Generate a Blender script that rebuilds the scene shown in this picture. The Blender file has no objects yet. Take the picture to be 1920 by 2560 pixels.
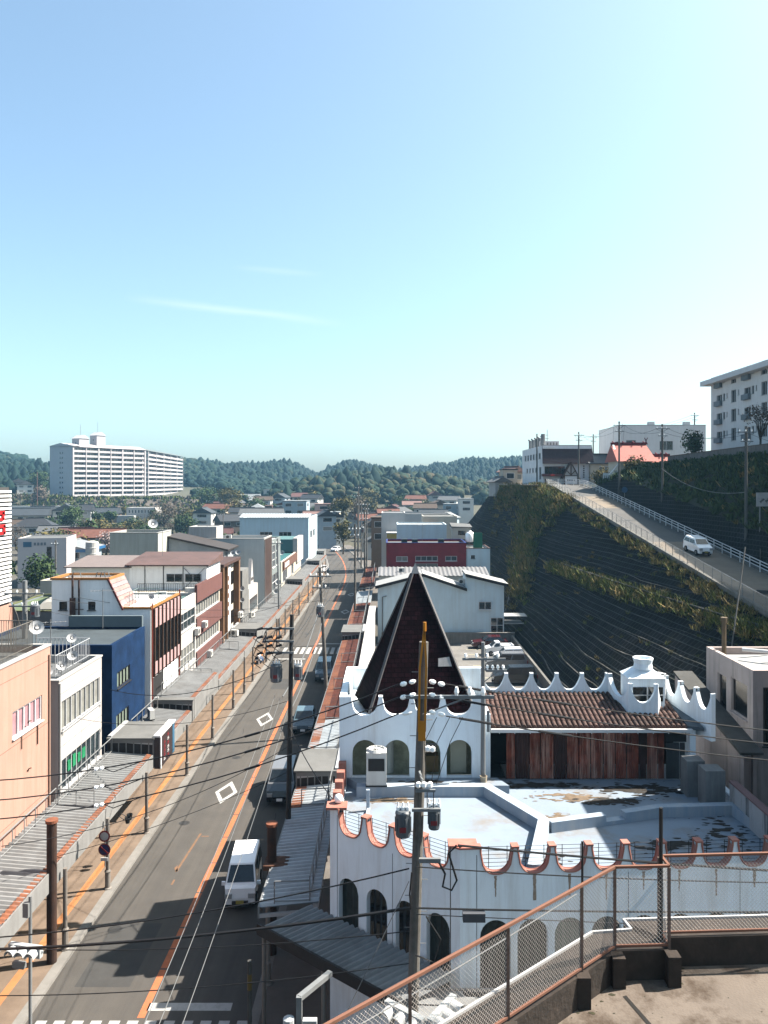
import bpy, bmesh, math, random
import numpy as np
from mathutils import Vector, Matrix, noise
rad = math.radians
rnd = random.Random(7)
C = bpy.context.scene
COL = C.collection

# ------------------------------------------------------------------ camera, sky, sun, exposure
F, U0, V0, H = 1950.0, 978.0, 1210.0, 20.0     # photo pixels: focal length, street vanishing point, eye height (m)
cam = bpy.data.objects.new('camera', bpy.data.cameras.new('camera'))
COL.objects.link(cam)
cam.location = (0, 0, H)
cam.rotation_euler = (rad(90), 0, 0)
cam.data.sensor_fit = 'VERTICAL'
cam.data.sensor_height = 36
cam.data.sensor_width = 27
cam.data.lens = 36 * F / 2560
cam.data.shift_x = -18 / 2560
cam.data.shift_y = -70 / 2560
cam.data.clip_start = 0.5
cam.data.clip_end = 6000
C.camera = cam

SUN_EL, SUN_AZ = rad(49), rad(14)               # height, and swing from +X towards +Y
sv = Vector((math.cos(SUN_EL) * math.cos(SUN_AZ), math.cos(SUN_EL) * math.sin(SUN_AZ), math.sin(SUN_EL)))
sun = bpy.data.objects.new('sun', bpy.data.lights.new('sun', 'SUN'))
COL.objects.link(sun)
sun.data.energy = 5.0
sun.data.angle = rad(0.5)
sun.data.color = (1.0, 0.915, 0.81)
sun.rotation_euler = sv.to_track_quat('Z', 'Y').to_euler()
sun.location = (60, 20, 120)

world = bpy.data.worlds.new('World')
C.world = world
world.use_nodes = True
nt = world.node_tree
nt.nodes.clear()


def wn(kind, **kw):
    n = nt.nodes.new(kind)
    for k, v in kw.items():
        setattr(n, k, v)
    return n


def wmath(op, a, b=None, clamp=False):
    n = nt.nodes.new('ShaderNodeMath')
    n.operation = op
    n.use_clamp = clamp
    for i, x in enumerate((a, b)):
        if x is None:
            continue
        if isinstance(x, (int, float)):
            n.inputs[i].default_value = x
        else:
            nt.links.new(x, n.inputs[i])
    return n.outputs[0]


sky = wn('ShaderNodeTexSky', sky_type='NISHITA', sun_disc=False)
sky.sun_elevation = SUN_EL
sky.sun_rotation = rad(90) - SUN_AZ
sky.air_density = 0.8
sky.dust_density = 2.6
sky.ozone_density = 2.0
sky.altitude = 30
bg = wn('ShaderNodeBackground')
bg.inputs['Strength'].default_value = 0.06
wo = wn('ShaderNodeOutputWorld')
# two thin cirrus streaks, placed by world direction
tc = wn('ShaderNodeTexCoord')
sep = wn('ShaderNodeSeparateXYZ')
nt.links.new(tc.outputs['Generated'], sep.inputs[0])
dy = wmath('MAXIMUM', sep.outputs['Y'], 0.05)
px, pz = wmath('DIVIDE', sep.outputs['X'], dy), wmath('DIVIDE', sep.outputs['Z'], dy)
nz = wn('ShaderNodeTexNoise')
nz.inputs['Scale'].default_value = 9
nz.inputs['Detail'].default_value = 6
mp = wn('ShaderNodeMapping')
mp.inputs['Scale'].default_value = (1, 1, 7)
nt.links.new(tc.outputs['Generated'], mp.inputs[0])
nt.links.new(mp.outputs[0], nz.inputs['Vector'])


def streak(x0, z0, x1, z1, w, amount):
    sl = (z1 - z0) / (x1 - x0)
    d = wmath('SUBTRACT', pz, wmath('ADD', wmath('MULTIPLY', wmath('SUBTRACT', px, x0), sl), z0))
    d = wmath('ADD', d, wmath('MULTIPLY', wmath('SUBTRACT', nz.outputs[0], 0.5), w * 1.2))
    g = wmath('SUBTRACT', 1.0, wmath('DIVIDE', wmath('ABSOLUTE', d), w), True)
    t = wmath('DIVIDE', wmath('SUBTRACT', px, x0), x1 - x0)
    e = wmath('MULTIPLY', wmath('MULTIPLY', t, wmath('SUBTRACT', 1.0, t)), 4.0, True)
    e = wmath('MAXIMUM', e, 0.0)
    return wmath('MULTIPLY', wmath('MULTIPLY', wmath('POWER', g, 1.3), e), amount, True)


st = wmath('ADD', streak(-.345, .2395, -.055, .2045, .008, .30), streak(-.205, .278, -.085, .268, .006, .14), True)
mix = wn('ShaderNodeMix', data_type='RGBA', blend_type='MIX')
nt.links.new(st, mix.inputs[0])
gam = wn('ShaderNodeGamma')
gam.inputs[1].default_value = .88
nt.links.new(sky.outputs[0], gam.inputs[0])
tnt = wn('ShaderNodeMix', data_type='RGBA', blend_type='MULTIPLY')
tnt.inputs[0].default_value = 1
tnt.inputs[7].default_value = (1.36, 1.56, 1.46, 1)
nt.links.new(gam.outputs[0], tnt.inputs[6])
nt.links.new(tnt.outputs[2], mix.inputs[6])
mix.inputs[7].default_value = (4.6, 5.2, 5.3, 1)
nt.links.new(mix.outputs[2], bg.inputs[0])
nt.links.new(bg.outputs[0], wo.inputs[0])

C.view_settings.view_transform = 'Standard'
C.view_settings.look = 'None'
C.view_settings.gamma = 1.0
C.view_settings.use_curve_mapping = False
C.view_settings.exposure = 2.02
C.cycles.max_bounces = 5
C.cycles.volume_bounces = 0
C.cycles.use_denoising = True


# ------------------------------------------------------------------ helpers
def lin(h):
    """#rrggbb -> linear colour"""
    c = [int(h[i:i + 2], 16) / 255 for i in (1, 3, 5)]
    return tuple(x / 12.92 if x <= .04045 else ((x + .055) / 1.055) ** 2.4 for x in c)


_mats = {}
# wall and sheet colours below were eyed from the picture; scaled down here, less for walls mostly seen in shade
SHADY = {'pale_olive_render', 'pale_green_grey_render', 'mid_grey_render', 'stained_pink_concrete', 'pale_pink_grey', 'cream_wall', 'apartment_grey', 'gallery_paint', 'unit_enamel', 'beige_pot', 'white_frame'}
KEEP = {'rusted_sheet', 'dark_rusted_sheet', 'navy_render', 'terrace_paint', 'terrace_wall_paint', 'castle_render', 'pale_grey_cladding', 'block_slope', 'pale_ledge', 'maroon_slate', 'roof_slab', 'hilltop_cream', 'hill_apartment_wall', 'restaurant_wall', 'white_porcelain', 'paint_white', 'white_grey_render'}


def M(name, col=(.5, .5, .5), rough=.8, var=.12, scale=.9, bump=.0, bscale=30., metal=0., dirt=.0, dcol=(.05, .045, .04), spec=.3, streaky=False, along=False, dscale=.35, dlo=.42, dhi=.66):
    """general weathered surface: slow colour drift, dirt in blotches or vertical runs, fine bump"""
    if name in _mats:
        return _mats[name]
    if isinstance(col, str):
        col = lin(col)
    if name not in KEEP:
        k_ = .62 if name in SHADY or name.startswith('house_') else .32 if max(col) < .5 else .47
        col = tuple(c * k_ for c in col)
        dcol = tuple(c * min(.5, k_) for c in dcol)
    m = bpy.data.materials.new(name)
    m.use_nodes = True
    t = m.node_tree
    b = t.nodes['Principled BSDF']
    b.inputs['Roughness'].default_value = rough
    b.inputs['Metallic'].default_value = metal
    b.inputs['Specular IOR Level'].default_value = spec
    g = t.nodes.new('ShaderNodeNewGeometry')
    n1 = t.nodes.new('ShaderNodeTexNoise')
    n1.inputs['Scale'].default_value = scale
    n1.inputs['Detail'].default_value = 7
    n1.inputs['Roughness'].default_value = .65
    t.links.new(g.outputs['Position'], n1.inputs['Vector'])
    r = t.nodes.new('ShaderNodeValToRGB')
    lo = [c * (1 - var) for c in col]
    hi = [min(1, c * (1 + var)) for c in col]
    r.color_ramp.elements[0].position = .3
    r.color_ramp.elements[1].position = .7
    r.color_ramp.elements[0].color = (*lo, 1)
    r.color_ramp.elements[1].color = (*hi, 1)
    t.links.new(n1.outputs[0], r.inputs[0])
    out = r.outputs[0]
    if dirt > 0:
        mpn = t.nodes.new('ShaderNodeMapping')
        mpn.inputs['Scale'].default_value = (2.2, 2.2, .16) if streaky else (3.2, .05, 1) if along else (1, 1, 1)
        n2 = t.nodes.new('ShaderNodeTexNoise')
        n2.inputs['Scale'].default_value = 1.2 if streaky else dscale
        n2.inputs['Detail'].default_value = 8
        n2.inputs['Roughness'].default_value = .7
        t.links.new(g.outputs['Position'], mpn.inputs[0])
        t.links.new(mpn.outputs[0], n2.inputs['Vector'])
        r2 = t.nodes.new('ShaderNodeMapRange')
        r2.inputs[1].default_value = dlo
        r2.inputs[2].default_value = dhi
        r2.inputs[4].default_value = dirt
        t.links.new(n2.outputs[0], r2.inputs[0])
        mx = t.nodes.new('ShaderNodeMix')
        mx.data_type = 'RGBA'
        t.links.new(r2.outputs[0], mx.inputs[0])
        t.links.new(out, mx.inputs[6])
        mx.inputs[7].default_value = (*dcol, 1)
        out = mx.outputs[2]
    t.links.new(out, b.inputs['Base Color'])
    if bump > 0:
        n3 = t.nodes.new('ShaderNodeTexNoise')
        n3.inputs['Scale'].default_value = bscale
        n3.inputs['Detail'].default_value = 4
        t.links.new(g.outputs['Position'], n3.inputs['Vector'])
        bp = t.nodes.new('ShaderNodeBump')
        bp.inputs['Strength'].default_value = bump
        bp.inputs['Distance'].default_value = .03
        t.links.new(n3.outputs[0], bp.inputs['Height'])
        t.links.new(bp.outputs[0], b.inputs['Normal'])
    _mats[name] = m
    return m


def glass(name, col=(.02, .026, .03), rough=.08):
    if name in _mats:
        return _mats[name]
    m = M(name, col, rough, var=.5, scale=1.3, spec=.6)
    return m


class MB:
    """collects faces; build() links them as one mesh object"""
    def __init__(s):
        s.v, s.f, s.m, s.mi = [], [], [], 0

    def face(s, pts):
        k = len(s.v)
        s.v += [tuple(p) for p in pts]
        s.f.append(list(range(k, k + len(pts))))
        s.m.append(s.mi)
        return s

    def raw(s, vs, fs):
        k = len(s.v)
        s.v += [tuple(p) for p in vs]
        for f in fs:
            s.f.append([k + i for i in f])
            s.m.append(s.mi)
        return s

    def box(s, x0, y0, z0, x1, y1, z1):
        if x0 > x1: x0, x1 = x1, x0
        if y0 > y1: y0, y1 = y1, y0
        if z0 > z1: z0, z1 = z1, z0
        v = [(x0, y0, z0), (x1, y0, z0), (x1, y1, z0), (x0, y1, z0), (x0, y0, z1), (x1, y0, z1), (x1, y1, z1), (x0, y1, z1)]
        return s.raw(v, [(0, 3, 2, 1), (4, 5, 6, 7), (0, 1, 5, 4), (1, 2, 6, 5), (2, 3, 7, 6), (3, 0, 4, 7)])

    def cbox(s, x, y, z, sx, sy, sz):
        return s.box(x - sx / 2, y - sy / 2, z, x + sx / 2, y + sy / 2, z + sz)

    def bar(s, a, b, w, h, up=(0, 0, 1)):
        """square bar from a to b, w wide across, h along up"""
        a, b = Vector(a), Vector(b)
        d = (b - a).normalized()
        up = Vector(up)
        if abs(d.dot(up)) > .98:
            up = Vector((0, 1, 0))
        x = d.cross(up).normalized() * (w / 2)
        y = x.cross(d).normalized() * (h / 2)
        v = [a - x - y, a + x - y, a + x + y, a - x + y, b - x - y, b + x - y, b + x + y, b - x + y]
        return s.raw(v, [(3, 2, 1, 0), (4, 5, 6, 7), (0, 1, 5, 4), (1, 2, 6, 5), (2, 3, 7, 6), (3, 0, 4, 7)])

    def prism(s, pts, z0, z1):
        n = len(pts)
        zt = z1 if isinstance(z1, (list, tuple)) else [z1] * n
        v = [(p[0], p[1], z0) for p in pts] + [(p[0], p[1], zt[i]) for i, p in enumerate(pts)]
        fs = [tuple(range(n - 1, -1, -1)), tuple(range(n, 2 * n))]
        fs += [(i, (i + 1) % n, n + (i + 1) % n, n + i) for i in range(n)]
        return s.raw(v, fs)

    def tube(s, pts, r, n=6, caps=True):
        pts = [Vector(p) for p in pts]
        rs = r if isinstance(r, (list, tuple)) else [r] * len(pts)
        rings, k0 = [], len(s.v)
        ref = None
        for i, p in enumerate(pts):
            d = (pts[min(i + 1, len(pts) - 1)] - pts[max(i - 1, 0)])
            d = d.normalized() if d.length > 1e-9 else Vector((0, 0, 1))
            if ref is None:
                ref = Vector((0, 0, 1)) if abs(d.z) < .9 else Vector((1, 0, 0))
            x = d.cross(ref)
            x = x.normalized() if x.length > 1e-6 else Vector((1, 0, 0))
            y = x.cross(d).normalized()
            ref = y
            for j in range(n):
                a = 2 * math.pi * j / n
                s.v.append(tuple(p + (x * math.cos(a) + y * math.sin(a)) * rs[i]))
        for i in range(len(pts) - 1):
            for j in range(n):
                a, b = k0 + i * n + j, k0 + i * n + (j + 1) % n
                s.f.append([a, b, b + n, a + n])
                s.m.append(s.mi)
        if caps:
            s.f.append([k0 + j for j in range(n - 1, -1, -1)])
            s.f.append([k0 + (len(pts) - 1) * n + j for j in range(n)])
            s.m += [s.mi, s.mi]
        return s

    def lathe(s, c, prof, n=16):
        """profile of (radius, z) round a vertical axis at c"""
        k = len(s.v)
        for r, z in prof:
            for j in range(n):
                a = 2 * math.pi * j / n
                s.v.append((c[0] + r * math.cos(a), c[1] + r * math.sin(a), c[2] + z))
        for i in range(len(prof) - 1):
            for j in range(n):
                a, b = k + i * n + j, k + i * n + (j + 1) % n
                s.f.append([a, b, b + n, a + n])
                s.m.append(s.mi)
        s.f.append([k + j for j in range(n - 1, -1, -1)])
        s.f.append([k + (len(prof) - 1) * n + j for j in range(n)])
        s.m += [s.mi, s.mi]
        return s

    def corr(s, p0, du, dv, nu, amp, n):
        """corrugated sheet: ridges run along dv and repeat nu times along du; n is up"""
        p0, du, dv, n = Vector(p0), Vector(du), Vector(dv), Vector(n)
        prof = [(0, 0), (.25, 0), (.5, 1), (.75, 1)]
        pts = []
        for i in range(nu):
            for t, h in prof:
                pts.append(p0 + du * ((i + t) / nu) + n * (h * amp))
        pts.append(p0 + du)
        k = len(s.v)
        for p in pts:
            s.v.append(tuple(p))
            s.v.append(tuple(p + dv))
        for i in range(len(pts) - 1):
            s.f.append([k + 2 * i, k + 2 * i + 2, k + 2 * i + 3, k + 2 * i + 1])
            s.m.append(s.mi)
        return s

    def build(s, name, mats, parent=None, off=None, smooth=False):
        me = bpy.data.meshes.new(name)
        if off is not None:
            ox, oy, oz = off
            s.v = [(x - ox, y - oy, z - oz) for x, y, z in s.v]
        me.from_pydata(s.v, [], s.f)
        mats = mats if isinstance(mats, (list, tuple)) else [mats]
        for m in mats:
            me.materials.append(m)
        if len(mats) > 1:
            me.polygons.foreach_set('material_index', s.m)
        if smooth:
            me.polygons.foreach_set('use_smooth', [True] * len(me.polygons))
        me.update()
        o = bpy.data.objects.new(name, me)
        COL.objects.link(o)
        if parent is not None:
            o.parent = parent
        return o


def tag(o, label=None, cat=None, group=None, kind=None):
    for k, v in (('label', label), ('category', cat), ('group', group), ('kind', kind)):
        if v:
            o[k] = v
    return o


class T:
    """a thing: an Empty at its base; part() takes meshes in world metres (or local ones with loc=(0,0,0))"""
    def __init__(s, name, label, cat, loc=(0, 0, 0), rz=0., group=None):
        s.o = bpy.data.objects.new(name, None)
        COL.objects.link(s.o)
        s.o.empty_display_size = .5
        s.o.location = loc
        s.o.rotation_euler = (0, 0, rz)
        s.loc = Vector(loc)
        tag(s.o, label, cat, group)

    def part(s, name, mb, mats, parent=None, label=None, smooth=False):
        o = mb.build(name, mats, parent or s.o, off=s.loc, smooth=smooth)
        if label:
            o['label'] = label
        return o

    def lpart(s, name, mb, mats, parent=None, label=None, smooth=False):
        o = mb.build(name, mats, parent or s.o, smooth=smooth)
        if label:
            o['label'] = label
        return o


    def pieces(s, name, mb, mats, parent=None, smooth=False):
        """every connected piece of mb becomes a part of its own"""
        par = list(range(len(mb.v)))

        def find(i):
            while par[i] != i:
                par[i] = par[par[i]]
                i = par[i]
            return i
        for f in mb.f:
            for i in f[1:]:
                par[find(i)] = find(f[0])
        groups = {}
        for k, f in enumerate(mb.f):
            groups.setdefault(find(f[0]), []).append(k)
        for ks in groups.values():
            q = MB()
            ids = {}
            for k in ks:
                f = []
                for i in mb.f[k]:
                    if i not in ids:
                        ids[i] = len(q.v)
                        q.v.append(mb.v[i])
                    f.append(ids[i])
                q.f.append(f)
                q.m.append(mb.m[k])
            s.part(name, q, mats, parent, smooth=smooth)


def solo(name, label, cat, mb, mats, loc=(0, 0, 0), group=None, smooth=False):
    o = mb.build(name, mats, None, off=loc, smooth=smooth)
    o.location = loc
    return tag(o, label, cat, group)


def struct(name, mb, mats, smooth=False):
    return tag(mb.build(name, mats, smooth=smooth), kind='structure')


def copy_tree(o, parent=None):
    c = o.copy()
    COL.objects.link(c)
    c.parent = parent
    for ch in list(o.children):
        copy_tree(ch, c)
    return c


def place(src, loc, rz, label, scale=None, group=None):
    c = copy_tree(src)
    c.location = loc
    c.rotation_euler = (0, 0, rz)
    if scale:
        c.scale = (scale,) * 3 if isinstance(scale, (int, float)) else scale
    c['label'] = label
    if group:
        c['group'] = group
    return c


def PX(u, y):
    return (u - U0) * y / F


def PZ(v, y):
    return H - (v - V0) * y / F


def P(u, v, y):
    return Vector((PX(u, y), y, PZ(v, y)))


# wall with real openings.  face: origin p0, direction u, outward normal n; rects (a, z, w, h)
def wall(mb, p0, u, n, W, Hh, rects=(), depth=.14):
    p0, u, n = Vector(p0), Vector(u), Vector(n)
    Z = Vector((0, 0, 1))
    xs = sorted({0., W} | {max(0, min(W, r[0])) for r in rects} | {max(0, min(W, r[0] + r[2])) for r in rects})
    zs = sorted({0., Hh} | {r[1] for r in rects} | {r[1] + r[3] for r in rects})
    flip = u.cross(Z).dot(n) < 0

    def q(a, b, c, d):
        mb.face([d, c, b, a] if flip else [a, b, c, d])
    for i in range(len(xs) - 1):
        for j in range(len(zs) - 1):
            cx, cz = (xs[i] + xs[i + 1]) / 2, (zs[j] + zs[j + 1]) / 2
            if any(r[0] < cx < r[0] + r[2] and r[1] < cz < r[1] + r[3] for r in rects):
                continue
            q(*[p0 + u * a + Z * b for a, b in ((xs[i], zs[j]), (xs[i + 1], zs[j]), (xs[i + 1], zs[j + 1]), (xs[i], zs[j + 1]))])
    for r in rects:
        a, z, w, h = r[:4]
        cs = [p0 + u * x + Z * y for x, y in ((a, z), (a + w, z), (a + w, z + h), (a, z + h))]
        for k in range(4):
            A, B = cs[k], cs[(k + 1) % 4]
            q(A - n * 0, A - n * depth, B - n * depth, B) if False else mb.face([A, B, B - n * depth, A - n * depth])


def window(t, p0, u, n, r, frame, pane, nx=2, nz=1, name='window', bw=.06, depth=.14, sill=True, local=True, plabel=None):
    """frame and pane (a sub-part) set back in the opening r"""
    p0, u, n = Vector(p0), Vector(u), Vector(n)
    Z = Vector((0, 0, 1))
    a, z, w, h = r[:4]
    o = p0 + u * a + Z * z - n * (depth * .55)
    f = MB()
    for k in range(nx + 1):
        x = bw / 2 + (w - bw) * k / nx
        f.bar(o + u * x, o + u * x + Z * h, bw, depth * .5, n) if True else 0
    for k in range(nz + 1):
        y = bw / 2 + (h - bw) * k / nz
        f.bar(o + Z * y, o + Z * y + u * w, depth * .5 - .004, bw, Z)
    if sill:
        f.bar(p0 + u * (a - .05) + Z * (z - .03) + n * .02, p0 + u * (a + w + .05) + Z * (z - .03) + n * .02, .14, .05, Z)
    fo = (t.lpart if local else t.part)(name, f, frame)
    g = MB()
    q = o - n * (depth * .3)
    pts = [q, q + u * w, q + u * w + Z * h, q + Z * h]
    if u.cross(Z).dot(n) < 0:
        pts.reverse()
    g.face(pts)
    po = (t.lpart if local else t.part)('pane', g, pane, parent=fo)
    if plabel:
        po['label'] = plabel
    return fo


def block(name, label, cat, x0, y0, x1, y1, z0, z1, wm, rm, wins=(), par=.25, rz=0., group=None, part='wall', cap=None):
    """flat-roofed building.  wins: (face, a, z, w, h, nx, nz, frame, pane); a runs along +X (S, N) or +Y (E, W), z from the base"""
    cx, cy = (x0 + x1) / 2, (y0 + y1) / 2
    W, D, h = x1 - x0, y1 - y0, z1 - z0
    t = T(name, label, cat, (cx, cy, z0), rz, group)
    hw, hd = W / 2, D / 2
    faces = {'S': ((-hw, -hd, 0), (1, 0, 0), (0, -1, 0), W), 'N': ((-hw, hd, 0), (1, 0, 0), (0, 1, 0), W),
             'E': ((hw, -hd, 0), (0, 1, 0), (1, 0, 0), D), 'W': ((-hw, -hd, 0), (0, 1, 0), (-1, 0, 0), D)}
    m = MB()
    for k, (p, u, n, L) in faces.items():
        wall(m, p, u, n, L, h, [w[1:5] for w in wins if w[0] == k])
    th = .2
    if par > 0:   # parapet top and inner faces
        for a, b in (((-hw, -hd), (hw, -hd + th)), ((-hw, hd - th), (hw, hd)), ((-hw, -hd + th), (-hw + th, hd - th)), ((hw - th, -hd + th), (hw, hd - th))):
            m.box(max(a[0], -hw + .004), max(a[1], -hd + .004), h - par - .05, min(b[0], hw - .004), min(b[1], hd - .004), h - .002)
    t.lpart(part, m, wm)
    r = MB()
    r.box(-hw + .01, -hd + .01, h - par - .12, hw - .01, hd - .01, h - par)
    t.lpart('roof', r, rm)
    if cap:
        c = MB()
        for a, b in (((-hw - .05, -hd - .05), (hw + .05, -hd + th)), ((-hw - .05, hd - th), (hw + .05, hd + .05)), ((-hw - .05, -hd + th), (-hw + th, hd - th)), ((hw - th, -hd + th), (hw + .05, hd - th))):
            c.box(a[0], a[1], h + .003, b[0], b[1], h + .09)
        t.lpart('coping', c, cap)
    for w in wins:
        p, u, n, L = faces[w[0]]
        window(t, p, u, n, w[1:5], w[7], w[8], w[5], w[6])
    return t


# ------------------------------------------------------------------ materials
GL = glass('window_glass')
GLB = glass('window_glass_blue', (.05, .075, .085), .12)
CURT = M('curtain_pale', (.42, .42, .38), .7, .25, 2.5)
CURTP = M('curtain_pink', (.50, .27, .30), .7, .2, 2.5)
CURTG = M('curtain_green', (.30, .37, .30), .7, .25, 2.)
ALU = M('aluminium', (.55, .56, .57), .45, .06, spec=.5)
WFR = M('white_frame', (.72, .72, .72), .5, .05)
DFR = M('dark_frame', (.05, .05, .055), .5, .1)
BRN = M('brown_frame', (.16, .085, .05), .6, .15)
STEEL = M('galvanised_steel', (.40, .42, .43), .5, .12, 3, dirt=.3, dcol=(.2, .16, .12))
RUST = M('rusty_steel', (.20, .085, .045), .9, .45, 5, bump=.3, dirt=.6, dcol=(.04, .022, .015), dscale=3)
WOODP = M('concrete_pole', (.30, .28, .25), .9, .2, 3, bump=.2, dirt=.5, dcol=(.07, .06, .05), dscale=1.2)
CABLE = M('black_cable', (.02, .02, .022), .6, .1)
CABLEL = M('pale_cable', (.30, .31, .31), .5, .1)
PORC = M('white_porcelain', (.80, .80, .78), .25, .04, spec=.6)
CONC = M('concrete', (.36, .35, .32), .9, .18, 1.2, bump=.25, dirt=.45, dcol=(.12, .11, .09), streaky=True)
CONCD = M('dark_concrete', (.16, .16, .15), .9, .3, 1.2, bump=.3, dirt=.5, dcol=(.05, .05, .045))
ROOFG = M('grey_roof_sheet', (.27, .28, .28), .8, .15, .7, dirt=.5, dcol=(.10, .10, .09))
ROOFW = M('pale_roof_sheet', (.50, .51, .51), .75, .12, .7, dirt=.4, dcol=(.2, .19, .17))
ASPH = M('asphalt', (.165, .150, .132), .9, .16, .6, bump=.35, bscale=60, dirt=.6, dcol=(.10, .095, .09), along=True, dscale=.5, dlo=.36, dhi=.68)
PAINT = M('white_road_paint', (.62, .62, .60), .8, .15, 4, dirt=.6, dcol=(.25, .25, .24), dscale=4)
OPAINT = M('orange_road_paint', (.62, .185, .07), .8, .12, 3, dirt=.5, dcol=(.28, .14, .08), dscale=4)
# ================================================================== ground, road, pavements
GRD = M('town_ground', (.17, .155, .13), .95, .3, .05, dirt=.5, dcol=(.07, .085, .05), dscale=.03)
m = MB()
m.face([(-1500, -80, 0), (1500, -80, 0), (1500, 1600, 0), (-1500, 1600, 0)])
struct('ground', m, GRD)


def road_shift(y):
    return 0 if y < 150 else -.0021 * (y - 150) ** 1.85


def ribbon(mb, x0, x1, ys, z, thick=0.):
    for a, b in zip(ys[:-1], ys[1:]):
        sa, sb = road_shift(a), road_shift(b)
        if thick:
            v = [(x0 + sa, a, 0), (x1 + sa, a, 0), (x1 + sb, b, 0), (x0 + sb, b, 0), (x0 + sa, a, z), (x1 + sa, a, z), (x1 + sb, b, z), (x0 + sb, b, z)]
            mb.raw(v, [(4, 5, 6, 7), (0, 4, 7, 3), (1, 2, 6, 5), (0, 1, 5, 4), (2, 3, 7, 6)])
        else:
            mb.face([(x0 + sa, a, z), (x1 + sa, a, z), (x1 + sb, b, z), (x0 + sb, b, z)])


YS = [-30, 0, 30, 60, 90, 120, 150] + list(range(158, 330, 8))
m = MB(); ribbon(m, -13.55, -5.25, YS, .006)
struct('road', m, ASPH)
m = MB(); m.box(-60, 6.5, -.05, -13.57, 26.5, .004); m.box(-5.23, 13.5, -.05, 60, 23.2, .004)
struct('cross_road', m, ASPH)
TILE = M('tan_pavement', (.36, .265, .195), .9, .14, .8, bump=.15, dirt=.5, dcol=(.16, .11, .075), dscale=.7)
TACT = M('orange_tactile_strip', (.55, .235, .085), .85, .12, 2.5, dirt=.3, dcol=(.25, .13, .08))
KERB = M('kerb_stone', (.42, .40, .37), .9, .12, 2.5, bump=.2, dirt=.4, dcol=(.2, .19, .17))
WYS = [26.5, 40, 60, 80, 100, 125, 150] + list(range(158, 260, 8))
m = MB(); ribbon(m, -19.5, -13.95, WYS, .14, 1)
struct('pavement', m, TILE)
m = MB(); ribbon(m, -13.95, -13.55, WYS, .15, 1)
struct('kerb', m, KERB)
m = MB(); ribbon(m, -15.22, -14.88, WYS, .146)
struct('tactile_strip', m, TACT)
m = MB(); ribbon(m, -4.9, -2.1, [23.2, 60, 100, 150] + list(range(158, 260, 8)), .14, 1)
struct('pavement', m, M('grey_pavement', (.26, .235, .21), .9, .15, 1, dirt=.4, dcol=(.12, .1, .09)))
m = MB(); ribbon(m, -5.25, -4.9, [23.2, 60, 100, 150] + list(range(158, 260, 8)), .15, 1)
struct('kerb', m, KERB)

# paint on the road
m = MB()
y = 29.2
while y < 152:
    L = 3.0 if y < 60 else 4.0
    m.face([(-9.52, y, .012), (-9.24, y, .012), (-9.24, y + L - .1, .012), (-9.52, y + L - .1, .012)])
    y += L
ribbon(m, -9.5, -9.24, list(range(152, 300, 4)), .012)
struct('centre_line', m, OPAINT)
m = MB()
for x, yy, ll in ((-10.7, 50.6, 3.7), (-10.75, 66.3, 4.0), (-7.2, 122, 4.2), (-7.2, 141, 4.2)):
    w, t = .72, .24
    o4 = [(x, yy - ll / 2), (x + w, yy), (x, yy + ll / 2), (x - w, yy)]
    i4 = [(x, yy - ll / 2 + t * 3), (x + w - t, yy), (x, yy + ll / 2 - t * 3), (x - w + t, yy)]
    for k in range(4):
        j = (k + 1) % 4
        m.face([(*o4[k], .012), (*o4[j], .012), (*i4[j], .012), (*i4[k], .012)])
for k in range(11):     # zebra crossing
    x = -13.0 + k * .72
    m.face([(x, 91.8, .012), (x + .42, 91.8, .012), (x + .42, 95.4, .012), (x, 95.4, .012)])
for k in range(12):     # crossing below the picture's edge
    x = -13.2 + k * .68
    m.face([(x, 25.6, .012), (x + .4, 25.6, .012), (x + .4, 29.05, .012), (x, 29.05, .012)])
m.face([(-9.3, 29.6, .012), (-6.1, 29.6, .012), (-6.1, 30.05, .012), (-9.3, 30.05, .012)])
m.face([(-13.2, 88.9, .012), (-9.8, 88.9, .012), (-9.8, 89.3, .012), (-13.2, 89.3, .012)])
m.face([(-9.1, 97.4, .012), (-5.6, 97.4, .012), (-5.6, 97.8, .012), (-9.1, 97.8, .012)])
ribbon(m, -13.42, -13.3, [178, 186, 194, 202, 210, 218, 226, 234], .012)
struct('road_marking', m, PAINT)
m = MB()                # worn orange arrow in the near lane
m.face([(-11.15, 40.2, .012), (-11.03, 40.2, .012), (-10.83, 44.6, .012), (-10.95, 44.6, .012)])
m.face([(-11.3, 40.6, .012), (-11.1, 40.2, .012), (-11.03, 40.3, .012), (-11.2, 40.9, .012)])
m.face([(-11.0, 38.9, .012), (-10.9, 38.9, .012), (-10.9, 39.4, .012), (-11.0, 39.4, .012)])
m.face([(-10.75, 44.2, .012), (-10.35, 44.2, .012), (-10.35, 44.32, .012), (-10.75, 44.32, .012)])
struct('worn_road_marking', m, M('worn_orange_paint', (.42, .22, .11), .9, .2, 3, dirt=.8, dcol=(.16, .14, .12), dscale=3))
m = MB()                # repair patches
for a in ((-12.6, 31, -10.4, 35.5), (-11.8, 76, -10.2, 80), (-8.4, 60, -6.6, 66)):
    m.face([(a[0], a[1], .0085), (a[2], a[1], .0085), (a[2], a[3], .0085), (a[0], a[3], .0085)])
struct('road_patch', m, M('asphalt_patch', (.10, .098, .094), .9, .15, 1.5, bump=.3, bscale=60))

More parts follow.
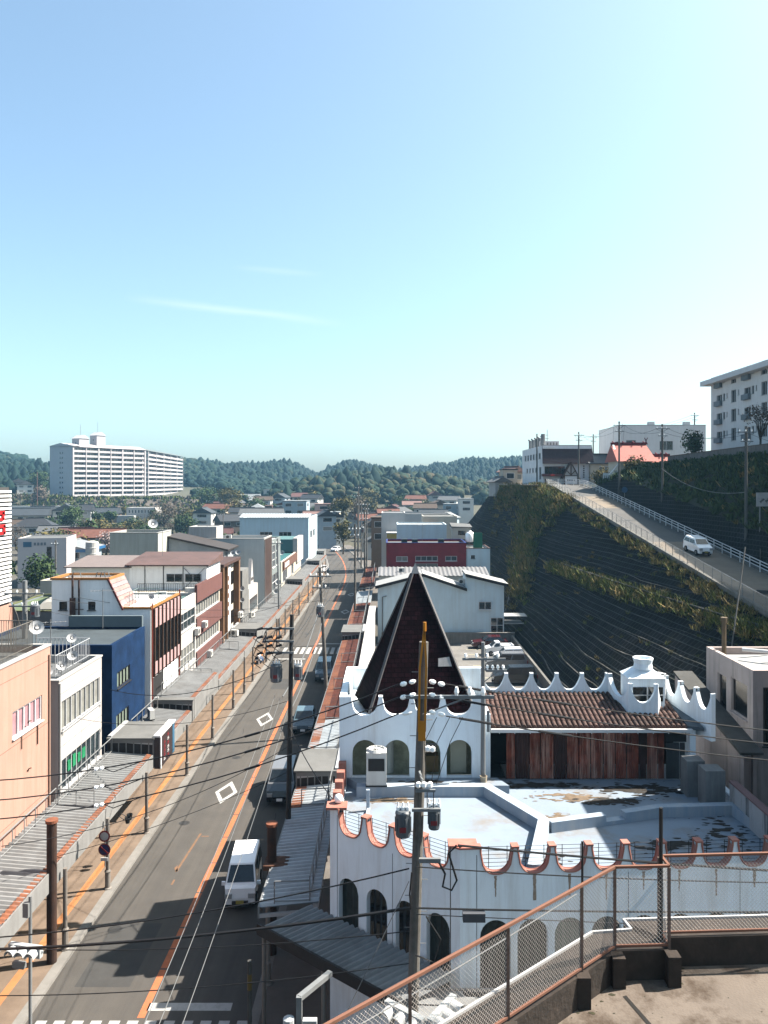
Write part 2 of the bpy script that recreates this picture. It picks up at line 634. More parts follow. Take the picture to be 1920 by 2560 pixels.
m = MB()
for x, yy in ((-11.3, 57), (-11.9, 84), (-7.4, 70), (-12.2, 46), (-11.2, 104), (-6.6, 48), (-12.4, 35)):
    m.face([(x + .32 * math.cos(k * .5236), yy + .32 * math.sin(k * .5236), .0105) for k in range(12)])
struct('manhole_cover', m, M('manhole_iron', (.07, .068, .065), .6, .3, 8))
rc = random.Random(8)
m = MB()
for _ in range(26):     # cracks and sealed seams
    x, yy = rc.uniform(-13.2, -5.6), rc.uniform(31, 110)
    dx, dy_ = (rc.uniform(-.2, .2), 1) if rc.random() < .6 else (1, rc.uniform(-.3, .3))
    for k in range(rc.randint(3, 9)):
        nx_, ny_ = x + dx * .45 + rc.uniform(-.12, .12), yy + dy_ * .45 + rc.uniform(-.12, .12)
        if not -13.4 < nx_ < -5.4: break
        w_ = rc.uniform(.012, .03)
        m.face([(x - w_, yy - w_ * dx, .0095), (x + w_, yy + w_ * dx, .0095), (nx_ + w_, ny_ + w_, .0095), (nx_ - w_, ny_ - w_, .0095)])
        x, yy = nx_, ny_
struct('road_cracks', m, M('tar_seam', (.06, .058, .055), .9, .2))
# car park behind the shops
m = MB(); m.box(-1.95, 40, -.1, 15.6, 97.3, .03)
struct('car_park', m, M('car_park_concrete', (.37, .355, .33), .9, .14, .5, bump=.2, dirt=.4, dcol=(.16, .15, .14)))
m = MB()
for k in range(9):
    yy = 72 + k * 2.75
    m.face([(9.0, yy, .036), (14.0, yy, .036), (14.0, yy + .14, .036), (9.0, yy + .14, .036)])
struct('parking_bay_lines', m, M('pale_yellow_paint', (.60, .57, .38), .8, .15, 4))

# ================================================================== hill on the right
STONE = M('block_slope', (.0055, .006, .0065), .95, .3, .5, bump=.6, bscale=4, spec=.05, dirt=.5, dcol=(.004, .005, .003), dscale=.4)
_t = STONE.node_tree
_b = _t.nodes['Principled BSDF']
_g = _t.nodes.new('ShaderNodeNewGeometry')
_s = _t.nodes.new('ShaderNodeSeparateXYZ')
_c = _t.nodes.new('ShaderNodeCombineXYZ')
_k = _t.nodes.new('ShaderNodeTexBrick')
_t.links.new(_g.outputs['Position'], _s.inputs[0])
_t.links.new(_s.outputs['Y'], _c.inputs[0])
_t.links.new(_s.outputs['Z'], _c.inputs[1])
_t.links.new(_c.outputs[0], _k.inputs['Vector'])
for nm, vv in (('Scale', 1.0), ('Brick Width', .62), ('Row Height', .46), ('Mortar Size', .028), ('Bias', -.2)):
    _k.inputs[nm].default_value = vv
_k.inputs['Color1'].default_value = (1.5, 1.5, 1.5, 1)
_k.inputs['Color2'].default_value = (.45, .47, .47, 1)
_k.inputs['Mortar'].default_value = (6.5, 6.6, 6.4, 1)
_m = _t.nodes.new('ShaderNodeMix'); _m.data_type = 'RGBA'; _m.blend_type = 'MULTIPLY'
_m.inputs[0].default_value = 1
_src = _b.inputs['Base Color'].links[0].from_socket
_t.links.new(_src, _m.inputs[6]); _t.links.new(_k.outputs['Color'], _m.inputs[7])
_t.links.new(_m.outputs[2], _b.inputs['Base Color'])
LEDGE = M('pale_ledge', (.06, .06, .057), .95, .5, 1.5, dirt=1., dcol=(.008, .010, .006), dscale=.5, dlo=.36, dhi=.54)
BANK = M('overgrown_bank', (.035, .045, .02), .95, .5, .35, bump=.6, bscale=3, dirt=.4, dcol=(.10, .085, .05), dscale=.25)
EARTH = M('plateau_ground', (.20, .18, .15), .95, .2, .3, dirt=.4, dcol=(.1, .1, .06))


def zr(y):
    return max(3.5, 20 - .12 * (136 - y)) if y < 128 else (19.04 + .12 * (y - 128) - .0045 * (y - 128) ** 2 if y < 141 else 19.84 if y < 180 else 19.84 - (y - 180) * .31)


def foot(y):
    return 15.0 if y > 60 else 15.0 + (60 - y) * .36


def crest(y):
    return 27.4 - max(0, y - 150) * .10


RY = [34 + 2 * i for i in range(96)]
m = MB()
prev = None
NK = 17
rows = []
for y in RY:
    f0, c0, top = foot(y), crest(y), zr(y) - .25
    row = []
    wob = .35 * noise.noise((y * .06, 3, 1))
    for k in range(NK + 1):
        z0 = min(top, k * 1.32 + (wob + .16 * noise.noise((y * .22, k * 5.3, 2)) if 0 < k else -.3))
        x0 = f0 + (c0 - f0) * max(0, min(1, z0 / top)) ** 1.06 + .25 * noise.noise((y * .15, z0 * .4, 5))
        row.append((x0, y, z0))
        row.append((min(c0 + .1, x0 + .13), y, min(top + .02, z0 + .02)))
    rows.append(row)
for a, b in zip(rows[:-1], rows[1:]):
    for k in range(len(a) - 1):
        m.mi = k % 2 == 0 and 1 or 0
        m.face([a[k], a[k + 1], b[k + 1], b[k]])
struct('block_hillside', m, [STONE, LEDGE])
# body of the hill under and behind the road
m = MB()
cols = []
UZ = {}
for y in RY:
    c0, z = crest(y), zr(y)
    zb = z + (3.2 if y < 118 else 3.2 * max(0, 1 - (y - 118) / 14))
    zp = max(24.0 - max(0, y - 100) * .02, z)
    if y > 128:
        zp = 20.0 + max(0, (132 - y)) * 1.0
    cols.append([(c0, y, z - .25), (27.7, y, z - .02), (33.6, y, z - .02), (34.6, y, zb), (38, y, zb + (zp - zb) * .55 + .3 * noise.noise((y * .2, 1, 9))), (41.6, y, zp - .9), (42.3, y, zp - .1), (140, y, zp - .1)])
for a, b in zip(cols[:-1], cols[1:]):
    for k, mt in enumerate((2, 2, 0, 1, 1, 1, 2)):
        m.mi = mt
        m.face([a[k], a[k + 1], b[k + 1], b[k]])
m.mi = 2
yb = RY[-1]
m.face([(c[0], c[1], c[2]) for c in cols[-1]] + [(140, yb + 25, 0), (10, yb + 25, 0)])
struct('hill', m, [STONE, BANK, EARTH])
m = MB()
RAMP = M('ramp_concrete', (.44, .36, .27), .9, .12, .6, bump=.2, dirt=.5, dcol=(.2, .18, .16), dscale=.4)
RAMP2 = M('ramp_asphalt', (.20, .195, .185), .9, .12, .6, bump=.3, dirt=.3, dcol=(.12, .12, .11))
yy = [36, 44, 52, 60, 66, 72, 78, 84, 84.01, 92, 100, 108, 108.01, 114, 120, 120.01, 126, 130, 134, 138, 142, 146]
for a, b in zip(yy[:-1], yy[1:]):
    m.mi = 1 if (84 < b <= 108 or b > 120.005) else 0
    m.face([(27.75, a, zr(a) + .02), (33.3, a, zr(a) + .02), (33.3, b, zr(b) + .02), (27.75, b, zr(b) + .02)])
m.mi = 1
m.face([(27.75, 137, zr(137) + .025), (27.75, 146, zr(146) + .025), (21, 156, 19.9), (20, 151, 19.9)])
m.face([(27.75, 146, zr(146) + .025), (60, 146, 19.95), (60, 149.5, 19.95), (24, 149.5, 19.95)])
struct('ramp_road', m, [RAMP, RAMP2])
m = MB()
for a, b in zip(yy[:-1], yy[1:]):
    if b - a < .1: continue
    for x in (27.45, 33.3):
        v = [(x, a, zr(a) - .3), (x + .3, a, zr(a) - .3), (x + .3, b, zr(b) - .3), (x, b, zr(b) - .3)]
        w = [(p[0], p[1], p[2] + .45) for p in v]
        m.raw(v + w, [(4, 5, 6, 7), (0, 4, 7, 3), (1, 2, 6, 5)])
struct('ramp_kerb', m, CONC)

# ================================================================== valley floor and wooded hills
def sm(a, b, x):
    t = max(0, min(1, (x - a) / (b - a)))
    return t * t * (3 - 2 * t)


# ridge line from the photograph (u, v) at about 900 m
RIDGE = [(-500, 1085), (-120, 1105), (0, 1130), (60, 1140), (110, 1165), (190, 1180), (330, 1170), (430, 1145), (470, 1147), (520, 1152), (560, 1163), (600, 1158), (640, 1163), (690, 1156), (720, 1153), (760, 1164), (795, 1176), (830, 1166), (870, 1153), (900, 1157), (940, 1166), (980, 1178), (1020, 1172), (1080, 1162), (1130, 1160), (1180, 1146), (1240, 1150), (1300, 1142), (1420, 1150), (1700, 1165), (2400, 1190)]


def ridge_z(x, y):
    u = U0 + F * x / y
    for (ua, va), (ub, vb) in zip(RIDGE[:-1], RIDGE[1:]):
        if ua <= u <= ub:
            v = va + (vb - va) * (u - ua) / (ub - ua)
            return H + (U0 * 0 + V0 - v) * 900 / F
    return 20


def TZ(x, y):
    z = 11.0 * sm(270, 540, y)
    if x < 20:      # mound under the tall apartment block
        mnd = sm(412, 452, y) * (1 - sm(-120, -70, x)) * 11.2
        z = max(z * (1 if x > -70 else .55), mnd)
    rz_ = ridge_z(x, y) - 9
    k = sm(600, 900, y) * .96 + .04 * noise.noise((x * .01, y * .01, 4))
    z2 = z + max(0, rz_ - 11) * k + (4 * noise.noise((x * .012, y * .012, 2)) * sm(560, 700, y))
    # nearer wooded foothill in the middle of the valley
    fh = math.exp(-(((x + 8) / 62) ** 2) - ((y - 520) / 70) ** 2) * 10
    fl = math.exp(-(((x + 330) / 120) ** 2) - ((y - 640) / 130) ** 2) * 16
    return max(0, z2) + fh + fl


m = MB()
xs = [-560 + 14 * i for i in range(76)]
ys = [240 + 12 * i for i in range(70)]
vs = [(x, y, TZ(x, y) - .02 + (0 if y > 240 else -.3)) for y in ys for x in xs]
fs = []
for j in range(len(ys) - 1):
    for i in range(len(xs) - 1):
        a = j * len(xs) + i
        fs.append((a, a + 1, a + 1 + len(xs), a + len(xs)))
m.raw(vs, fs)
VAL = M('valley_ground', (.16, .15, .10), .95, .3, .02, dirt=.6, dcol=(.07, .085, .04), dscale=.02)
struct('hills', m, VAL, smooth=True)


def foliage(name, stops, scale=.25, tint=True):
    if name in _mats:
        return _mats[name]
    stops = [(p_, tuple(c_ * (.36 if name == 'woodland' else .68 if 'grass' in name else .62) for c_ in q_)) for p_, q_ in stops]
    mt = bpy.data.materials.new(name)
    mt.use_nodes = True
    t = mt.node_tree
    b = t.nodes['Principled BSDF']
    b.inputs['Roughness'].default_value = .85
    b.inputs['Specular IOR Level'].default_value = .15
    at = t.nodes.new('ShaderNodeAttribute')
    at.attribute_name = 'tint'
    g = t.nodes.new('ShaderNodeNewGeometry')
    n = t.nodes.new('ShaderNodeTexNoise')
    n.inputs['Scale'].default_value = scale
    n.inputs['Detail'].default_value = 5
    t.links.new(g.outputs['Position'], n.inputs['Vector'])
    a = t.nodes.new('ShaderNodeMath'); a.operation = 'MULTIPLY_ADD'
    t.links.new(n.outputs[0], a.inputs[0]); a.inputs[1].default_value = .7; a.inputs[2].default_value = -.35
    s = t.nodes.new('ShaderNodeMath'); s.operation = 'ADD'
    t.links.new(a.outputs[0], s.inputs[0]); t.links.new(at.outputs['Fac'], s.inputs[1])
    r = t.nodes.new('ShaderNodeValToRGB')
    el = r.color_ramp.elements
    while len(el) < len(stops):
        el.new(.5)
    for e, (p, c) in zip(el, stops):
        e.position = p; e.color = (*c, 1)
    t.links.new(s.outputs[0], r.inputs[0])
    t.links.new(r.outputs[0], b.inputs['Base Color'])
    _mats[name] = mt
    return mt


WOOD_M = foliage('woodland', [(0, (.003, .024, .022)), (.35, (.006, .038, .030)), (.62, (.020, .052, .026)), (.82, (.070, .074, .030)), (1, (.10, .078, .04))], .16)
GREEN_M = foliage('evergreen_leaves', [(0, (.018, .040, .018)), (.5, (.04, .075, .025)), (1, (.085, .115, .04))], .8)
OLIVE_M = foliage('olive_leaves', [(0, (.045, .05, .015)), (.5, (.10, .09, .03)), (1, (.19, .145, .05))], .8)
BARE_M = foliage('bare_twigs', [(0, (.07, .055, .045)), (.5, (.13, .105, .085)), (1, (.20, .16, .13))], .8)
BLOSS_M = foliage('pale_blossom', [(0, (.20, .16, .15)), (.5, (.36, .29, .28)), (1, (.5, .42, .42))], .8)
DRY_M = foliage('dry_grass', [(0, (.075, .07, .025)), (.5, (.17, .145, .05)), (1, (.28, .20, .08))], .8)
GRASS_M = foliage('green_grass', [(0, (.03, .05, .012)), (.5, (.07, .095, .022)), (1, (.15, .16, .04))], .8)


def unit_ico(sub):
    bm = bmesh.new()
    bmesh.ops.create_icosphere(bm, subdivisions=sub, radius=1)
    v = np.array([p.co[:] for p in bm.verts]); f = np.array([[q.index for q in x.verts] for x in bm.faces])
    bm.free()
    return v, f


def joined(name, verts, faces, tint, mat):
    me = bpy.data.meshes.new(name)
    nv, nf, k = len(verts), len(faces), faces.shape[1]
    me.vertices.add(nv); me.vertices.foreach_set('co', verts.astype(np.float32).ravel())
    me.loops.add(nf * k); me.loops.foreach_set('vertex_index', faces.astype(np.int32).ravel())
    me.polygons.add(nf)
    me.polygons.foreach_set('loop_start', np.arange(0, nf * k, k, dtype=np.int32))
    me.polygons.foreach_set('loop_total', np.full(nf, k, dtype=np.int32))
    at = me.attributes.new('tint', 'FLOAT', 'FACE')
    at.data.foreach_set('value', tint.astype(np.float32))
    mats = mat if isinstance(mat, (list, tuple)) else [mat]
    for x in mats:
        me.materials.append(x)
    me.update(calc_edges=True)
    o = bpy.data.objects.new(name, me)
    COL.objects.link(o)
    return o


R2 = np.random.RandomState(3)
icov, icof = unit_ico(2)
variants = []
for k in range(14):
    n1 = np.array([noise.noise(Vector(p) * 1.7 + Vector((k * 9, 0, 0))) for p in icov])
    j = R2.uniform(-.2, .2, len(icov))
    variants.append(icov * (1 + .42 * n1 + j)[:, None])
pts = []
while len(pts) < 6200:
    y = 560 + 380 * rnd.random() ** .85
    x = rnd.uniform(-.53, .22) * y
    if TZ(x, y) < 11.5 and not (y > 600): continue
    if noise.noise((x * .02, y * .02, 8)) < -.5 and y < 640: continue
    if (x < -140 and y < 665) or (x < -75 and y < 575): continue
    pts.append((x, y))
for _ in range(420):    # foothill wood in the valley
    x, y = rnd.gauss(-2, 46), rnd.gauss(500, 48)
    if 430 < y: pts.append((x, y))
for _ in range(260):    # slopes left of the apartment block
    x, y = rnd.uniform(-330, -225), rnd.uniform(470, 680)
    pts.append((x, y))
V, Fc, Tn = [], [], []
base = 0
for i, (x, y) in enumerate(pts):
    vr = variants[rnd.randrange(14)]
    con = noise.noise((x * .007, y * .004, 3)) + .25 * rnd.uniform(-1, 1) < -.12
    r = rnd.uniform(3.2, 6.2) * (.75 if con else 1)
    hh = r * (1.7 if con else rnd.uniform(.75, 1.1))
    a = rnd.uniform(0, 6.28)
    ca, sa = math.cos(a), math.sin(a)
    q = np.stack([(vr[:, 0] * ca - vr[:, 1] * sa) * r, (vr[:, 0] * sa + vr[:, 1] * ca) * r, vr[:, 2] * hh], 1)
    if con:
        q[:, :2] *= (1 - .35 * (vr[:, 2:3] + .2))
    tn = (.14 if con else .42) + .28 * noise.noise((x * .016, y * .009, 6)) + rnd.uniform(-.16, .2) + (.08 if y < 600 else 0) + (.12 if x > -60 and not con else 0)
    ctr = np.array([x, y, TZ(x, y) + hh * .6])
    if con or y > 780:
        subs = [(np.zeros(3), 1.0)]
    else:
        subs = [(np.array([math.cos(b) * r * .55, math.sin(b) * r * .55, hh * rnd.uniform(-.25, .55)]), rnd.uniform(.38, .62)) for b in [rnd.uniform(0, 6.28) for _ in range(6)]]
    for off, k_ in subs:
        qq = q * k_ + off + ctr
        V.append(qq); Fc.append(icof + base); base += len(qq)
        Tn.append(np.full(len(icof), tn + rnd.uniform(-.07, .07)) + R2.uniform(-.12, .12, len(icof)))
tag(joined('woodland', np.concatenate(V), np.concatenate(Fc), np.concatenate(Tn), WOOD_M),
    'far wooded hills covered in dark evergreen and olive trees', 'woodland', kind='stuff')


# ------------------------------------------------------------------ single trees: trunk, limbs, leaf-clump crown
def tree(name, label, x, y, z, h, r, mat, group=None, n=900, leaf=.34, squash=1., trunk=.35, seed=1, cut=.30):
    g = random.Random(seed)
    t = T(name, label, 'tree', (x, y, z), g.uniform(0, 6), group)
    mb = MB()
    th = h * trunk
    mb.tube([(0, 0, -.2), (.05 * h * .3, 0, th), (0, .03 * h, h * .8)], [h * .028, h * .02, h * .006], 7)
    blobs = []
    for k in range(9):
        a, q = g.uniform(0, 6.28), g.uniform(.25, .68)
        cz = th + (h - th) * g.uniform(.18, .82)
        fz = 1 - .45 * abs((cz - th) / (h - th) - .4)
        c = Vector((math.cos(a) * r * q * fz, math.sin(a) * r * q * fz, cz))
        mb.tube([(0, 0, th * g.uniform(.75, 1.1)), c * .55 + Vector((0, 0, th * .35)), c], [h * .014, h * .009, h * .004], 5)
        blobs.append((c, r * g.uniform(.34, .55)))
    blobs.append((Vector((0, 0, h * .82)), r * .45))
    t.lpart('trunk', mb, M('bark', (.11, .085, .06), .95, .3, 3, bump=.4))
    vs, fs, tn = [], [], []
    for i in range(n):
        c, br = blobs[g.randrange(len(blobs))]
        d = Vector((g.gauss(0, 1), g.gauss(0, 1), g.gauss(0, 1))).normalized()
        p = c + Vector((d.x, d.y, d.z * squash)) * br * (1 - g.random() ** 2 * .75)
        a = Vector((g.gauss(0, 1), g.gauss(0, 1), g.gauss(0, .6))).normalized()
        b = a.cross(d).normalized() if a.cross(d).length > .1 else Vector((0, 0, 1))
        s = leaf * g.uniform(.6, 1.5)
        k = len(vs)
        vs += [p - a * s, p + b * s * .7, p + a * s, p - b * s * .7]
        fs.append((k, k + 1, k + 2, k + 3))
        tn.append(g.uniform(.2, .8) * .6 + .4 * (.5 + .5 * math.sin(c.x * 3 + c.z)))
    o = joined('crown', np.array([tuple(v) for v in vs]), np.array(fs), np.array(tn), mat)
    o.parent = t.o
    return t.o


def clump(name, label, cat, spots, mats, kind=None, blade=(.12, .7), per=10, seed=2, spread=.5):
    """tufts of blades and twigs; spots: (x, y, z, size, material index)"""
    g = random.Random(seed)
    vs, fs, tn, mi = [], [], [], []
    for x, y, z, s, mt in spots:
        for _ in range(per):
            a = g.uniform(0, 6.28)
            r = g.random() ** .6 * s * spread
            p = Vector((x + math.cos(a) * r, y + math.sin(a) * r, z - .05))
            b = g.uniform(0, 6.28)
            w = Vector((math.cos(b), math.sin(b), 0)) * blade[0] * s * g.uniform(.6, 1.6)
            tip = p + Vector((g.gauss(0, .3) * s, g.gauss(0, .3) * s, blade[1] * s * g.uniform(.5, 1.3)))
            k = len(vs)
            vs += [p - w, p + w, tip + w * .4, tip - w * .4]
            fs.append((k, k + 1, k + 2, k + 3)); tn.append(g.random()); mi.append(mt)
    o = joined(name, np.array([tuple(v) for v in vs]), np.array(fs), np.array(tn), mats)
    if len(mats) > 1:
        o.data.polygons.foreach_set('material_index', np.array(mi, dtype=np.int32))
    tag(o, label, cat, kind=kind)
    return o


def slope_pt(y, t):
    f0, c0, top = foot(y), crest(y), zr(y) - .25
    return (f0 + (c0 - f0) * t ** 1.06 + .1, y, top * t)


sp = []
for _ in range(620):      # overgrown strip running down the slope, and the crest above it
    q = rnd.random()
    y = 147 - 38 * q + rnd.gauss(0, 3.2); t = max(.03, min(.99, .98 - .72 * q + rnd.gauss(0, .05)))
    x, y, z = slope_pt(y, t)
    sp.append((x, y, z, rnd.uniform(.8, 1.6), 0 if rnd.random() < .45 + .25 * (q > .6) else 1))
for _ in range(430):
    y = rnd.uniform(118, 172); x, y, z = slope_pt(y, max(.5, min(1, 1 - abs(rnd.gauss(0, .13)))))
    sp.append((x, y, z, rnd.uniform(.7, 1.5), 0 if rnd.random() < .6 else 1))
for _ in range(520):      # level berm half way up
    y = 54 + 52 * rnd.random(); z = 9.6 - .012 * (y - 57) + rnd.gauss(0, .35); t = z / zr(y)
    if t > .97: t = .95
    x, y, z = slope_pt(y, t)
    sp.append((x, y, z, rnd.uniform(.4, .95), 0 if rnd.random() < .35 else 1))
for _ in range(380):      # weeds under the ramp's edge
    y = rnd.uniform(52, 126); x, y, z = slope_pt(y, rnd.uniform(.93, 1))
    sp.append((x, y, z, rnd.uniform(.35, .8), 0 if rnd.random() < .7 else 1))
for _ in range(380):      # odd tufts between the blocks
    y = rnd.uniform(50, 180); x, y, z = slope_pt(y, rnd.uniform(.05, .95))
    sp.append((x, y, z, rnd.uniform(.2, .55), 0 if rnd.random() < .4 else 1))
clump('hillside_grass', 'dry and green grass growing over the dark block hillside', 'grass', sp, [DRY_M, GRASS_M], 'stuff', per=34, blade=(.045, .6), spread=.95)
sp = []
for _ in range(1300):
    y = rnd.uniform(58, 131)
    f = rnd.random()
    i = min(len(RY) - 2, max(0, int((y - 34) / 2)))
    c = cols[i]
    a, b = (c[3], c[4]) if f < .5 else (c[4], c[5])
    k = (f * 2) % 1
    sp.append((a[0] + (b[0] - a[0]) * k, y, a[2] + (b[2] - a[2]) * k, rnd.uniform(.5, 1.2), 0 if rnd.random() < .07 else 1))
clump('bank_undergrowth', 'dark green undergrowth covering the bank above the ramp', 'undergrowth', sp, [DRY_M, GREEN_M], 'stuff', per=22, blade=(.11, .6))
# ================================================================== white castle-like building (right foreground)
CW = M('castle_render', (.60, .66, .70), .85, .06, .8, bump=.15, dirt=.45, dcol=(.33, .31, .28), streaky=True, dlo=.46, dhi=.72)
TER = M('terrace_paint', (.145, .18, .22), .7, .10, .6, bump=.08, dirt=.7, dcol=(.13, .105, .08), dscale=.5, dlo=.5, dhi=.66)
TERW = M('terrace_wall_paint', (.20, .245, .295), .75, .06, 1, dirt=.35, dcol=(.4, .38, .34), streaky=True)
TRIM = M('salmon_trim', (.53, .19, .14), .75, .15, 3, dirt=.5, dcol=(.45, .32, .26), dscale=2)
SPIRE = M('maroon_slate', (.0075, .0026, .0036), .9, .4, 4, bump=.3, bscale=12, spec=.03)
_t = SPIRE.node_tree
_b = _t.nodes['Principled BSDF']
_g = _t.nodes.new('ShaderNodeNewGeometry'); _s = _t.nodes.new('ShaderNodeSeparateXYZ'); _c = _t.nodes.new('ShaderNodeCombineXYZ'); _k = _t.nodes.new('ShaderNodeTexBrick')
_t.links.new(_g.outputs['Position'], _s.inputs[0]); _t.links.new(_s.outputs['X'], _c.inputs[0]); _t.links.new(_s.outputs['Z'], _c.inputs[1]); _t.links.new(_c.outputs[0], _k.inputs['Vector'])
for nm, vv in (('Scale', 1.0), ('Brick Width', .3), ('Row Height', .2), ('Mortar Size', .018)):
    _k.inputs[nm].default_value = vv
_k.inputs['Color1'].default_value = (1.7, 1.6, 1.6, 1); _k.inputs['Color2'].default_value = (.6, .6, .6, 1); _k.inputs['Mortar'].default_value = (.2, .2, .2, 1)
_m = _t.nodes.new('ShaderNodeMix'); _m.data_type = 'RGBA'; _m.blend_type = 'MULTIPLY'; _m.inputs[0].default_value = 1
_src = _b.inputs['Base Color'].links[0].from_socket
_t.links.new(_src, _m.inputs[6]); _t.links.new(_k.outputs['Color'], _m.inputs[7]); _t.links.new(_m.outputs[2], _b.inputs['Base Color'])
RIDGE_M = M('lead_strip', (.22, .21, .21), .5, .2, 3)
PTILE = M('terracotta_pantile', (.27, .15, .12), .85, .3, 1.6, bump=.2, dirt=.85, dcol=(.05, .035, .028), dscale=.8, dlo=.4, dhi=.62)
BLK = M('black_iron', (.02, .022, .025), .6, .1)
CURTD = M('dark_green_curtain', (.075, .095, .085), .8, .5, 3, dirt=.8, dcol=(.02, .025, .025), streaky=True)


def outline(L, piers, cut, pier_top, z_hi, z_lo, n=14):
    """top line of a scalloped wall: list of (s, z); scallops fill the gaps between piers (s0, s1)"""
    pts = []
    for i, (a, b) in enumerate(piers):
        pts += [(a, z_hi), (b, z_hi)]
        if i + 1 < len(piers):
            c = piers[i + 1][0]
            w = c - b
            for k in range(n + 1):
                t = -1 + 2 * k / n
                if cut == 'U':
                    zz = z_lo + (z_hi - .12 - z_lo) * (1 - max(0, 1 - abs(t) ** 2.6) ** .5) if abs(t) < 1 else z_hi - .12
                else:       # concave sweep up to thin spikes
                    zz = z_lo + (z_hi - .18 - z_lo) * abs(t) ** 2.4
                pts.append((b + w * (t + 1) / 2, zz))
    return pts


def pierced(mb, A, B, base, tops, holes, th, nrm, topmat=0):
    """wall from A to B, base z up to the top line, with arched holes (s0, s1, zb, zspring)"""
    A, B, nrm = Vector((A[0], A[1], 0)), Vector((B[0], B[1], 0)), Vector((*nrm, 0)).normalized()
    u = (B - A).normalized()
    S = {0., (B - A).length} | {p[0] for p in tops}
    for h in holes:
        for k in range(13):
            S.add(h[0] + (h[1] - h[0]) * k / 12)
    S = sorted(S)
    S2 = [S[0]]
    for s in S[1:]:
        if s - S2[-1] > 1e-4: S2.append(s)
    S = S2

    def topz(s, side):
        z = None
        for (a, za), (b, zb) in zip(tops[:-1], tops[1:]):
            if b - a < 1e-6: continue
            if a - 1e-6 <= s <= b + 1e-6:
                v = za + (zb - za) * max(0, min(1, (s - a) / (b - a)))
                if z is None or side > 0: z = v
                if side < 0: return v
        return z if z is not None else tops[-1][1]

    def arch(h, s):
        c, r = (h[0] + h[1]) / 2, (h[1] - h[0]) / 2
        t = max(-1, min(1, (s - c) / r))
        return h[3] + r * 1.05 * math.sqrt(max(0, 1 - t * t))

    def V(s, z, back):
        p = A + u * s - nrm * (th if back else 0)
        return (p.x, p.y, z)
    for a, b in zip(S[:-1], S[1:]):
        za, zb = topz(a, 1), topz(b, -1)
        h = next((h for h in holes if h[0] - 1e-5 <= a and b <= h[1] + 1e-5), None)
        segs = [(base, base, za, zb)] if not h else [(base, base, h[2], h[2]), (arch(h, a), arch(h, b), za, zb)]
        mb.mi = 0
        for p0, p1, q0, q1 in segs:
            if q0 - p0 < 1e-4 and q1 - p1 < 1e-4: continue
            for back in (0, 1):
                f = [V(a, p0, back), V(b, p1, back), V(b, q1, back), V(a, q0, back)]
                mb.face(f if not back else f[::-1])
        if h:
            mb.face([V(a, h[2], 0), V(b, h[2], 0), V(b, h[2], 1), V(a, h[2], 1)])
            mb.face([V(a, arch(h, a), 0), V(b, arch(h, b), 0), V(b, arch(h, b), 1), V(a, arch(h, a), 1)])
        mb.mi = topmat
        mb.face([V(a, za, 0), V(b, zb, 0), V(b, zb, 1), V(a, za, 1)])
        mb.mi = 0
    for h in holes:
        for s in h[:2]:
            mb.face([V(s, h[2], 0), V(s, h[3], 0), V(s, h[3], 1), V(s, h[2], 1)])
    for s, k in ((0, 1), (S[-1], -1)):
        mb.face([V(s, base, 0), V(s, topz(s, k), 0), V(s, topz(s, k), 1), V(s, base, 1)])


castle = T('castle_building', 'white castle-like building with scalloped parapets, arched windows and a dark maroon spire', 'building', (5, 30, 0))
A, B, D_, E_ = (-2.25, 28.7), (2.24, 25.4), (14.2, 26.15), (14.6, 34.2)
nAB = (-(A[1] - B[1]), -(B[0] - A[0]))
nBC = (D_[1] - B[1], -(D_[0] - B[0]))
L1 = math.hypot(B[0] - A[0], B[1] - A[1])
L2 = math.hypot(D_[0] - B[0], D_[1] - B[1])
p1 = [(0, .42), (1.50, 1.72), (2.72, 2.94), (3.94, 4.16), (5.16, L1)]
p2 = [(0, .68)] + [(.68 + 1.05 + i * 1.236, .68 + 1.236 + i * 1.236) for i in range(9)]
p2[-1] = (p2[-1][0], L2)
ar1 = [(.42 + i * 1.28, .42 + i * 1.28 + .92, 2.6, 5.25) for i in range(4)]
ar2 = [(.66 + i * 1.236, .66 + i * 1.236 + 1.02, 2.6, 5.22) for i in range(9)]
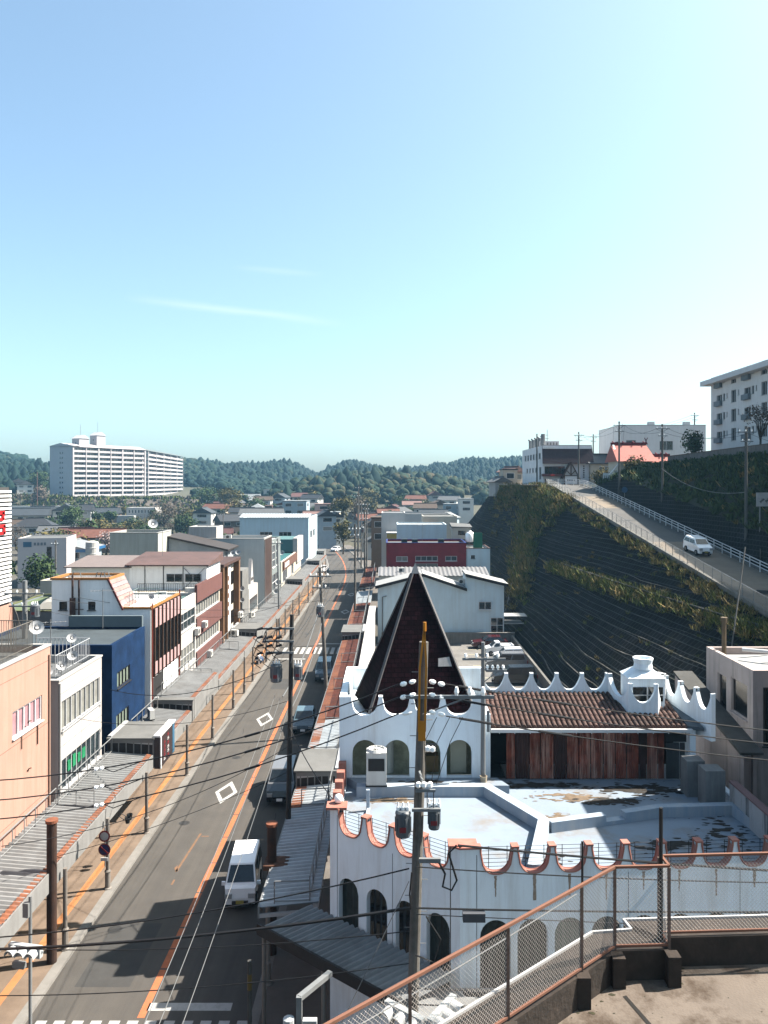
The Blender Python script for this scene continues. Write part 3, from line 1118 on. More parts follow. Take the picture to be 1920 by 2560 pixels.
for nm, a, b, L, pp, ar, n_ in (('wall', A, B, L1, p1, ar1, nAB), ('wall', B, D_, L2, p2, ar2, nBC)):
    w = MB()
    tops = outline(L, pp, 'U', 0, 8.1, 7.27)
    pierced(w, a, b, 0, tops, ar, .22, n_, 1)
    castle.part(nm, w, [CW, TRIM])
    au = Vector((b[0] - a[0], b[1] - a[1], 0)).normalized()
    nn = Vector((*n_, 0)).normalized()
    A3 = Vector((*a, 0))
    # salmon band round each scallop and cap on each pier
    for i, (s0, s1) in enumerate(pp):
        m = MB()
        c0, c1 = A3 + au * (s0 - .03), A3 + au * (s1 + .03)
        q = nn * .05
        m.prism([tuple((c0 + q)[:2]), tuple((c1 + q)[:2]), tuple((c1 - nn * .27)[:2]), tuple((c0 - nn * .27)[:2])], 8.103, 8.16)
        castle.part('pier_cap', m, TRIM)
        if i + 1 < len(pp):
            e = pp[i + 1][0]
            line = [(s, z) for s, z in tops if s1 - 1e-6 <= s <= e + 1e-6]
            m = MB()
            m.tube([A3 + au * s + nn * .015 + Vector((0, 0, z)) for s, z in line], .032, 5)
            m.tube([A3 + au * s - nn * .235 + Vector((0, 0, z)) for s, z in line], .03, 5)
            castle.part('scallop_trim', m, TRIM)
    # curtained glazing set behind the arches
    for k, h in enumerate(ar):
        m = MB()
        c0, c1 = A3 + au * (h[0] - .12) - nn * .27, A3 + au * (h[1] + .12) - nn * .27
        nf = 9
        pl = [0, 4, 8][k % 3] if nm == 'wall' else 0
        for j in range(nf):
            t0, t1 = j / nf, (j + 1) / nf
            off0, off1 = nn * (.04 * (j % 2)), nn * (.04 * ((j + 1) % 2))
            x0, x1 = c0.lerp(c1, t0) + off0, c0.lerp(c1, t1) + off1
            m.face([(x0.x, x0.y, 2.4), (x1.x, x1.y, 2.4), (x1.x, x1.y, 5.95), (x0.x, x0.y, 5.95)])
        castle.part('arch_window', m, CURTG if (b == D_ and k % 5 == 2) else (GL if (a == A and k in (1, 2)) else CURTD))
# vertical joints and rust runs in the render
m = MB()
for a, b, ss, n_ in ((A, B, (.35, 2.85, 5.2), nAB), (B, D_, (.55, 5.6, 9.4), nBC)):
    au = Vector((b[0] - a[0], b[1] - a[1], 0)).normalized(); nn = Vector((*n_, 0)).normalized()
    for s in ss:
        p = Vector((*a, 0)) + au * s + nn * .003
        m.bar(p + Vector((0, 0, 2.5)), p + Vector((0, 0, 7.9 if s in (.35, .55, 5.2) else 7.2)), .018, .006, nn)
castle.pieces('wall_joint', m, M('joint_grey', (.22, .22, .22), .9, .3, 3))
rg_ = random.Random(4)
au = Vector((D_[0] - B[0], D_[1] - B[1], 0)).normalized(); nn = Vector((*nBC, 0)).normalized()
for i in range(8):
    s = .68 + .52 + i * 1.236 + rg_.uniform(-.06, .06)
    m = MB()
    z, w_ = 7.2, .05
    for k in range(7):
        z2 = z - rg_.uniform(.06, .16); w2 = max(.012, w_ * rg_.uniform(.6, 1.15)); d_ = rg_.uniform(-.015, .015)
        p = Vector((*B, 0)) + au * s + nn * .004
        m.face([p - au * w_ + Vector((0, 0, z)), p + au * w_ + Vector((0, 0, z)), p + au * (w2 + d_) + Vector((0, 0, z2)), p + au * (d_ - w2) + Vector((0, 0, z2))])
        z, w_ = z2, w2
    castle.part('rust_run', m, M('rust_stain', (.50, .37, .27), .9, .2, 6, dirt=.5, dcol=(.6, .55, .5), dscale=6))
# remaining outer walls of the lower storeys
m = MB()
m.box(A[0] + .003, 28.95, 0, A[0] + .3, 33.9, 7.0)
m.box(A[0] + .003, 34.2, 0, A[0] + .3, 39.5, 10.748)
m.box(A[0] + .3, 39.2, 0, 4.6, 39.5, 10.75)
m.box(4.6, 37.35, 0, 10.2, 37.6, 9.9)
m.box(10.2, 37.35, 0, 14.4, 37.6, 9.0)
m.box(14.25, 26.3, 0, 14.5, 34.2, 6.9)
castle.part('side_wall', m, CW)
# left parapet: salmon piers in a row
for i in range(5):
    y = 29.3 + i * 1.05
    m = MB(); m.box(A[0] - .02, y, 7.0, A[0] + .3, y + .34, 8.0)
    castle.part('parapet_pier', m, TRIM)
m = MB(); m.box(A[0] + .02, 29.1, 7.0, A[0] + .26, 33.85, 7.22)
castle.part('parapet', m, CW)
m = MB(); m.cbox(-2.0, 28.75, 8.1, .75, .6, .09); m.cbox(2.35, 25.72, 8.1, .95, .55, .09)
castle.pieces('corner_cap', m, TRIM)
m = MB(); m.lathe((-1.95, 28.9, 8.19), [(.02, 0), (.14, .04), (.17, .16), (.13, .28), (.02, .33)], 12)
castle.part('globe_lamp', m, PORC, smooth=True)
# terrace
m = MB()
m.prism([(-1.93, 28.6), (2.34, 25.75), (14.2, 26.5), (14.2, 34.6), (-1.93, 34.6)], 6.6, 6.9)
castle.part('terrace', m, TER)
m = MB(); m.prism([(-1.2, 33.0), (4.35, 33.0), (5.0, 33.0), (4.6, 33.9), (-1.93, 33.9)], 6.9, 7.24)
castle.part('raised_floor', m, TER)


def lowwall(pts, w, z0, z1):
    m = MB()
    n = len(pts)
    lf, rt = [], []
    for i, p in enumerate(pts):
        p = Vector(p)
        d0 = (p - Vector(pts[i - 1])).normalized() if i else None
        d1 = (Vector(pts[i + 1]) - p).normalized() if i < n - 1 else None
        d0, d1 = d0 or d1, d1 or d0
        nn_ = Vector((-(d0.y + d1.y), d0.x + d1.x)).normalized()
        k = w / 2 / max(.4, nn_.dot(Vector((-d0.y, d0.x))))
        lf.append(p + nn_ * k); rt.append(p - nn_ * k)
    for i in range(n - 1):
        q = [lf[i], lf[i + 1], rt[i + 1], rt[i]]
        v = [(x.x, x.y, z0) for x in q] + [(x.x, x.y, z1) for x in q]
        m.raw(v, [(4, 7, 6, 5), (0, 4, 5, 1), (2, 6, 7, 3), (1, 5, 6, 2), (0, 3, 7, 4)])
    return m


castle.part('terrace_divider', lowwall([(-1.45, 32.85), (4.0, 32.85), (5.77, 29.5), (4.75, 25.95)], .42, 6.88, 7.33), TERW)
castle.part('terrace_divider', lowwall([(5.98, 29.42), (8.2, 30.05)], .34, 6.88, 7.3), TERW)
castle.part('terrace_divider', lowwall([(8.2, 30.05), (9.0, 30.28)], .34, 6.88, 7.05), TERW)
castle.part('terrace_divider', lowwall([(9.0, 30.28), (10.6, 30.8), (13.6, 31.0), (14.1, 27.5)], .34, 6.88, 7.3), TERW)
m = MB(); m.box(-1.0, 31.2, 6.9, -.86, 31.34, 7.75); m.bar((-1.0, 29.6, 7.0), (-.9, 31.3, 7.0), .12, .1)
castle.part('terrace_post', m, TERW)
STN = M('black_mould', (.07, .06, .05), .95, .5, 3)
STB = M('brown_silt', (.34, .25, .17), .95, .4, 3)
rs_ = random.Random(12)


def stain(cx, cy, sx, sy, n, mat, z, ang=0.):
    m = MB()
    for i in range(n):
        a, b = rs_.gauss(0, sx), rs_.gauss(0, sy)
        x, y = cx + a * math.cos(ang) - b * math.sin(ang), cy + a * math.sin(ang) + b * math.cos(ang)
        r = rs_.uniform(.05, .24) * math.exp(-(a / sx) ** 2 * .4 - (b / sy) ** 2 * .4) + .02
        k = 9
        m.face([(x + r * rs_.uniform(.5, 1.5) * math.cos(q * 6.283 / k) * 1.6, y + r * rs_.uniform(.5, 1.5) * math.sin(q * 6.283 / k) * .7, z + i * .00012) for q in range(k)])
    o = castle.part('stain', m, mat)
    o['kind'] = 'stuff'


stain(10.2, 28.3, .9, .35, 70, STN, 6.903, .15)
stain(10.6, 33.4, 1.4, .45, 110, STN, 6.903)
stain(9.0, 32.2, .9, .25, 50, STN, 6.9165)
stain(6.6, 30.6, .35, .25, 40, STB, 6.903)
stain(7.6, 32.6, 1.0, .3, 50, STB, 6.909)
stain(6.2, 33.9, 1.6, .25, 60, STN, 6.926)
stain(.2, 32.3, .8, .2, 36, STB, 6.903)
stain(1.6, 33.4, .8, .16, 30, STN, 7.243)
stain(5.2, 27.0, .5, .5, 40, STN, 6.903)
stain(12.6, 29.3, .5, .9, 60, STN, 6.903)
# thin black rails behind the scallops
for a, b, L, n_ in ((A, B, L1, nAB), (B, D_, L2, nBC)):
    au = Vector((b[0] - a[0], b[1] - a[1], 0)).normalized(); nn = Vector((*n_, 0)).normalized()
    o = Vector((*a, 0)) - nn * .42
    m = MB()
    for k in range(8):
        z = 7.05 + k * .13
        m.tube([o + au * .2 + Vector((0, 0, z)), o + au * (L - .2) + Vector((0, 0, z))], .009, 4)
    s = .4
    while s < L:
        m.tube([o + au * s + Vector((0, 0, 6.9)), o + au * s + Vector((0, 0, 7.98))], .012, 4)
        s += .62
    castle.part('railing', m, BLK)
# upper block with four arches and scallops
W1 = 6.35
pu = [(0, .52), (1.70, 1.88), (3.06, 3.24), (4.42, 4.60), (5.80, W1)]
au_ = [(.56, 1.66, 7.24, 8.3), (1.94, 3.04, 7.24, 8.3), (3.30, 4.40, 7.24, 8.3), (4.66, 5.76, 7.24, 8.3)]
w = MB(); pierced(w, (-2.25, 33.9), (-2.25 + W1, 33.9), 6.9, outline(W1, pu, 'U', 0, 10.75, 9.93), au_, .3, (0, -1), 0)
castle.part('upper_wall', w, CW)
m = MB()
m.box(-1.9, 35.2, 6.9, 4.2, 35.35, 9.6)
castle.part('gallery_wall', m, M('gallery_paint', (.60, .62, .44), .85, .45, 1.3, dirt=.5, dcol=(.12, .13, .1)))
m = MB(); m.box(4.1, 34.2, 6.9, 4.35, 37.4, 9.9); m.box(-1.95, 34.2, 9.55, 4.1, 39.2, 9.7)
castle.part('upper_side', m, CW)
m = MB(); m.box(2.62, 34.5, 7.24, 3.32, 34.56, 9.0)
castle.part('gallery_door', m, M('cream_door', (.55, .53, .40), .7, .08))
m = MB(); m.lathe((-.25, 34.7, 7.24), [(.36, 0), (.36, 1.6), (.05, 1.75)], 14)
castle.part('round_column', m, M('pale_tank', (.6, .62, .56), .6, .1))
m = MB(); m.box(1.3, 34.55, 7.24, 2.1, 35.1, 7.95); m.mi = 1; m.box(1.25, 34.6, 8.2, 2.0, 34.66, 8.5)
castle.part('stored_crate', m, [M('ochre_board', (.33, .22, .09), .8, .2), GL])
# spire
ap = Vector((1.12, 36.2, 16.3))
bz = 9.9
sq = [Vector((-.98, 34.12, bz)), Vector((3.75, 34.5, bz)), Vector((3.15, 38.4, bz)), Vector((-1.72, 37.25, bz))]
m = MB()
for i in range(4):
    m.face([sq[i], sq[(i + 1) % 4], ap])
m.face(sq[::-1])
sp_ = castle.part('spire', m, SPIRE)
m = MB()
for q in sq:
    d = (ap - q) * .93
    m.bar(q, q + d, .13, .06, ((q - Vector((1.1, 36.2, bz))).normalized() + Vector((0, 0, .4))))
castle.part('ridge_strip', m, RIDGE_M, parent=sp_)
m = MB()
f = .055
cp = [ap + (q - ap) * f * 1.25 for q in sq]
for i in range(4):
    m.face([cp[i], cp[(i + 1) % 4], ap + Vector((0, 0, .06))])
castle.part('spire_cap', m, M('zinc', (.45, .46, .47), .4, .1, metal=.3), parent=sp_)
m = MB()
c = sq[0].lerp(sq[1], .74).lerp(ap, .30)
nf = (sq[1] - sq[0]).cross(ap - sq[0]).normalized() * -1
if nf.y > 0: nf = -nf
uu = (sq[1] - sq[0]).normalized(); vv = uu.cross(nf).normalized()
if vv.z < 0: vv = -vv
cc = c + nf * .03
m.face([cc, cc + uu * .62, cc + uu * .52 + vv * .42, cc + vv * .36 + uu * .02])
castle.part('flashing_patch', m, M('pale_tarp', (.55, .55, .55), .8, .15, 6, dirt=.5, dcol=(.2, .2, .2), streaky=True), parent=sp_)
# pantile roof with the rust-stained screen below it
m = MB()
nrow = 38
for i in range(nrow):
    x0 = 4.38 + i * (8.6 / nrow)
    pr = []
    for k in range(6):
        a = math.pi * k / 5
        pr.append((x0 + .088 - .088 * math.cos(a), .095 * math.sin(a)))
    pr.append((x0 + 8.6 / nrow, -.01))
    for (xa, ha), (xb, hb) in zip(pr[:-1], pr[1:]):
        for j in range(7):
            ya, yb = 34.15 + j * .45, 34.15 + (j + 1) * .45 + .03
            za, zb = 9.34 + j * .095 + .022, 9.34 + (j + 1) * .095
            m.face([(xa, ya, za + ha), (xb, ya, za + hb), (xb, yb, zb + hb), (xa, yb, zb + ha)])
            if j == 0:
                m.face([(xa, ya, za + ha), (xb, ya, za + hb), (xb, ya, za - .06), (xa, ya, za - .06)])
            else:
                m.face([(xa, ya, za + ha), (xb, ya, za + hb), (xb, ya, za + hb - .02), (xa, ya, za + ha - .02)])
castle.part('tiled_roof', m, PTILE)
m = MB(); m.box(4.38, 34.3, 9.2, 13.0, 37.3, 9.3); m.prism([(12.98, 34.2), (13.6, 33.9), (13.5, 37.2), (12.98, 37.2)], 9.25, [9.4, 9.4, 9.9, 9.9])
castle.part('roof_deck', m, M('blue_grey_flashing', (.22, .30, .36), .6, .15, 2, dirt=.5, dcol=(.06, .06, .06)))
m = MB(); m.box(4.36, 33.98, 9.16, 13.15, 34.13, 9.3)
for k in range(13):
    m.box(4.7 + k * .67, 33.95, 9.12, 4.73 + k * .67, 33.98, 9.3)
castle.part('gutter', m, WFR)
RSHEET = M('rusted_sheet', (.125, .032, .018), .85, .8, 1.4, bump=.3, bscale=20, dirt=1., dcol=(.36, .22, .17), streaky=True, dlo=.48, dhi=.66)
RSHEETD = M('dark_rusted_sheet', (.030, .012, .010), .85, .5, 1.3, bump=.3, bscale=20, dirt=.8, dcol=(.16, .06, .035), streaky=True, dlo=.5, dhi=.8)
x = 5.12
for k, w_ in enumerate((.42, .62, .5, .6, .56, .55, .52, .56, .54, .5, .55, .34, .5, .3)):
    m = MB()
    m.corr((x, 34.7 + .015 * (k % 2), 6.9), (w_ - .035, 0, 0), (0, 0, 2.26), 5, .03, (0, -1, 0))
    castle.part('screen_panel', m, RSHEETD if k in (1, 4, 11) else RSHEET)
    x += w_
m = MB(); m.box(4.4, 34.8, 6.9, 5.1, 36.5, 6.92); m.box(4.36, 36.5, 6.9, 13.2, 36.6, 9.2); m.box(x, 34.62, 8.55, 13.1, 34.75, 9.2)
castle.part('back_wall', m, M('shed_dark_wall', (.05, .06, .065), .9, .3, 2))
m = MB(); m.box(x + .05, 34.66, 6.9, x + .62, 34.72, 8.5); m.box(x + .66, 34.66, 6.9, 13.05, 34.72, 8.5)
castle.part('shed_door', m, M('grey_door', (.075, .09, .095), .7, .3, 3, dirt=.5, dcol=(.2, .2, .2), streaky=True))
m = MB(); m.cbox(13.25, 34.4, 6.9, .25, .3, 2.3)
castle.part('shed_column', m, CW)
# spiky white parapet behind the tiled roof and down the right side
seglist = [((4.3, 37.3), (10.35, 37.3), 5, 9.5), ((10.35, 37.3), (10.75, 35.3), 1, 9.4), ((10.75, 35.3), (12.05, 35.2), 1, 9.4), ((12.05, 35.2), (12.9, 36.9), 1, 9.4), ((12.9, 36.9), (13.8, 33.6), 3, 8.9)]
for a, b, n_, zb in seglist:
    L = math.hypot(b[0] - a[0], b[1] - a[1])
    st_ = L / n_
    pw = .085
    pr = [(max(0, i * st_ - pw), min(L, i * st_ + pw)) for i in range(n_ + 1)]
    w = MB()
    pierced(w, a, b, zb, outline(L, pr, 'V', 0, 10.95, 10.15 if L > 1.5 else 10.1), [], .2, (b[1] - a[1], -(b[0] - a[0])), 0)
    castle.part('spiked_parapet', w, CW)
# square roof turret with a round vent
m = MB()
m.box(10.95, 35.9, 9.2, 12.6, 37.2, 11.05)
k = len(m.v)
m.raw([(10.9, 35.85, 11.05), (12.65, 35.85, 11.05), (12.65, 37.25, 11.05), (10.9, 37.25, 11.05), (11.45, 36.25, 11.42), (12.1, 36.25, 11.42), (12.1, 36.85, 11.42), (11.45, 36.85, 11.42)],
      [(0, 1, 5, 4), (1, 2, 6, 5), (2, 3, 7, 6), (3, 0, 4, 7), (4, 5, 6, 7)])
tu = castle.part('turret', m, CW)
m = MB(); m.lathe((11.78, 36.5, 11.38), [(.44, 0), (.40, .25), (.46, .44), (.46, .5), (.38, .5), (.36, .3)], 20)
castle.part('vent_collar', m, CW, parent=tu, smooth=False)
m = MB(); m.box(11.05, 35.87, 10.0, 12.5, 35.9, 10.65); m.mi = 1; m.box(11.75, 35.84, 10.0, 11.81, 35.87, 10.65); m.box(11.05, 35.84, 10.28, 12.5, 35.87, 10.31)
castle.part('turret_window', m, [GL, WFR], parent=tu)
m = MB(); m.tube([(12.85, 36.6, 9.4), (12.85, 36.6, 11.1), (12.5, 36.6, 11.15)], .05)
castle.part('roof_pipe', m, WFR)

# outdoor unit on the terrace
ac = T('outdoor_unit', 'tall white air-conditioning unit standing before the leftmost terrace arch', 'air conditioner', (-.62, 32.95, 7.33))
m = MB(); m.box(-.42, -.33, .06, .42, .33, 1.42)
ac.lpart('cabinet', m, M('unit_enamel', (.66, .66, .63), .5, .06, dirt=.25, dcol=(.3, .28, .25), streaky=True))
m = MB(); m.box(-.34, -.345, .66, .34, -.333, 1.18)
ac.lpart('grille', m, BLK)
m = MB(); m.lathe((0, 0, 1.42), [(.42, 0), (.36, .1), (.33, .1), (.31, .03)], 20); m.lathe((0, 0, 1.43), [(.1, 0), (.1, .1)], 10)
for k in range(8):
    a = k * math.pi / 4
    m.bar((.1 * math.cos(a), .1 * math.sin(a), 1.5), (.34 * math.cos(a), .34 * math.sin(a), 1.51), .02, .015)
ac.lpart('fan_cowl', m, M('unit_enamel'))
m = MB(); m.box(-.45, -.36, -.0, .45, -.2, .06); m.box(-.45, .2, 0, .45, .36, .06)
ac.lpart('foot', m, BLK)
m = MB(); m.lathe((0, 0, 0), [(.13, 0), (.16, .28), (.14, .28), (.12, .05)], 12)
pt = solo('flower_pot', 'small beige pot beside the rightmost terrace arch', 'plant pot', m, M('beige_pot', (.45, .38, .28), .8, .1))
pt.location = (3.95, 33.35, 7.24)
m = MB()
m.cbox(12.75, 33.0, 6.9, .75, .75, 1.5)
solo('roof_cabinet', 'weathered grey cabinet on the terrace by the dark shed door', 'cabinet', m, M('stained_cabinet', (.42, .43, .43), .7, .15, 2, dirt=.6, dcol=(.12, .11, .1), streaky=True), (12.75, 33, 6.9))
m = MB(); m.cbox(13.1, 31.9, 6.9, .8, .8, 1.5)
solo('roof_cabinet', 'weathered grey cabinet on the terrace, nearer the white peeling wall', 'cabinet', m, M('stained_cabinet'), (13.1, 31.9, 6.9))
m = MB(); m.box(13.62, 26.6, 6.9, 13.85, 31.4, 8.0); m.mi = 1; m.box(13.58, 26.6, 8.003, 13.89, 31.4, 8.07)
solo('peeling_wall', 'white peeling boundary wall along the right side of the terrace', 'wall', m, [M('peeling_paint', (.6, .6, .6), .9, .1, 1, dirt=.9, dcol=(.05, .05, .05), streaky=True, dlo=.48, dhi=.62), M('pink_coping', (.42, .24, .23), .8, .2)], (13.7, 29, 6.9))

# ------------------------------------------------------------------ pinkish concrete building at the right edge
PINK = M('stained_pink_concrete', (.49, .41, .38), .9, .12, .9, bump=.2, dirt=.75, dcol=(.07, .06, .055), streaky=True, dlo=.52, dhi=.8)
pk = block('concrete_building', 'stained pinkish concrete building with open upper floor at the right edge', 'building', 16.0, 34.5, 24, 39.6, 0, 11.75, PINK, ROOFW,
           [('W', .55, 9.35, 1.7, 1.6, 1, 1, PINK, GL), ('W', 2.75, 8.9, 1.0, 1.9, 1, 1, PINK, GL), ('S', .45, 8.4, 2.4, 2.6, 2, 1, DFR, GL), ('W', 2.2, 5.2, 1.0, .8, 2, 1, DFR, GL)], .35)
m = MB()
m.prism([(15.1, 33.4), (15.98, 34.6), (15.98, 41.5), (15.1, 41.5)], 0, [8.3, 8.3, 9.9, 9.9])
m.mi = 1
m.bar((15.5, 33.5, 8.4), (15.5, 41.5, 10.0), 1.0, .12)
pk.part('lower_wing', m, [PINK, CONCD])
m = MB(); m.box(16.8, 26.2, 0, 24, 34.3, 17.6)
pk.part('added_shadow_block', m, PINK)  # unseen mass added beyond the frame edge to shade the terrace
m = MB(); m.tube([(16.6, 38.9, 11.5), (16.6, 38.9, 13.1)], .12, 8); m.tube([(16.6, 38.9, 13.1), (16.6, 38.9, 13.35)], .17, 8)
pk.part('flue', m, M('buff_flue', (.34, .25, .15), .8, .2, dirt=.5))
m = MB(); m.tube([(17.2, 38.2, 11.9), (18.2, 37.4, 11.95), (19.0, 37.2, 11.9)], .09, 8); m.tube([(18.4, 37.6, 11.4), (18.4, 37.6, 12.1)], .06, 6); m.tube([(18.9, 37.4, 11.4), (18.9, 37.4, 12.1)], .06, 6)
pk.pieces('roof_pipe', m, WFR)
m = MB(); m.tube([(15.9, 37.2, 5.2), (15.9, 37.2, 8.2)], .06); m.lathe((15.85, 37.2, 8.0), [(.08, 0), (.2, .12), (.2, .4), (.05, .5)], 10)
pk.part('wall_vent', m, CONCD)
m = MB()
for k in range(7): m.bar((19.55 + k * .09, 39.3, 12.2 + k * .4), (19.55 + (k + 1) * .09, 39.3, 12.2 + (k + 1) * .4), .3, .05, (0, 1, 0))
pk.part('striped_duct', m, M('pale_duct', (.5, .55, .65), .5, .3, 8))

# ------------------------------------------------------------------ the shops behind the castle, along the right of the street
GREYW = M('pale_grey_cladding', (.38, .47, .51), .8, .05, .6, dirt=.3, dcol=(.3, .29, .27), streaky=True)
WHW = M('white_wall', (.74, .74, .73), .8, .05, .6, dirt=.4, dcol=(.34, .32, .29), streaky=True, dlo=.5, dhi=.85)
CRW = M('cream_wall', (.60, .55, .46), .85, .07, .6, dirt=.4, dcol=(.26, .23, .19), streaky=True, dlo=.5, dhi=.85)
DKR = M('brown_roof_sheet', (.14, .075, .06), .7, .15, 1.5)
m = MB(); m.box(-2.65, 42, 0, -2.0, 97, 4.72); m.mi = 1; m.box(-2.72, 42, 4.72, -1.9, 97, 4.85)
solo('shopfront_wall', 'long low white wall between the right-hand arcade roof and the car park', 'wall', m, [WHW, M('white_coping', (.66, .66, .65), .8, .06, dirt=.3)], (-2.3, 70, 0))
m = MB(); m.box(-1.2, 97.35, 0, 15.4, 97.6, 1.35); m.mi = 1; m.box(-1.2, 97.3, 1.353, 15.45, 97.65, 1.45)
solo('car_park_wall', 'grey concrete wall closing the far end of the car park', 'wall', m, [CONC, KERB], (7, 97.5, 0))
m = MB()
for k in range(14):
    a, b = 70 + k * 2, 72 + k * 2
    m.bar((15.1 + (.0 if a > 60 else 0), a, .55), (15.1, b, .55), .25, 1.1)
solo('car_park_wall', 'low concrete kerb wall between the parked cars and the dark hillside', 'wall', m, CONC, (15.1, 84, 0))
# saw-roofed white building
ge = T('gabled_building', 'white windowless building with two shallow black-edged roof slopes behind the spire', 'building', (6.5, 98.2, 0))
m = MB()
px_ = [(-1.7, 6.95), (3.6, 8.3), (4.3, 8.3), (9.4, 6.6), (9.4, 8.3), (14.2, 7.2)]
poly = [(-1.7, 0)] + px_ + [(14.2, 0)]
m.face([(x, 98.2, z) for x, z in poly])
m.face([(x, 102.5, z) for x, z in poly][::-1])
for (xa, za), (xb, zb) in zip(poly[:-1], poly[1:]):
    m.face([(xa, 98.2, za), (xa, 102.5, za), (xb, 102.5, zb), (xb, 98.2, zb)])
ge.part('wall', m, GREYW)
for (xa, za), (xb, zb) in (((-2.0, 6.85), (4.0, 8.38)), ((3.95, 8.42), (9.5, 6.55)), ((9.3, 8.4), (14.7, 7.1))):
    m = MB(); m.bar((0, 97.8, 0), (0, 109.3, 0), .01, .01)
    m = MB()
    v = [(xa, 97.7, za), (xb, 97.7, zb), (xb, 102.7, zb), (xa, 102.7, za)]
    m.raw([(p[0], p[1], p[2] + .08) for p in v] + [(p[0], p[1], p[2] + .38) for p in v], [(4, 5, 6, 7), (0, 3, 2, 1), (1, 2, 6, 5), (3, 0, 4, 7), (2, 3, 7, 6)])
    m.mi = 1
    m.raw([(v[0][0], 97.69, za + .0), (v[1][0], 97.69, zb + .0), (v[1][0], 97.69, zb + .36), (v[0][0], 97.69, za + .36)], [(0, 1, 2, 3)])
    ge.part('roof', m, [ROOFW, M('black_fascia', (.03, .028, .028), .7, .2)])
for r, nx in (((11.0, 4.2, 1.6, 1.0), 2), ((11.6 + .9, 1.3, 1.6, 1.9), 2)):
    m = MB()
    window(ge, (0, 98.05, 0), (1, 0, 0), (0, -1, 0), r, WFR, GL if r[1] < 3 else GLB, nx, 1 if r[1] > 3 else 2, local=False, depth=.02)
m = MB(); m.tube([(-1.1, 98.1, .2), (-1.1, 98.1, 5.8), (-.6, 98.1, 5.9)], .07)
ge.part('downpipe', m, STEEL)
m = MB(); m.box(14.2, 98.6, 3.2, 17.2, 101, 3.3); m.box(14.2, 98.6, 2.3, 17.6, 101, 2.4)
ge.part('side_canopy', m, ROOFW)
m = MB(); m.corr((-1.9, 111.5, 6.85), (16, 0, 0), (0, 5.0, .75), 26, .07, (0, 0, 1)); m.mi = 1; m.box(-1.8, 111.7, 0, 14, 116.4, 6.8)
solo('warehouse', 'low building with a wide ribbed grey metal roof in front of the dark red building', 'building', m, [M('ribbed_grey_roof', (.40, .41, .43), .6, .1, .7, dirt=.3, dcol=(.2, .19, .18)), CRW], (6, 114, 0))
RED = M('dark_red_tile_cladding', (.40, .024, .045), .6, .25, 1.2, bump=.2, bscale=8)
rb = block('red_building', 'dark red building with white-framed windows and blue roof edging', 'building', -.75, 118, 11.35, 126, 0, 11.05, RED, ROOFG,
           [('S', 1.5, 8.3, 1.75, .75, 2, 1, WFR, CURT), ('S', 4.4, 8.35, 3.4, .75, 4, 1, WFR, GLB), ('S', 4.4, 7.35, 3.4, .6, 2, 1, WFR, CURT), ('S', 8.95, 8.35, 1.75, .75, 2, 1, WFR, GLB)], .3, cap=M('blue_coping', (.03, .06, .30), .6, .1))
block('annex', 'small white annex with a brown roof edge beside the dark red building', 'building', 11.4, 118.3, 15.0, 125, 0, 10.2, GREYW, ROOFG, [('S', .7, 8.7, .6, .5, 1, 1, DFR, GL)], .2, cap=DKR)
block('rear_block', 'plain pale wall block rising just behind the dark red building', 'building', 1.0, 135, 9.6, 143, 0, 13.0, GREYW, ROOFW, (), .2)
block('tower_block', 'tall pale block with a yellow panel beside the street, behind the dark red building', 'building', -1.9, 152, 2.7, 160, 0, 14.4, WHW, ROOFW, (), .2)
yb_ = MB(); yb_.box(-.8, 148.5, 6, 1.4, 151, 10.6); yb_.mi = 1; yb_.box(-.9, 148.4, 10.6, 1.5, 151.1, 10.75)
solo('yellow_block', 'small yellow-panelled block below the tall pale one', 'building', yb_, [M('yellow_panel', (.50, .38, .10), .7, .1), WFR], (0, 150, 0))
block('cream_block', 'low cream building with an orange sign behind the pale rear block', 'building', 6.5, 160, 13.5, 168, 0, 13.4, CRW, ROOFW, [('S', .6, 11.0, 1.6, .9, 2, 1, WFR, GL)], .2)
m = MB(); m.box(6.9, 159.6, 11.0, 9.4, 159.8, 12.2)
solo('orange_sign', 'orange sign panel on the front of the low cream building', 'sign', m, M('orange_panel', (.55, .22, .04), .6, .1), (8, 159.7, 11))
block('long_white_building', 'long white building with a grey flat roof at the far foot of the hillside', 'building', 2.5, 178, 13.5, 186, 0, 13.2, WHW, ROOFG, (), .2)
hs = T('small_house', 'small cream rooftop hut beside the round white water tank', 'house', (10.5, 128, 10.9))
m = MB(); m.box(10.0, 127, 11.0, 13.0, 131, 12.9); hs.part('wall', m, CRW)
m = MB(); m.prism([(9.8, 126.8), (13.2, 126.8), (13.2, 131.2), (9.8, 131.2)], 12.9, [13.1, 13.0, 13.3, 13.5]); hs.part('roof', m, ROOFG)
m = MB(); m.box(10.9, 126.96, 11.7, 12.1, 126.99, 12.4); hs.part('window', m, GL)
m = MB(); m.lathe((12.5, 123.6, 10.85), [(.7, 0), (.75, .1), (.75, 1.2), (.5, 1.5), (.22, 1.6), (.2, 1.75)], 16)
solo('water_tank', 'round white water tank on the roof of the dark red building', 'water tank', m, PORC, (12.5, 123.6, 10.85), smooth=True)
m = MB(); m.box(12.6, 119.8, 9.9, 14.0, 119.95, 12.5)
solo('green_sign', 'bright green sign panel standing on the white annex roof', 'sign', m, M('bright_green_panel', (.02, .30, .16), .5, .1), (13.2, 119.9, 9.9))
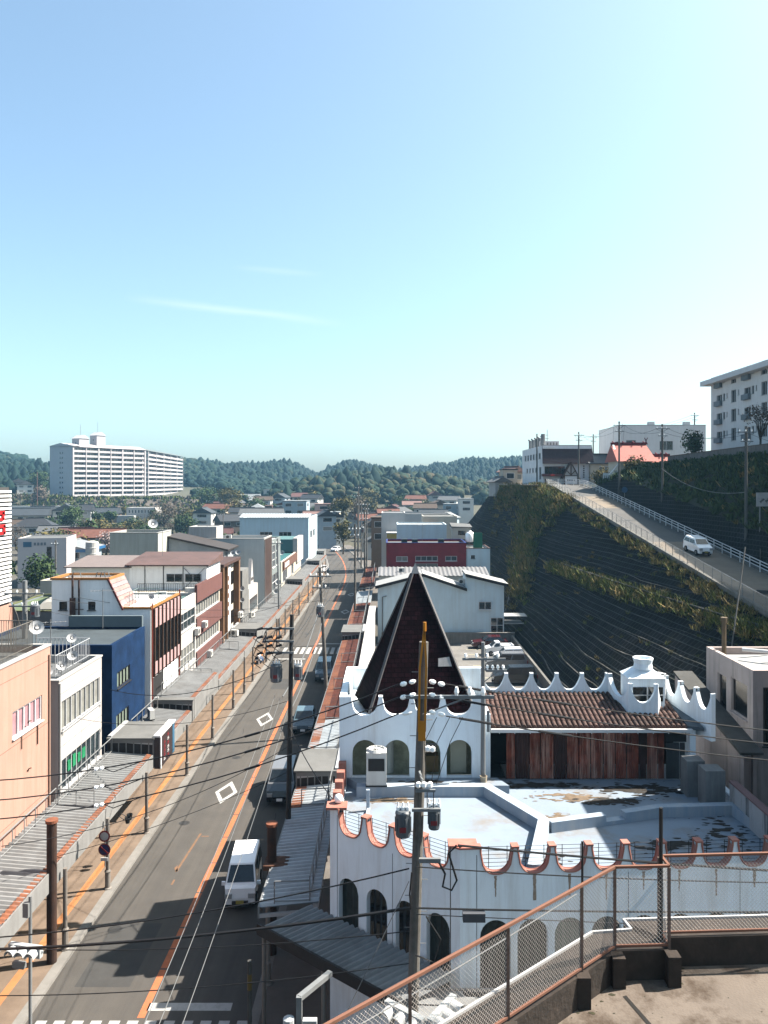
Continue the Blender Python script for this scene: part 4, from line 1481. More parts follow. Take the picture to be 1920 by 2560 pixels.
for x, y in ((2.0, 119.2), (3.6, 119.0), (7.6, 119.2)):
    m = MB(); m.cbox(x, y, 10.75, .9, .8, .85); m.mi = 1; m.box(x - .35, y - .41, 10.9, x + .35, y - .4, 11.5)
    lb = {2.0: 'leftmost dark fan unit on the roof of the dark red building', 3.6: 'dark fan unit on the dark red building, second from the left', 7.6: 'rightmost dark fan unit on the roof of the dark red building'}[x]
    solo('fan_unit', lb, 'air conditioner', m, [M('dark_unit', (.10, .12, .13), .6, .15), BLK], (x, y, 10.7), 'rooftop fan units')
# ================================================================== left side of the street: the shop buildings
OR = M('salmon_render', (.58, .34, .265), .9, .05, .7, bump=.2, dirt=.6, dcol=(.44, .25, .18), streaky=True)
WB = M('white_render', (.66, .63, .605), .85, .06, .7, bump=.1, dirt=.45, dcol=(.40, .34, .28), streaky=True, dlo=.45, dhi=.72)
NAVY = M('navy_render', (.0048, .0165, .046), .85, .35, 1.2, bump=.4, bscale=25, spec=.08)
XF = -16.9


def dish(label, x, y, z, r=.45, az=200, el=40, group='satellite dishes', mast=.7):
    t = T('satellite_dish', label, 'satellite dish', (x, y, z), rad(az), group)
    bm_ = MB()
    n = 16
    rings = []
    e = rad(el)
    ax = Vector((math.cos(e), 0, math.sin(e)))
    up = Vector((-math.sin(e), 0, math.cos(e)))
    sd = Vector((0, 1, 0))
    c = Vector((0, 0, mast))
    vs = [c - ax * .0]
    for k in (1, 2, 3):
        q = r * k / 3
        for j in range(n):
            a = 2 * math.pi * j / n
            vs.append(c + (up * math.sin(a) + sd * math.cos(a)) * q + ax * (q * q / (2.4 * r)))
    fs = [(0, 1 + j, 1 + (j + 1) % n) for j in range(n)]
    for k in range(2):
        for j in range(n):
            a, b = 1 + k * n + j, 1 + k * n + (j + 1) % n
            fs.append((a, b, b + n, a + n))
    bm_.raw(vs, fs)
    t.lpart('reflector', bm_, M('dish_white', (.66, .67, .68), .5, .05), smooth=True)
    m = MB(); m.tube([(0, 0, 0), (0, 0, mast * .8), c - ax * .05], .03, 6)
    t.lpart('mast', m, STEEL)
    m = MB(); m.tube([c - up * r * .9 + ax * .25, c + ax * r * 1.1], .015, 5); m.tube([c + ax * r * 1.02, c + ax * r * 1.2], .045, 6)
    t.lpart('feed_arm', m, STEEL)
    return t.o


def railing(t, pts, h=1.0, step=.3, m_=None, name='railing', r=.018, bars=True, mid=True):
    m = MB()
    for a, b in zip(pts[:-1], pts[1:]):
        a, b = Vector(a), Vector(b)
        m.tube([a + Vector((0, 0, h)), b + Vector((0, 0, h))], r * 1.3, 5)
        if mid: m.tube([a + Vector((0, 0, h * .12)), b + Vector((0, 0, h * .12))], r, 4)
        n = max(1, int((b - a).length / step))
        for k in range(n + 1):
            p = a.lerp(b, k / n)
            m.tube([p, p + Vector((0, 0, h))], r * (1 if bars else 1.2), 4)
    return t.part(name, m, m_ or STEEL)


og = block('orange_building', 'salmon-orange rendered building at the left edge with one pink-curtained window', 'building', -27, 18, XF, 38.65, 0, 12.0, OR, ROOFG,
           [('E', 16.8, 8.6, 2.95, 1.2, 5, 1, WFR, CURTP)], .3, cap=M('pale_coping', (.55, .54, .52), .7, .08))
railing(og, [(-17.3, 27, 12.05), (-17.3, 37.6, 12.05), (-24, 38.2, 12.05)], 1.35, .12, M('bronze_railing', (.25, .23, .20), .6, .1), r=.016)
m = MB()
for k in range(2): m.tube([(-16.86, 36.2, 8.9 + k * -2.2), (-16.8, 36.2, 9.0 - k * 2.2), (-16.8, 36.4, 8.95 - k * 2.2)], .03, 5)
og.pieces('wall_hook', m, BRN)
m = MB()
for z in (4.9, 8.25, 11.3): m.box(XF, 26, z, XF + .004, 38.64, z + .025)
for y in (30.2, 33.4): m.box(XF, y, 4.0, XF + .0042, y + .02, 11.7)
og.pieces('panel_joint', m, M('joint_tan', (.36, .22, .16), .9, .2, 3))
m = MB()
m.tube([(XF + .06, 38.45, 4.1), (XF + .06, 38.45, 11.6)], .045, 6)
og.pieces('downpipe', m, M('pipe_tan', (.5, .33, .25), .7, .1))
m = MB(); m.tube([(XF + .04, 37.2, 7.6), (XF + .04, 37.2, 8.6)], .03, 5); m.tube([(XF + .04, 35.6, 7.9), (XF + .04, 35.6, 8.55)], .025, 5)
og.pieces('wall_hook', m, BRN)
dish('large grey dish behind the bronze railing of the orange roof', -17.7, 38.9, 11.2, .36, -60, 30, mast=1.6)
wb = block('white_building', 'white two-storey building with two long window bands beside the orange one', 'building', -25, 39.4, XF + .1, 45.25, 0, 10.0, WB, ROOFG,
           [('E', .35, 7.4, 5.2, 1.5, 8, 1, ALU, CURT), ('E', .35, 4.3, 5.3, 1.6, 8, 1, ALU, GLB)], .3, cap=M('pale_coping'))
m = MB()
for a, h in ((1.3, .9), (1.95, 1.05), (2.6, .8), (3.2, .9)):
    m.box(XF - .0, 39.4 + a, 5.0, XF + .03, 39.4 + a + .5, 5.0 + h * .6)
wb.part('poster', m, M('green_poster', (.03, .40, .17), .5, .3, 4))
railing(wb, [(-16.75, 39.8, 7.15), (-16.75, 44.9, 7.15)], .35, 5, ALU, 'window_rail', .03, mid=False)
railing(wb, [(-17.4, 40.4, 10.0), (-17.4, 45.0, 10.0), (-20.5, 45.0, 10.0)], 1.1, .22, M('pale_railing', (.5, .52, .55), .5, .1), r=.018)
m = MB(); m.tube([(-16.75, 39.43, 4.2), (-16.75, 39.43, 9.9)], .045); m.mi = 0
wb.part('downpipe', m, STEEL)
for i, (x, y, z, r) in enumerate(((-17.5, 39.75, 10.0, .25), (-17.3, 40.9, 10.0, .25), (-17.1, 41.9, 10.3, .27))):
    dish(('leftmost of the three small white dishes on the white roof', 'middle of the three small white dishes on the white roof', 'rightmost of the three small white dishes on the white roof')[i], x, y, z, r, -55 - i * 12, 35, mast=.45)
dish('pale dish on a mast at the rear corner of the white roof', -18.2, 44.4, 10.0, .27, -60, 30, mast=1.2)
m = MB()
for z in (6.6, 9.3): m.box(XF + .1, 39.45, z, XF + .104, 45.2, z + .02)
for y in (42.3,): m.box(XF + .1, y, 4.2, XF + .1042, y + .02, 7.3)
wb.pieces('panel_joint', m, M('joint_grey'))
bl = block('blue_building', 'deep blue rendered building with two small windows one above the other', 'building', -25.5, 47.2, XF, 53.5, 0, 10.25, NAVY, M('slate_grey_roof', (.10, .13, .15), .8, .2, .8),
           [('E', .9, 7.35, 2.4, 1.0, 4, 1, DFR, CURTG), ('E', .75, 4.75, 2.3, 1.0, 4, 1, DFR, CURTG)], .15)
m = MB(); m.box(-22, 53.2, 10.25, XF - .1, 53.5, 11.0)
bl.part('rear_parapet', m, M('blue_grey_parapet', (.22, .29, .33), .8, .1))
WG = M('white_grey_render', (.66, .66, .65), .85, .05, .6, bump=.1, dirt=.4, dcol=(.36, .34, .31), streaky=True, dlo=.5, dhi=.85)
# white building with the sloped tower and dark glass front
sb = T('sloped_building', 'white building with a sloped pink-slatted tower and orange-framed dark glass front', 'building', (-20.4, 58.5, 0))
m = MB()
FX = XF - .05
wall(m, (-23.9, 54.9, 0), (1, 0, 0), (0, -1, 0), 4.0, 13.25, [(.53, 11.12, .56, .6), (2.56, 11.12, .52, .6)])
m.face([(-19.9, 54.9, 0), (FX, 54.9, 0), (FX, 54.9, 11.2), (-18.9, 54.9, 11.2), (-19.9, 54.9, 13.25)])
m.face([(-18.9, 57.8, 11.2), (-23.9, 57.8, 11.2), (-23.9, 57.8, 13.25), (-19.9, 57.8, 13.25)])
m.face([(-23.9, 57.8, 11.2), (-23.9, 54.9, 11.2), (-23.9, 54.9, 13.25), (-23.9, 57.8, 13.25)])
m.face([(-23.9, 62.1, 0), (-23.9, 54.9, 0), (-23.9, 54.9, 11.2), (-23.9, 62.1, 11.2)])
m.face([(FX, 62.1, 0), (-23.9, 62.1, 0), (-23.9, 62.1, 11.2), (FX, 62.1, 11.2)])
m.face([(FX, 54.9, 0), (FX, 62.1, 0), (FX, 62.1, 6.3), (FX, 54.9, 6.3)])
m.face([(FX, 54.9, 6.3), (FX, 62.1, 6.3), (FX, 62.1, 11.2), (FX, 54.9, 11.2)])
m.face([(-23.9, 57.8, 10.9), (FX, 57.8, 10.9), (FX, 62.1, 10.9), (-23.9, 62.1, 10.9)])
m.face([(-18.9, 54.9, 10.9), (FX, 54.9, 10.9), (FX, 57.8, 10.9), (-18.9, 57.8, 10.9)])
sb.part('wall', m, WG)
for a, w_ in ((.53, .56), (2.56, .52)):
    window(sb, (-23.9, 54.9, 0), (1, 0, 0), (0, -1, 0), (a, 11.12, w_, .6), DFR, GL, 1, 1, local=False)
m = MB()
for k in range(7):
    t0, t1 = k / 7, (k + .94) / 7
    a = Vector((-18.86, 0, 11.2)).lerp(Vector((-19.86, 0, 13.25)), t0); b = Vector((-18.86, 0, 11.2)).lerp(Vector((-19.86, 0, 13.25)), t1)
    m.mi = k % 2
    m.raw([(a.x, 54.8, a.z), (a.x, 57.9, a.z), (b.x, 57.9, b.z), (b.x, 54.8, b.z), (a.x + .06, 54.8, a.z + .02), (a.x + .06, 57.9, a.z + .02), (b.x + .04, 57.9, b.z), (b.x + .04, 54.8, b.z)], [(4, 5, 6, 7), (0, 4, 7, 3), (1, 2, 6, 5), (0, 1, 5, 4)])
sb.part('sloped_cladding', m, [M('pink_slat', (.50, .30, .27), .7, .12, 2, dirt=.3), M('grey_pink_slat', (.48, .40, .41), .7, .12, 2)])
m = MB(); m.bar((-18.85, 54.8, 11.15), (-19.9, 54.8, 13.3), .14, .12); sb.part('maroon_edge', m, M('maroon_trim', (.20, .04, .04), .7, .1))
m = MB()
m.box(-23.98, 54.82, 13.25, -19.8, 55.0, 13.4); m.box(-23.98, 57.7, 13.25, -19.8, 57.88, 13.4); m.box(-23.98, 55, 13.25, -23.8, 57.7, 13.4); m.box(-19.98, 55, 13.25, -19.8, 57.7, 13.4)
m.box(-18.9, 54.82, 11.2, FX + .1, 55.0, 11.34); m.box(FX - .1, 55, 11.2, FX + .1, 62.1, 11.34)
sb.part('orange_coping', m, M('ochre_coping', (.50, .22, .06), .7, .12))
m = MB()
m.box(FX, 55.1, 6.35, FX + .12, 62.0, 11.15)
cl = sb.part('glazing', m, GL)
m = MB(); m.box(FX + .12, 55.15, 9.75, FX + .16, 61.95, 11.1); m.box(FX + .12, 55.15, 6.45, FX + .16, 61.95, 7.3)
sb.part('pink_spandrel', m, M('pink_spandrel_panel', (.58, .38, .38), .6, .08), parent=cl)
for k in range(8):
    y = 55.15 + k * .965
    m = MB(); m.box(FX + .1, y, 6.35, FX + .26, y + .1, 11.15)
    sb.part('mullion', m, BRN)
for y in (54.98, 62.1):
    m = MB(); m.tube([(FX + .1, y, 4.3), (FX + .1, y, 11.6)], .06, 6)
    sb.part('red_pipe', m, M('red_pipe_paint', (.36, .07, .04), .6, .15))
m = MB(); m.box(FX + .0, 55.2, 4.4, FX + .03, 58.0, 6.2); sb.part('recess_shade_sheet', m, M('recess_shade', (.03, .028, .028), .9, .2))  # flat dark sheet on the wall, painted in for a recess's shade
m = MB()
for x in (-22.35, -21.9): m.tube([(x, 54.7, 6.5), (x, 54.7, 12 if x < -22 else 13.3)], .21 if x < -22 else .07, 8)
m.tube([(-22.5, 54.75, 11.2), (-21.6, 54.75, 11.2)], .03); m.tube([(-22.35, 54.7, 10.5), (-22.35, 54.7, 13.6)], .07)
sb.pieces('rusty_flue', m, M('rust_flue', (.16, .085, .07), .9, .4, 3, dirt=.5, dcol=(.05, .03, .03)))
m = MB()
for x in (-22.6, -20.9, -20.6): m.tube([(x, 55.2, 13.4), (x + .1, 55.2, 13.75), (x + .55, 55.25, 13.75), (x + .65, 55.3, 13.4)], .04, 5)
sb.pieces('roof_rail', m, STEEL)
railing(sb, [(-18.8, 56, 10.95), (-18.8, 58, 10.95), (-17.3, 58, 10.95)], 1.3, .6, M('green_mesh_frame', (.25, .36, .34), .6, .1), 'mesh_fence')
dish('white dish on the flat roof beside the pink-slatted tower', -17.6, 57.0, 10.9, .3, -80, 30, mast=.8)
bw = block('white_narrow_building', 'narrow white building with two wide aluminium window bands next to the dark glass front', 'building', -24, 62.15, XF, 67.5, 0, 10.6, WB, M('teal_roof', (.10, .20, .20), .8, .15),
           [('E', .25, 8.0, 4.8, 1.45, 4, 2, ALU, GLB), ('E', .25, 5.0, 4.8, 1.6, 5, 2, ALU, CURT)], .25)
TERC = M('terracotta_panel', (.27, .115, .10), .8, .10, 1, dirt=.25, dcol=(.12, .05, .05), streaky=True)
tb = T('terracotta_building', 'building with bands of dull red panels between window rows, a brown-roofed hut on top', 'building', (-20.5, 72.4, 0))
m = MB()
wall(m, (XF - .12, 67.5, 0), (0, 1, 0), (1, 0, 0), 9.9, 10.4, [(.3, 8.45, 9.2, 1.15), (.3, 5.45, 9.2, 1.2)])
m.face([(-25, 67.5, 0), (XF - .12, 67.5, 0), (XF - .12, 67.5, 10.4), (-25, 67.5, 10.4)])
m.face([(XF - .12, 77.4, 0), (-25, 77.4, 0), (-25, 77.4, 10.4), (XF - .12, 77.4, 10.4)])
m.face([(-25, 67.5, 10.3), (XF - .12, 67.5, 10.3), (XF - .12, 77.4, 10.3), (-25, 77.4, 10.3)])
tb.part('wall', m, CRW)
for r in ((.3, 8.45, 9.2, 1.15), (.3, 5.45, 9.2, 1.2)):
    window(tb, (XF - .12, 67.5, 0), (0, 1, 0), (1, 0, 0), r, ALU, CURT, 10, 1, local=False)
for z0, z1 in ((9.7, 11.25), (6.75, 8.35), (4.2, 5.4)):
    m = MB(); m.box(XF - .1, 67.46, z0, XF + .12, 77.4, z1)
    tb.part('red_panel', m, TERC)
m = MB(); m.box(-25, 67.3, 9.75, XF - .3, 67.46, 10.35); tb.part('roof_edge', m, WFR)
pf = MB()
pf.box(-24, 71.5, 10.3, XF, 77, 12.5)
ph = tb.part('hut', pf, WG)
m = MB(); m.prism([(-24.3, 71.1), (XF + .25, 71.1), (XF + .25, 77.3), (-24.3, 77.3)], 12.5, [12.62, 12.62, 13.3, 13.3])
tb.part('hut_roof', m, M('brown_ribbed_roof', (.25, .15, .135), .7, .12, 1.5, dirt=.3), parent=ph)
for a in (3.4, 5.1):
    m = MB(); m.box(-24 + a, 71.46, 11.05, -24 + a + 1.5, 71.49, 11.75); m.mi = 1
    for k in range(3): m.box(-24 + a + k * .72, 71.43, 11.05, -24 + a + k * .72 + .05, 71.46, 11.75)
    tb.part('hut_window', m, [GL, ALU], parent=ph)
m = MB()
for x in (-19.1, -20.9, -22.6): m.box(x, 71.44, 10.3, x + .06, 71.49, 12.5)
m.bar((-19, 71.46, 10.4), (-17.1, 71.46, 12.3), .04, .03); m.bar((-19, 71.46, 12.3), (-17.1, 71.46, 10.4), .04, .03)
tb.pieces('hut_brace', m, BLK, parent=ph)
m = MB(); m.box(-29.5, 71.9, 10.3, -24.1, 77, 12.3); m.mi = 1; m.prism([(-30, 71.4), (-23.8, 71.4), (-23.8, 77.2), (-30, 77.2)], 12.3, [12.4, 12.4, 12.95, 12.95])
m.mi = 2; m.box(-27.6, 71.86, 10.7, -25.6, 71.89, 11.7)
tb.part('hut_wing', m, [WG, M('pale_brown_roof', (.36, .29, .27), .7, .12, 1.5), GLB])
m = MB(); m.box(-29.5, 71.9, 0, -25, 77, 10.28); tb.part('rear_wing', m, CRW)
railing(tb, [(-22.5, 69.2, 10.35), (-17.2, 69.2, 10.35)], .8, .16, BLK, 'roof_railing')
m = MB(); m.cbox(-17.6, 68.4, 10.3, .9, .4, .6)
tb.part('roof_unit', m, M('unit_enamel'))
for y, z in ((69.0, 8.0), (71, 5.0)):
    m = MB(); m.box(XF + .1, y, z - .75, XF + .5, y + .8, z - .2); m.mi = 1; m.tube([(XF + .505, y + .3, z - .48), (XF + .51, y + .3, z - .48)], .2, 10)
    tb.part('wall_unit', m, [M('unit_enamel'), BLK])
# water tank on the roof, placed like a separate thing
m = MB(); m.lathe((-32.2, 84, 11.9), [(.66, 0), (.68, .05), (.68, .55), (.71, .6), (.68, .65), (.68, 1.2), (.71, 1.25), (.68, 1.3), (.66, 1.85), (.2, 2.0)], 20)
m.tube([(-32.6, 84, 10.1), (-32.6, 84, 12)], .06); m.tube([(-31.8, 84, 10.1), (-31.8, 84, 12)], .06); m.tube([(-32.2, 84.4, 10.1), (-32.2, 84.4, 12)], .06)
solo('water_tank', 'ribbed white cylindrical water tank on legs above the low roofs at left', 'water tank', m, M('tank_white', (.66, .65, .62), .6, .06), (-32.2, 84, 10))
block('tank_block', 'low flat block carrying the ribbed white water tank', 'building', -36, 80, -28.5, 88, 0, 10.1, CRW, ROOFG, (), .1)
# brown portal building
pb = T('portal_building', 'building with a tall orange-brown portal frame and a white vertical sign', 'building', (-20, 81.7, 0))
m = MB(); m.box(-25, 77.45, 0, XF - .35, 86, 11.3); pb.part('wall', m, CRW)
FIN = M('orange_brown_frame', (.36, .19, .095), .8, .1, 1)
for a in ((77.45, 77.85), (79.4, 79.65), (85.3, 86)):
    m = MB(); m.box(XF - .35, a[0], 4.2, XF + .25, a[1], 11.7); pb.part('fin', m, FIN)
m = MB(); m.box(-25, 77.4, 11.7, XF + .3, 86.05, 12.0); pb.part('portal_top', m, DKR)
m = MB(); m.box(XF - .33, 80.5, 4.6, XF - .1, 82.6, 11.4); m.mi = 1
for k in range(5): m.box(XF - .1, 81.2, 9.9 - k * .9, XF - .085, 81.8, 10.4 - k * .9)
pb.part('vertical_sign', m, [WFR, M('brown_lettering', (.2, .08, .05))])
for i in range(3):
    m = MB(); m.box(XF - .33, 83.2, 5 + i * 2.1, XF - .28, 85.0, 6.4 + i * 2.1); pb.part('window', m, GL)
for i in range(3):
    dish(('topmost', 'middle', 'lowest')[i] + ' of three white dishes on the side of the orange-brown portal building', XF + .45, 86.3, 8.1 - i * 1.25, .27, -100, 25, mast=.3)
for i in range(2):
    dish(('left', 'right')[i] + ' of the two dishes on the roof edge of the portal building', XF - .2 + i * .35, 84.5 + i, 12.0, .3, -100, 30, mast=.5)
# slab and white pointed facade
m = MB(); m.box(-21, 88, 0, XF + .1, 91.8, 10.2)
solo('grey_slab_building', 'blank grey slab building between the portal frame and the pointed white front', 'building', m, M('grey_slab', (.36, .36, .35), .9, .08, dirt=.3), (-19, 90, 0))
gf = T('pointed_front', 'white shop front rising to a sharp pointed gable', 'building', (-19, 95, 0))
m = MB()
ol = [(92, 0), (98.2, 0), (98.2, 7.6), (95.2, 8.0), (94.2, 11.0), (93.2, 8.0), (92, 7.6)]
m.raw([(XF + .1, y, z) for y, z in ol] + [(XF - .3, y, z) for y, z in ol], [tuple(range(7)), tuple(range(13, 6, -1))] + [(i, (i + 1) % 7, 7 + (i + 1) % 7, 7 + i) for i in range(7)])
gf.part('gable', m, WB)
m = MB(); m.box(-23, 92, 0, XF - .3, 98.2, 7.3); gf.part('wall', m, WG)
m = MB(); m.box(XF + .1, 92.5, 4.7, XF + .14, 97.6, 6.3); gf.part('window', m, GLB)
m = MB()
for k in range(6): m.box(XF + .1, 93.5 + k * .3, 8.4, XF + .13, 93.68 + k * .3, 8.75)
gf.part('lettering', m, M('grey_lettering', (.25, .24, .24)))
# big grey block with brown tiled front
bg_ = block('grey_block', 'large plain pale grey block whose street front is brown tile', 'building', -27.5, 103.6, XF + .02, 110, 0, 12.7, M('pale_green_grey_render', (.50, .53, .52), .85, .05, .5, dirt=.2, dcol=(.3, .3, .28), streaky=True), ROOFW, (), .3, cap=M('pale_coping'))
m = MB(); m.box(XF + .02, 103.7, 4.0, XF + .1, 109.8, 12.6); bg_.part('tiled_front', m, M('brown_glazed_tile', (.10, .055, .045), .35, .45, 1.2, dirt=.4, dcol=(.24, .15, .11), dscale=.5, spec=.6))
m = MB(); m.tube([(XF + .1, 103.62, 4), (XF + .1, 103.62, 12.4)], .05); bg_.part('downpipe', m, STEEL)
block('green_grey_building', 'greenish grey building with tall windows beyond the brown tiled front', 'building', -22, 110.2, XF, 119, 0, 12.0, M('green_grey_wall', (.36, .42, .42), .8, .08), ROOFW,
      [('E', .8, 8, 2.6, 3.2, 3, 3, WFR, GLB), ('E', 4.4, 8, 2.2, 3.2, 2, 3, WFR, GL), ('E', .8, 4.6, 6, 2.4, 4, 2, WFR, GL)], .2)
tl = block('teal_roof_building', 'low cream shop building with a teal roof and brown sign band', 'building', -24, 120, XF, 146, 0, 8.0, CRW, M('teal_sheet', (.06, .24, .25), .6, .15), [('E', 1.5, 4.6, 5.5, 1.7, 6, 1, WFR, GL), ('E', 12, 4.6, 3, 1.9, 3, 1, WFR, GLB)], .2)
m = MB(); m.box(-24, 138, 8, XF - .5, 147, 10.2); tl.part('teal_storey', m, M('teal_panel', (.16, .33, .34), .7, .08))
m = MB(); m.box(XF - .5, 138, 6, XF + .3, 147, 10.4); tl.part('white_front', m, WB)
m = MB(); m.box(XF, 121, 6.6, XF + .25, 137.8, 7.9); tl.part('sign_band', m, M('brown_band', (.26, .13, .09), .7, .15))
m = MB(); m.box(XF + .25, 122, 6.9, XF + .3, 127, 7.6); tl.part('white_sign', m, WFR)
dish('white dish on the teal roof of the low cream shop building', -17.9, 128, 8, .4, -90, 20, mast=.7)
dish('white dish at the foot of the green grey building', XF + .4, 114, 5.2, .4, -90, 20, mast=.4)
dish('pair dish low on the wall beyond the brown tiled front, left one', XF + .5, 111.2, 4.2, .4, -90, 20, mast=.5)
wl = block('white_hall', 'large white hall with a corrugated roof edge and two window groups facing the camera', 'building', -31, 159.6, XF, 178, 0, 13.1, GREYW, ROOFG,
           [('S', 4.1, 9.2, 2.6, 1.0, 3, 1, WFR, GLB), ('S', 8.0, 9.2, 2.6, 1.0, 3, 1, WFR, GLB), ('E', 3, 8.6, 4, 1.6, 3, 1, WFR, GLB), ('E', 9, 8.6, 4, 1.6, 3, 1, WFR, GLB)], .2)
m = MB(); m.corr((-31.2, 159.3, 13.1), (14.5, 0, 0), (0, 4, .6), 44, .16, (0, 0, 1)); wl.part('roof_edge', m, M('blue_white_sheet', (.52, .58, .64), .5, .08))
# cream blocks behind the street row
ct = block('cream_tower', 'tall blank cream block behind the brown-roofed hut', 'building', -33.2, 92, -27.5, 97.5, 0, 14.2, M('pale_olive_render', (.46, .47, .42), .9, .05, .5, dirt=.3, dcol=(.3, .28, .24), streaky=True), ROOFG, (), .25, cap=M('pale_coping'))
dish('large mesh dish on the roof of the tall blank cream block', -28.9, 94.5, 14.1, .6, -60, 30, mast=1.0)
ms = T('shed_roofed_block', 'grey block with a single dark sloping roof beside the tall cream block', 'building', (-24, 98, 0))
m = MB()
pts_ = [(-27.4, 0), (-20.6, 0), (-20.6, 11.9), (-27.4, 13.4)]
m.raw([(x, 96, z) for x, z in pts_] + [(x, 102, z) for x, z in pts_], [(0, 1, 2, 3), (7, 6, 5, 4), (1, 5, 6, 2), (3, 2, 6, 7), (0, 3, 7, 4)])
ms.part('wall', m, M('mid_grey_render', (.36, .39, .41), .9, .06, dirt=.25))
m = MB(); m.bar((-27.8, 99, 13.55), (-20.0, 99, 11.85), 6.6, .22, (0, 0, 1)); ms.part('roof', m, M('dark_brown_roof', (.085, .07, .065), .7, .15))
m = MB(); m.box(-20.58, 97, 10.0, -20.55, 98.2, 11.4); ms.part('window', m, GLB)
m = MB(); m.box(-27, 95, 10.6, -25, 95.9, 10.7); ms.part('awning', m, ROOFG)
block('white_penthouse', 'small bright white box on the roofs left of the large pale grey block', 'building', -27, 104, -23.3, 108, 0, 14.3, WB, ROOFW, (), .1)

# ------------------------------------------------------------------ striped billboard tower and what stands round it
sg = T('striped_billboard', 'tall billboard tower clad in white slats with red characters at the left edge', 'billboard', (-29, 56, 11.3))
m = MB(); m.box(-37, 50.2, 10.8, -29.4, 60, 19.75); sg.part('core', m, M('dark_core', (.10, .10, .10), .9, .1))
m = MB()
for k in range(27):
    z = 11.0 + k * .32
    m.box(-37, 50.0, z, -29.2, 50.2, z + .19); m.box(-29.4, 50.2, z, -29.2, 60, z + .19)
sg.part('slats', m, WFR)
m = MB()
for (y, z, w, h) in ((56.6, 17.72, 2.2, .26), (58.4, 17.3, .32, .6), (57.2, 17.25, 1.4, .22), (56.6, 16.9, .3, .9), (56.4, 16.72, 2.5, .24), (58.55, 16.2, .34, .7), (57.4, 16.2, .34, .7), (56.4, 16.2, 2.4, .22), (56.4, 16.45, .3, .4)):
    m.box(-29.19, y, z, -29.1, y + w, z + h)
sg.part('red_character', m, M('red_sign_paint', (.62, .012, .012), .5, .08))
block('rear_orange_building', 'salmon building whose roof carries the striped billboard', 'building', -38, 48, -29.15, 60.1, 0, 10.8, OR, ROOFG, (), .1)
m = MB(); m.tube([(-29.05, 60.0, 7.6), (-29.05, 60.0, 10.6), (-29.1, 60, 10.75)], .06); m.tube([(-29.0, 59.8, 10.7), (-28.6, 59.6, 10.0), (-28.2, 59.4, 8.9), (-27.2, 59, 7.8)], .045)
solo('roof_cable', 'black cable hanging from the corner of the rear salmon building', 'cable', m, CABLE, (-26, 54.4, 8))
gr = block('green_roof_building', 'low building with a green roof edge and a white dome skylight behind the orange building', 'building', -34, 66, -22, 76, 0, 9.2, M('blue_grey_wall', (.33, .39, .42), .85, .1), M('green_roof_paint', (.22, .30, .15), .8, .15), (), .15, cap=M('moss_coping', (.22, .24, .09), .8, .2))
m = MB()
n = 8
for i in range(n):
    for j in range(n):
        q = []
        for a, b in ((i, j), (i + 1, j), (i + 1, j + 1), (i, j + 1)):
            x, y = -30.6 + 2.6 * a / n, 67 + 3 * b / n
            z = 9.25 + .95 * (math.sin(math.pi * a / n) * math.sin(math.pi * b / n)) ** .5
            q.append((x, y, z))
        m.face(q)
gr.part('dome_skylight', m, M('dome_plastic', (.66, .62, .55), .5, .06), smooth=True)
# ================================================================== tall apartment block on its mound
APW = M('apartment_white', (.66, .62, .63), .85, .04, .2, dirt=.2, dcol=(.45, .42, .42), streaky=True)
APG = M('apartment_grey', (.52, .53, .56), .85, .05, .2, dirt=.2, dcol=(.4, .4, .42), streaky=True)
APD = M('apartment_recess', (.13, .12, .125), .9, .2, .3)


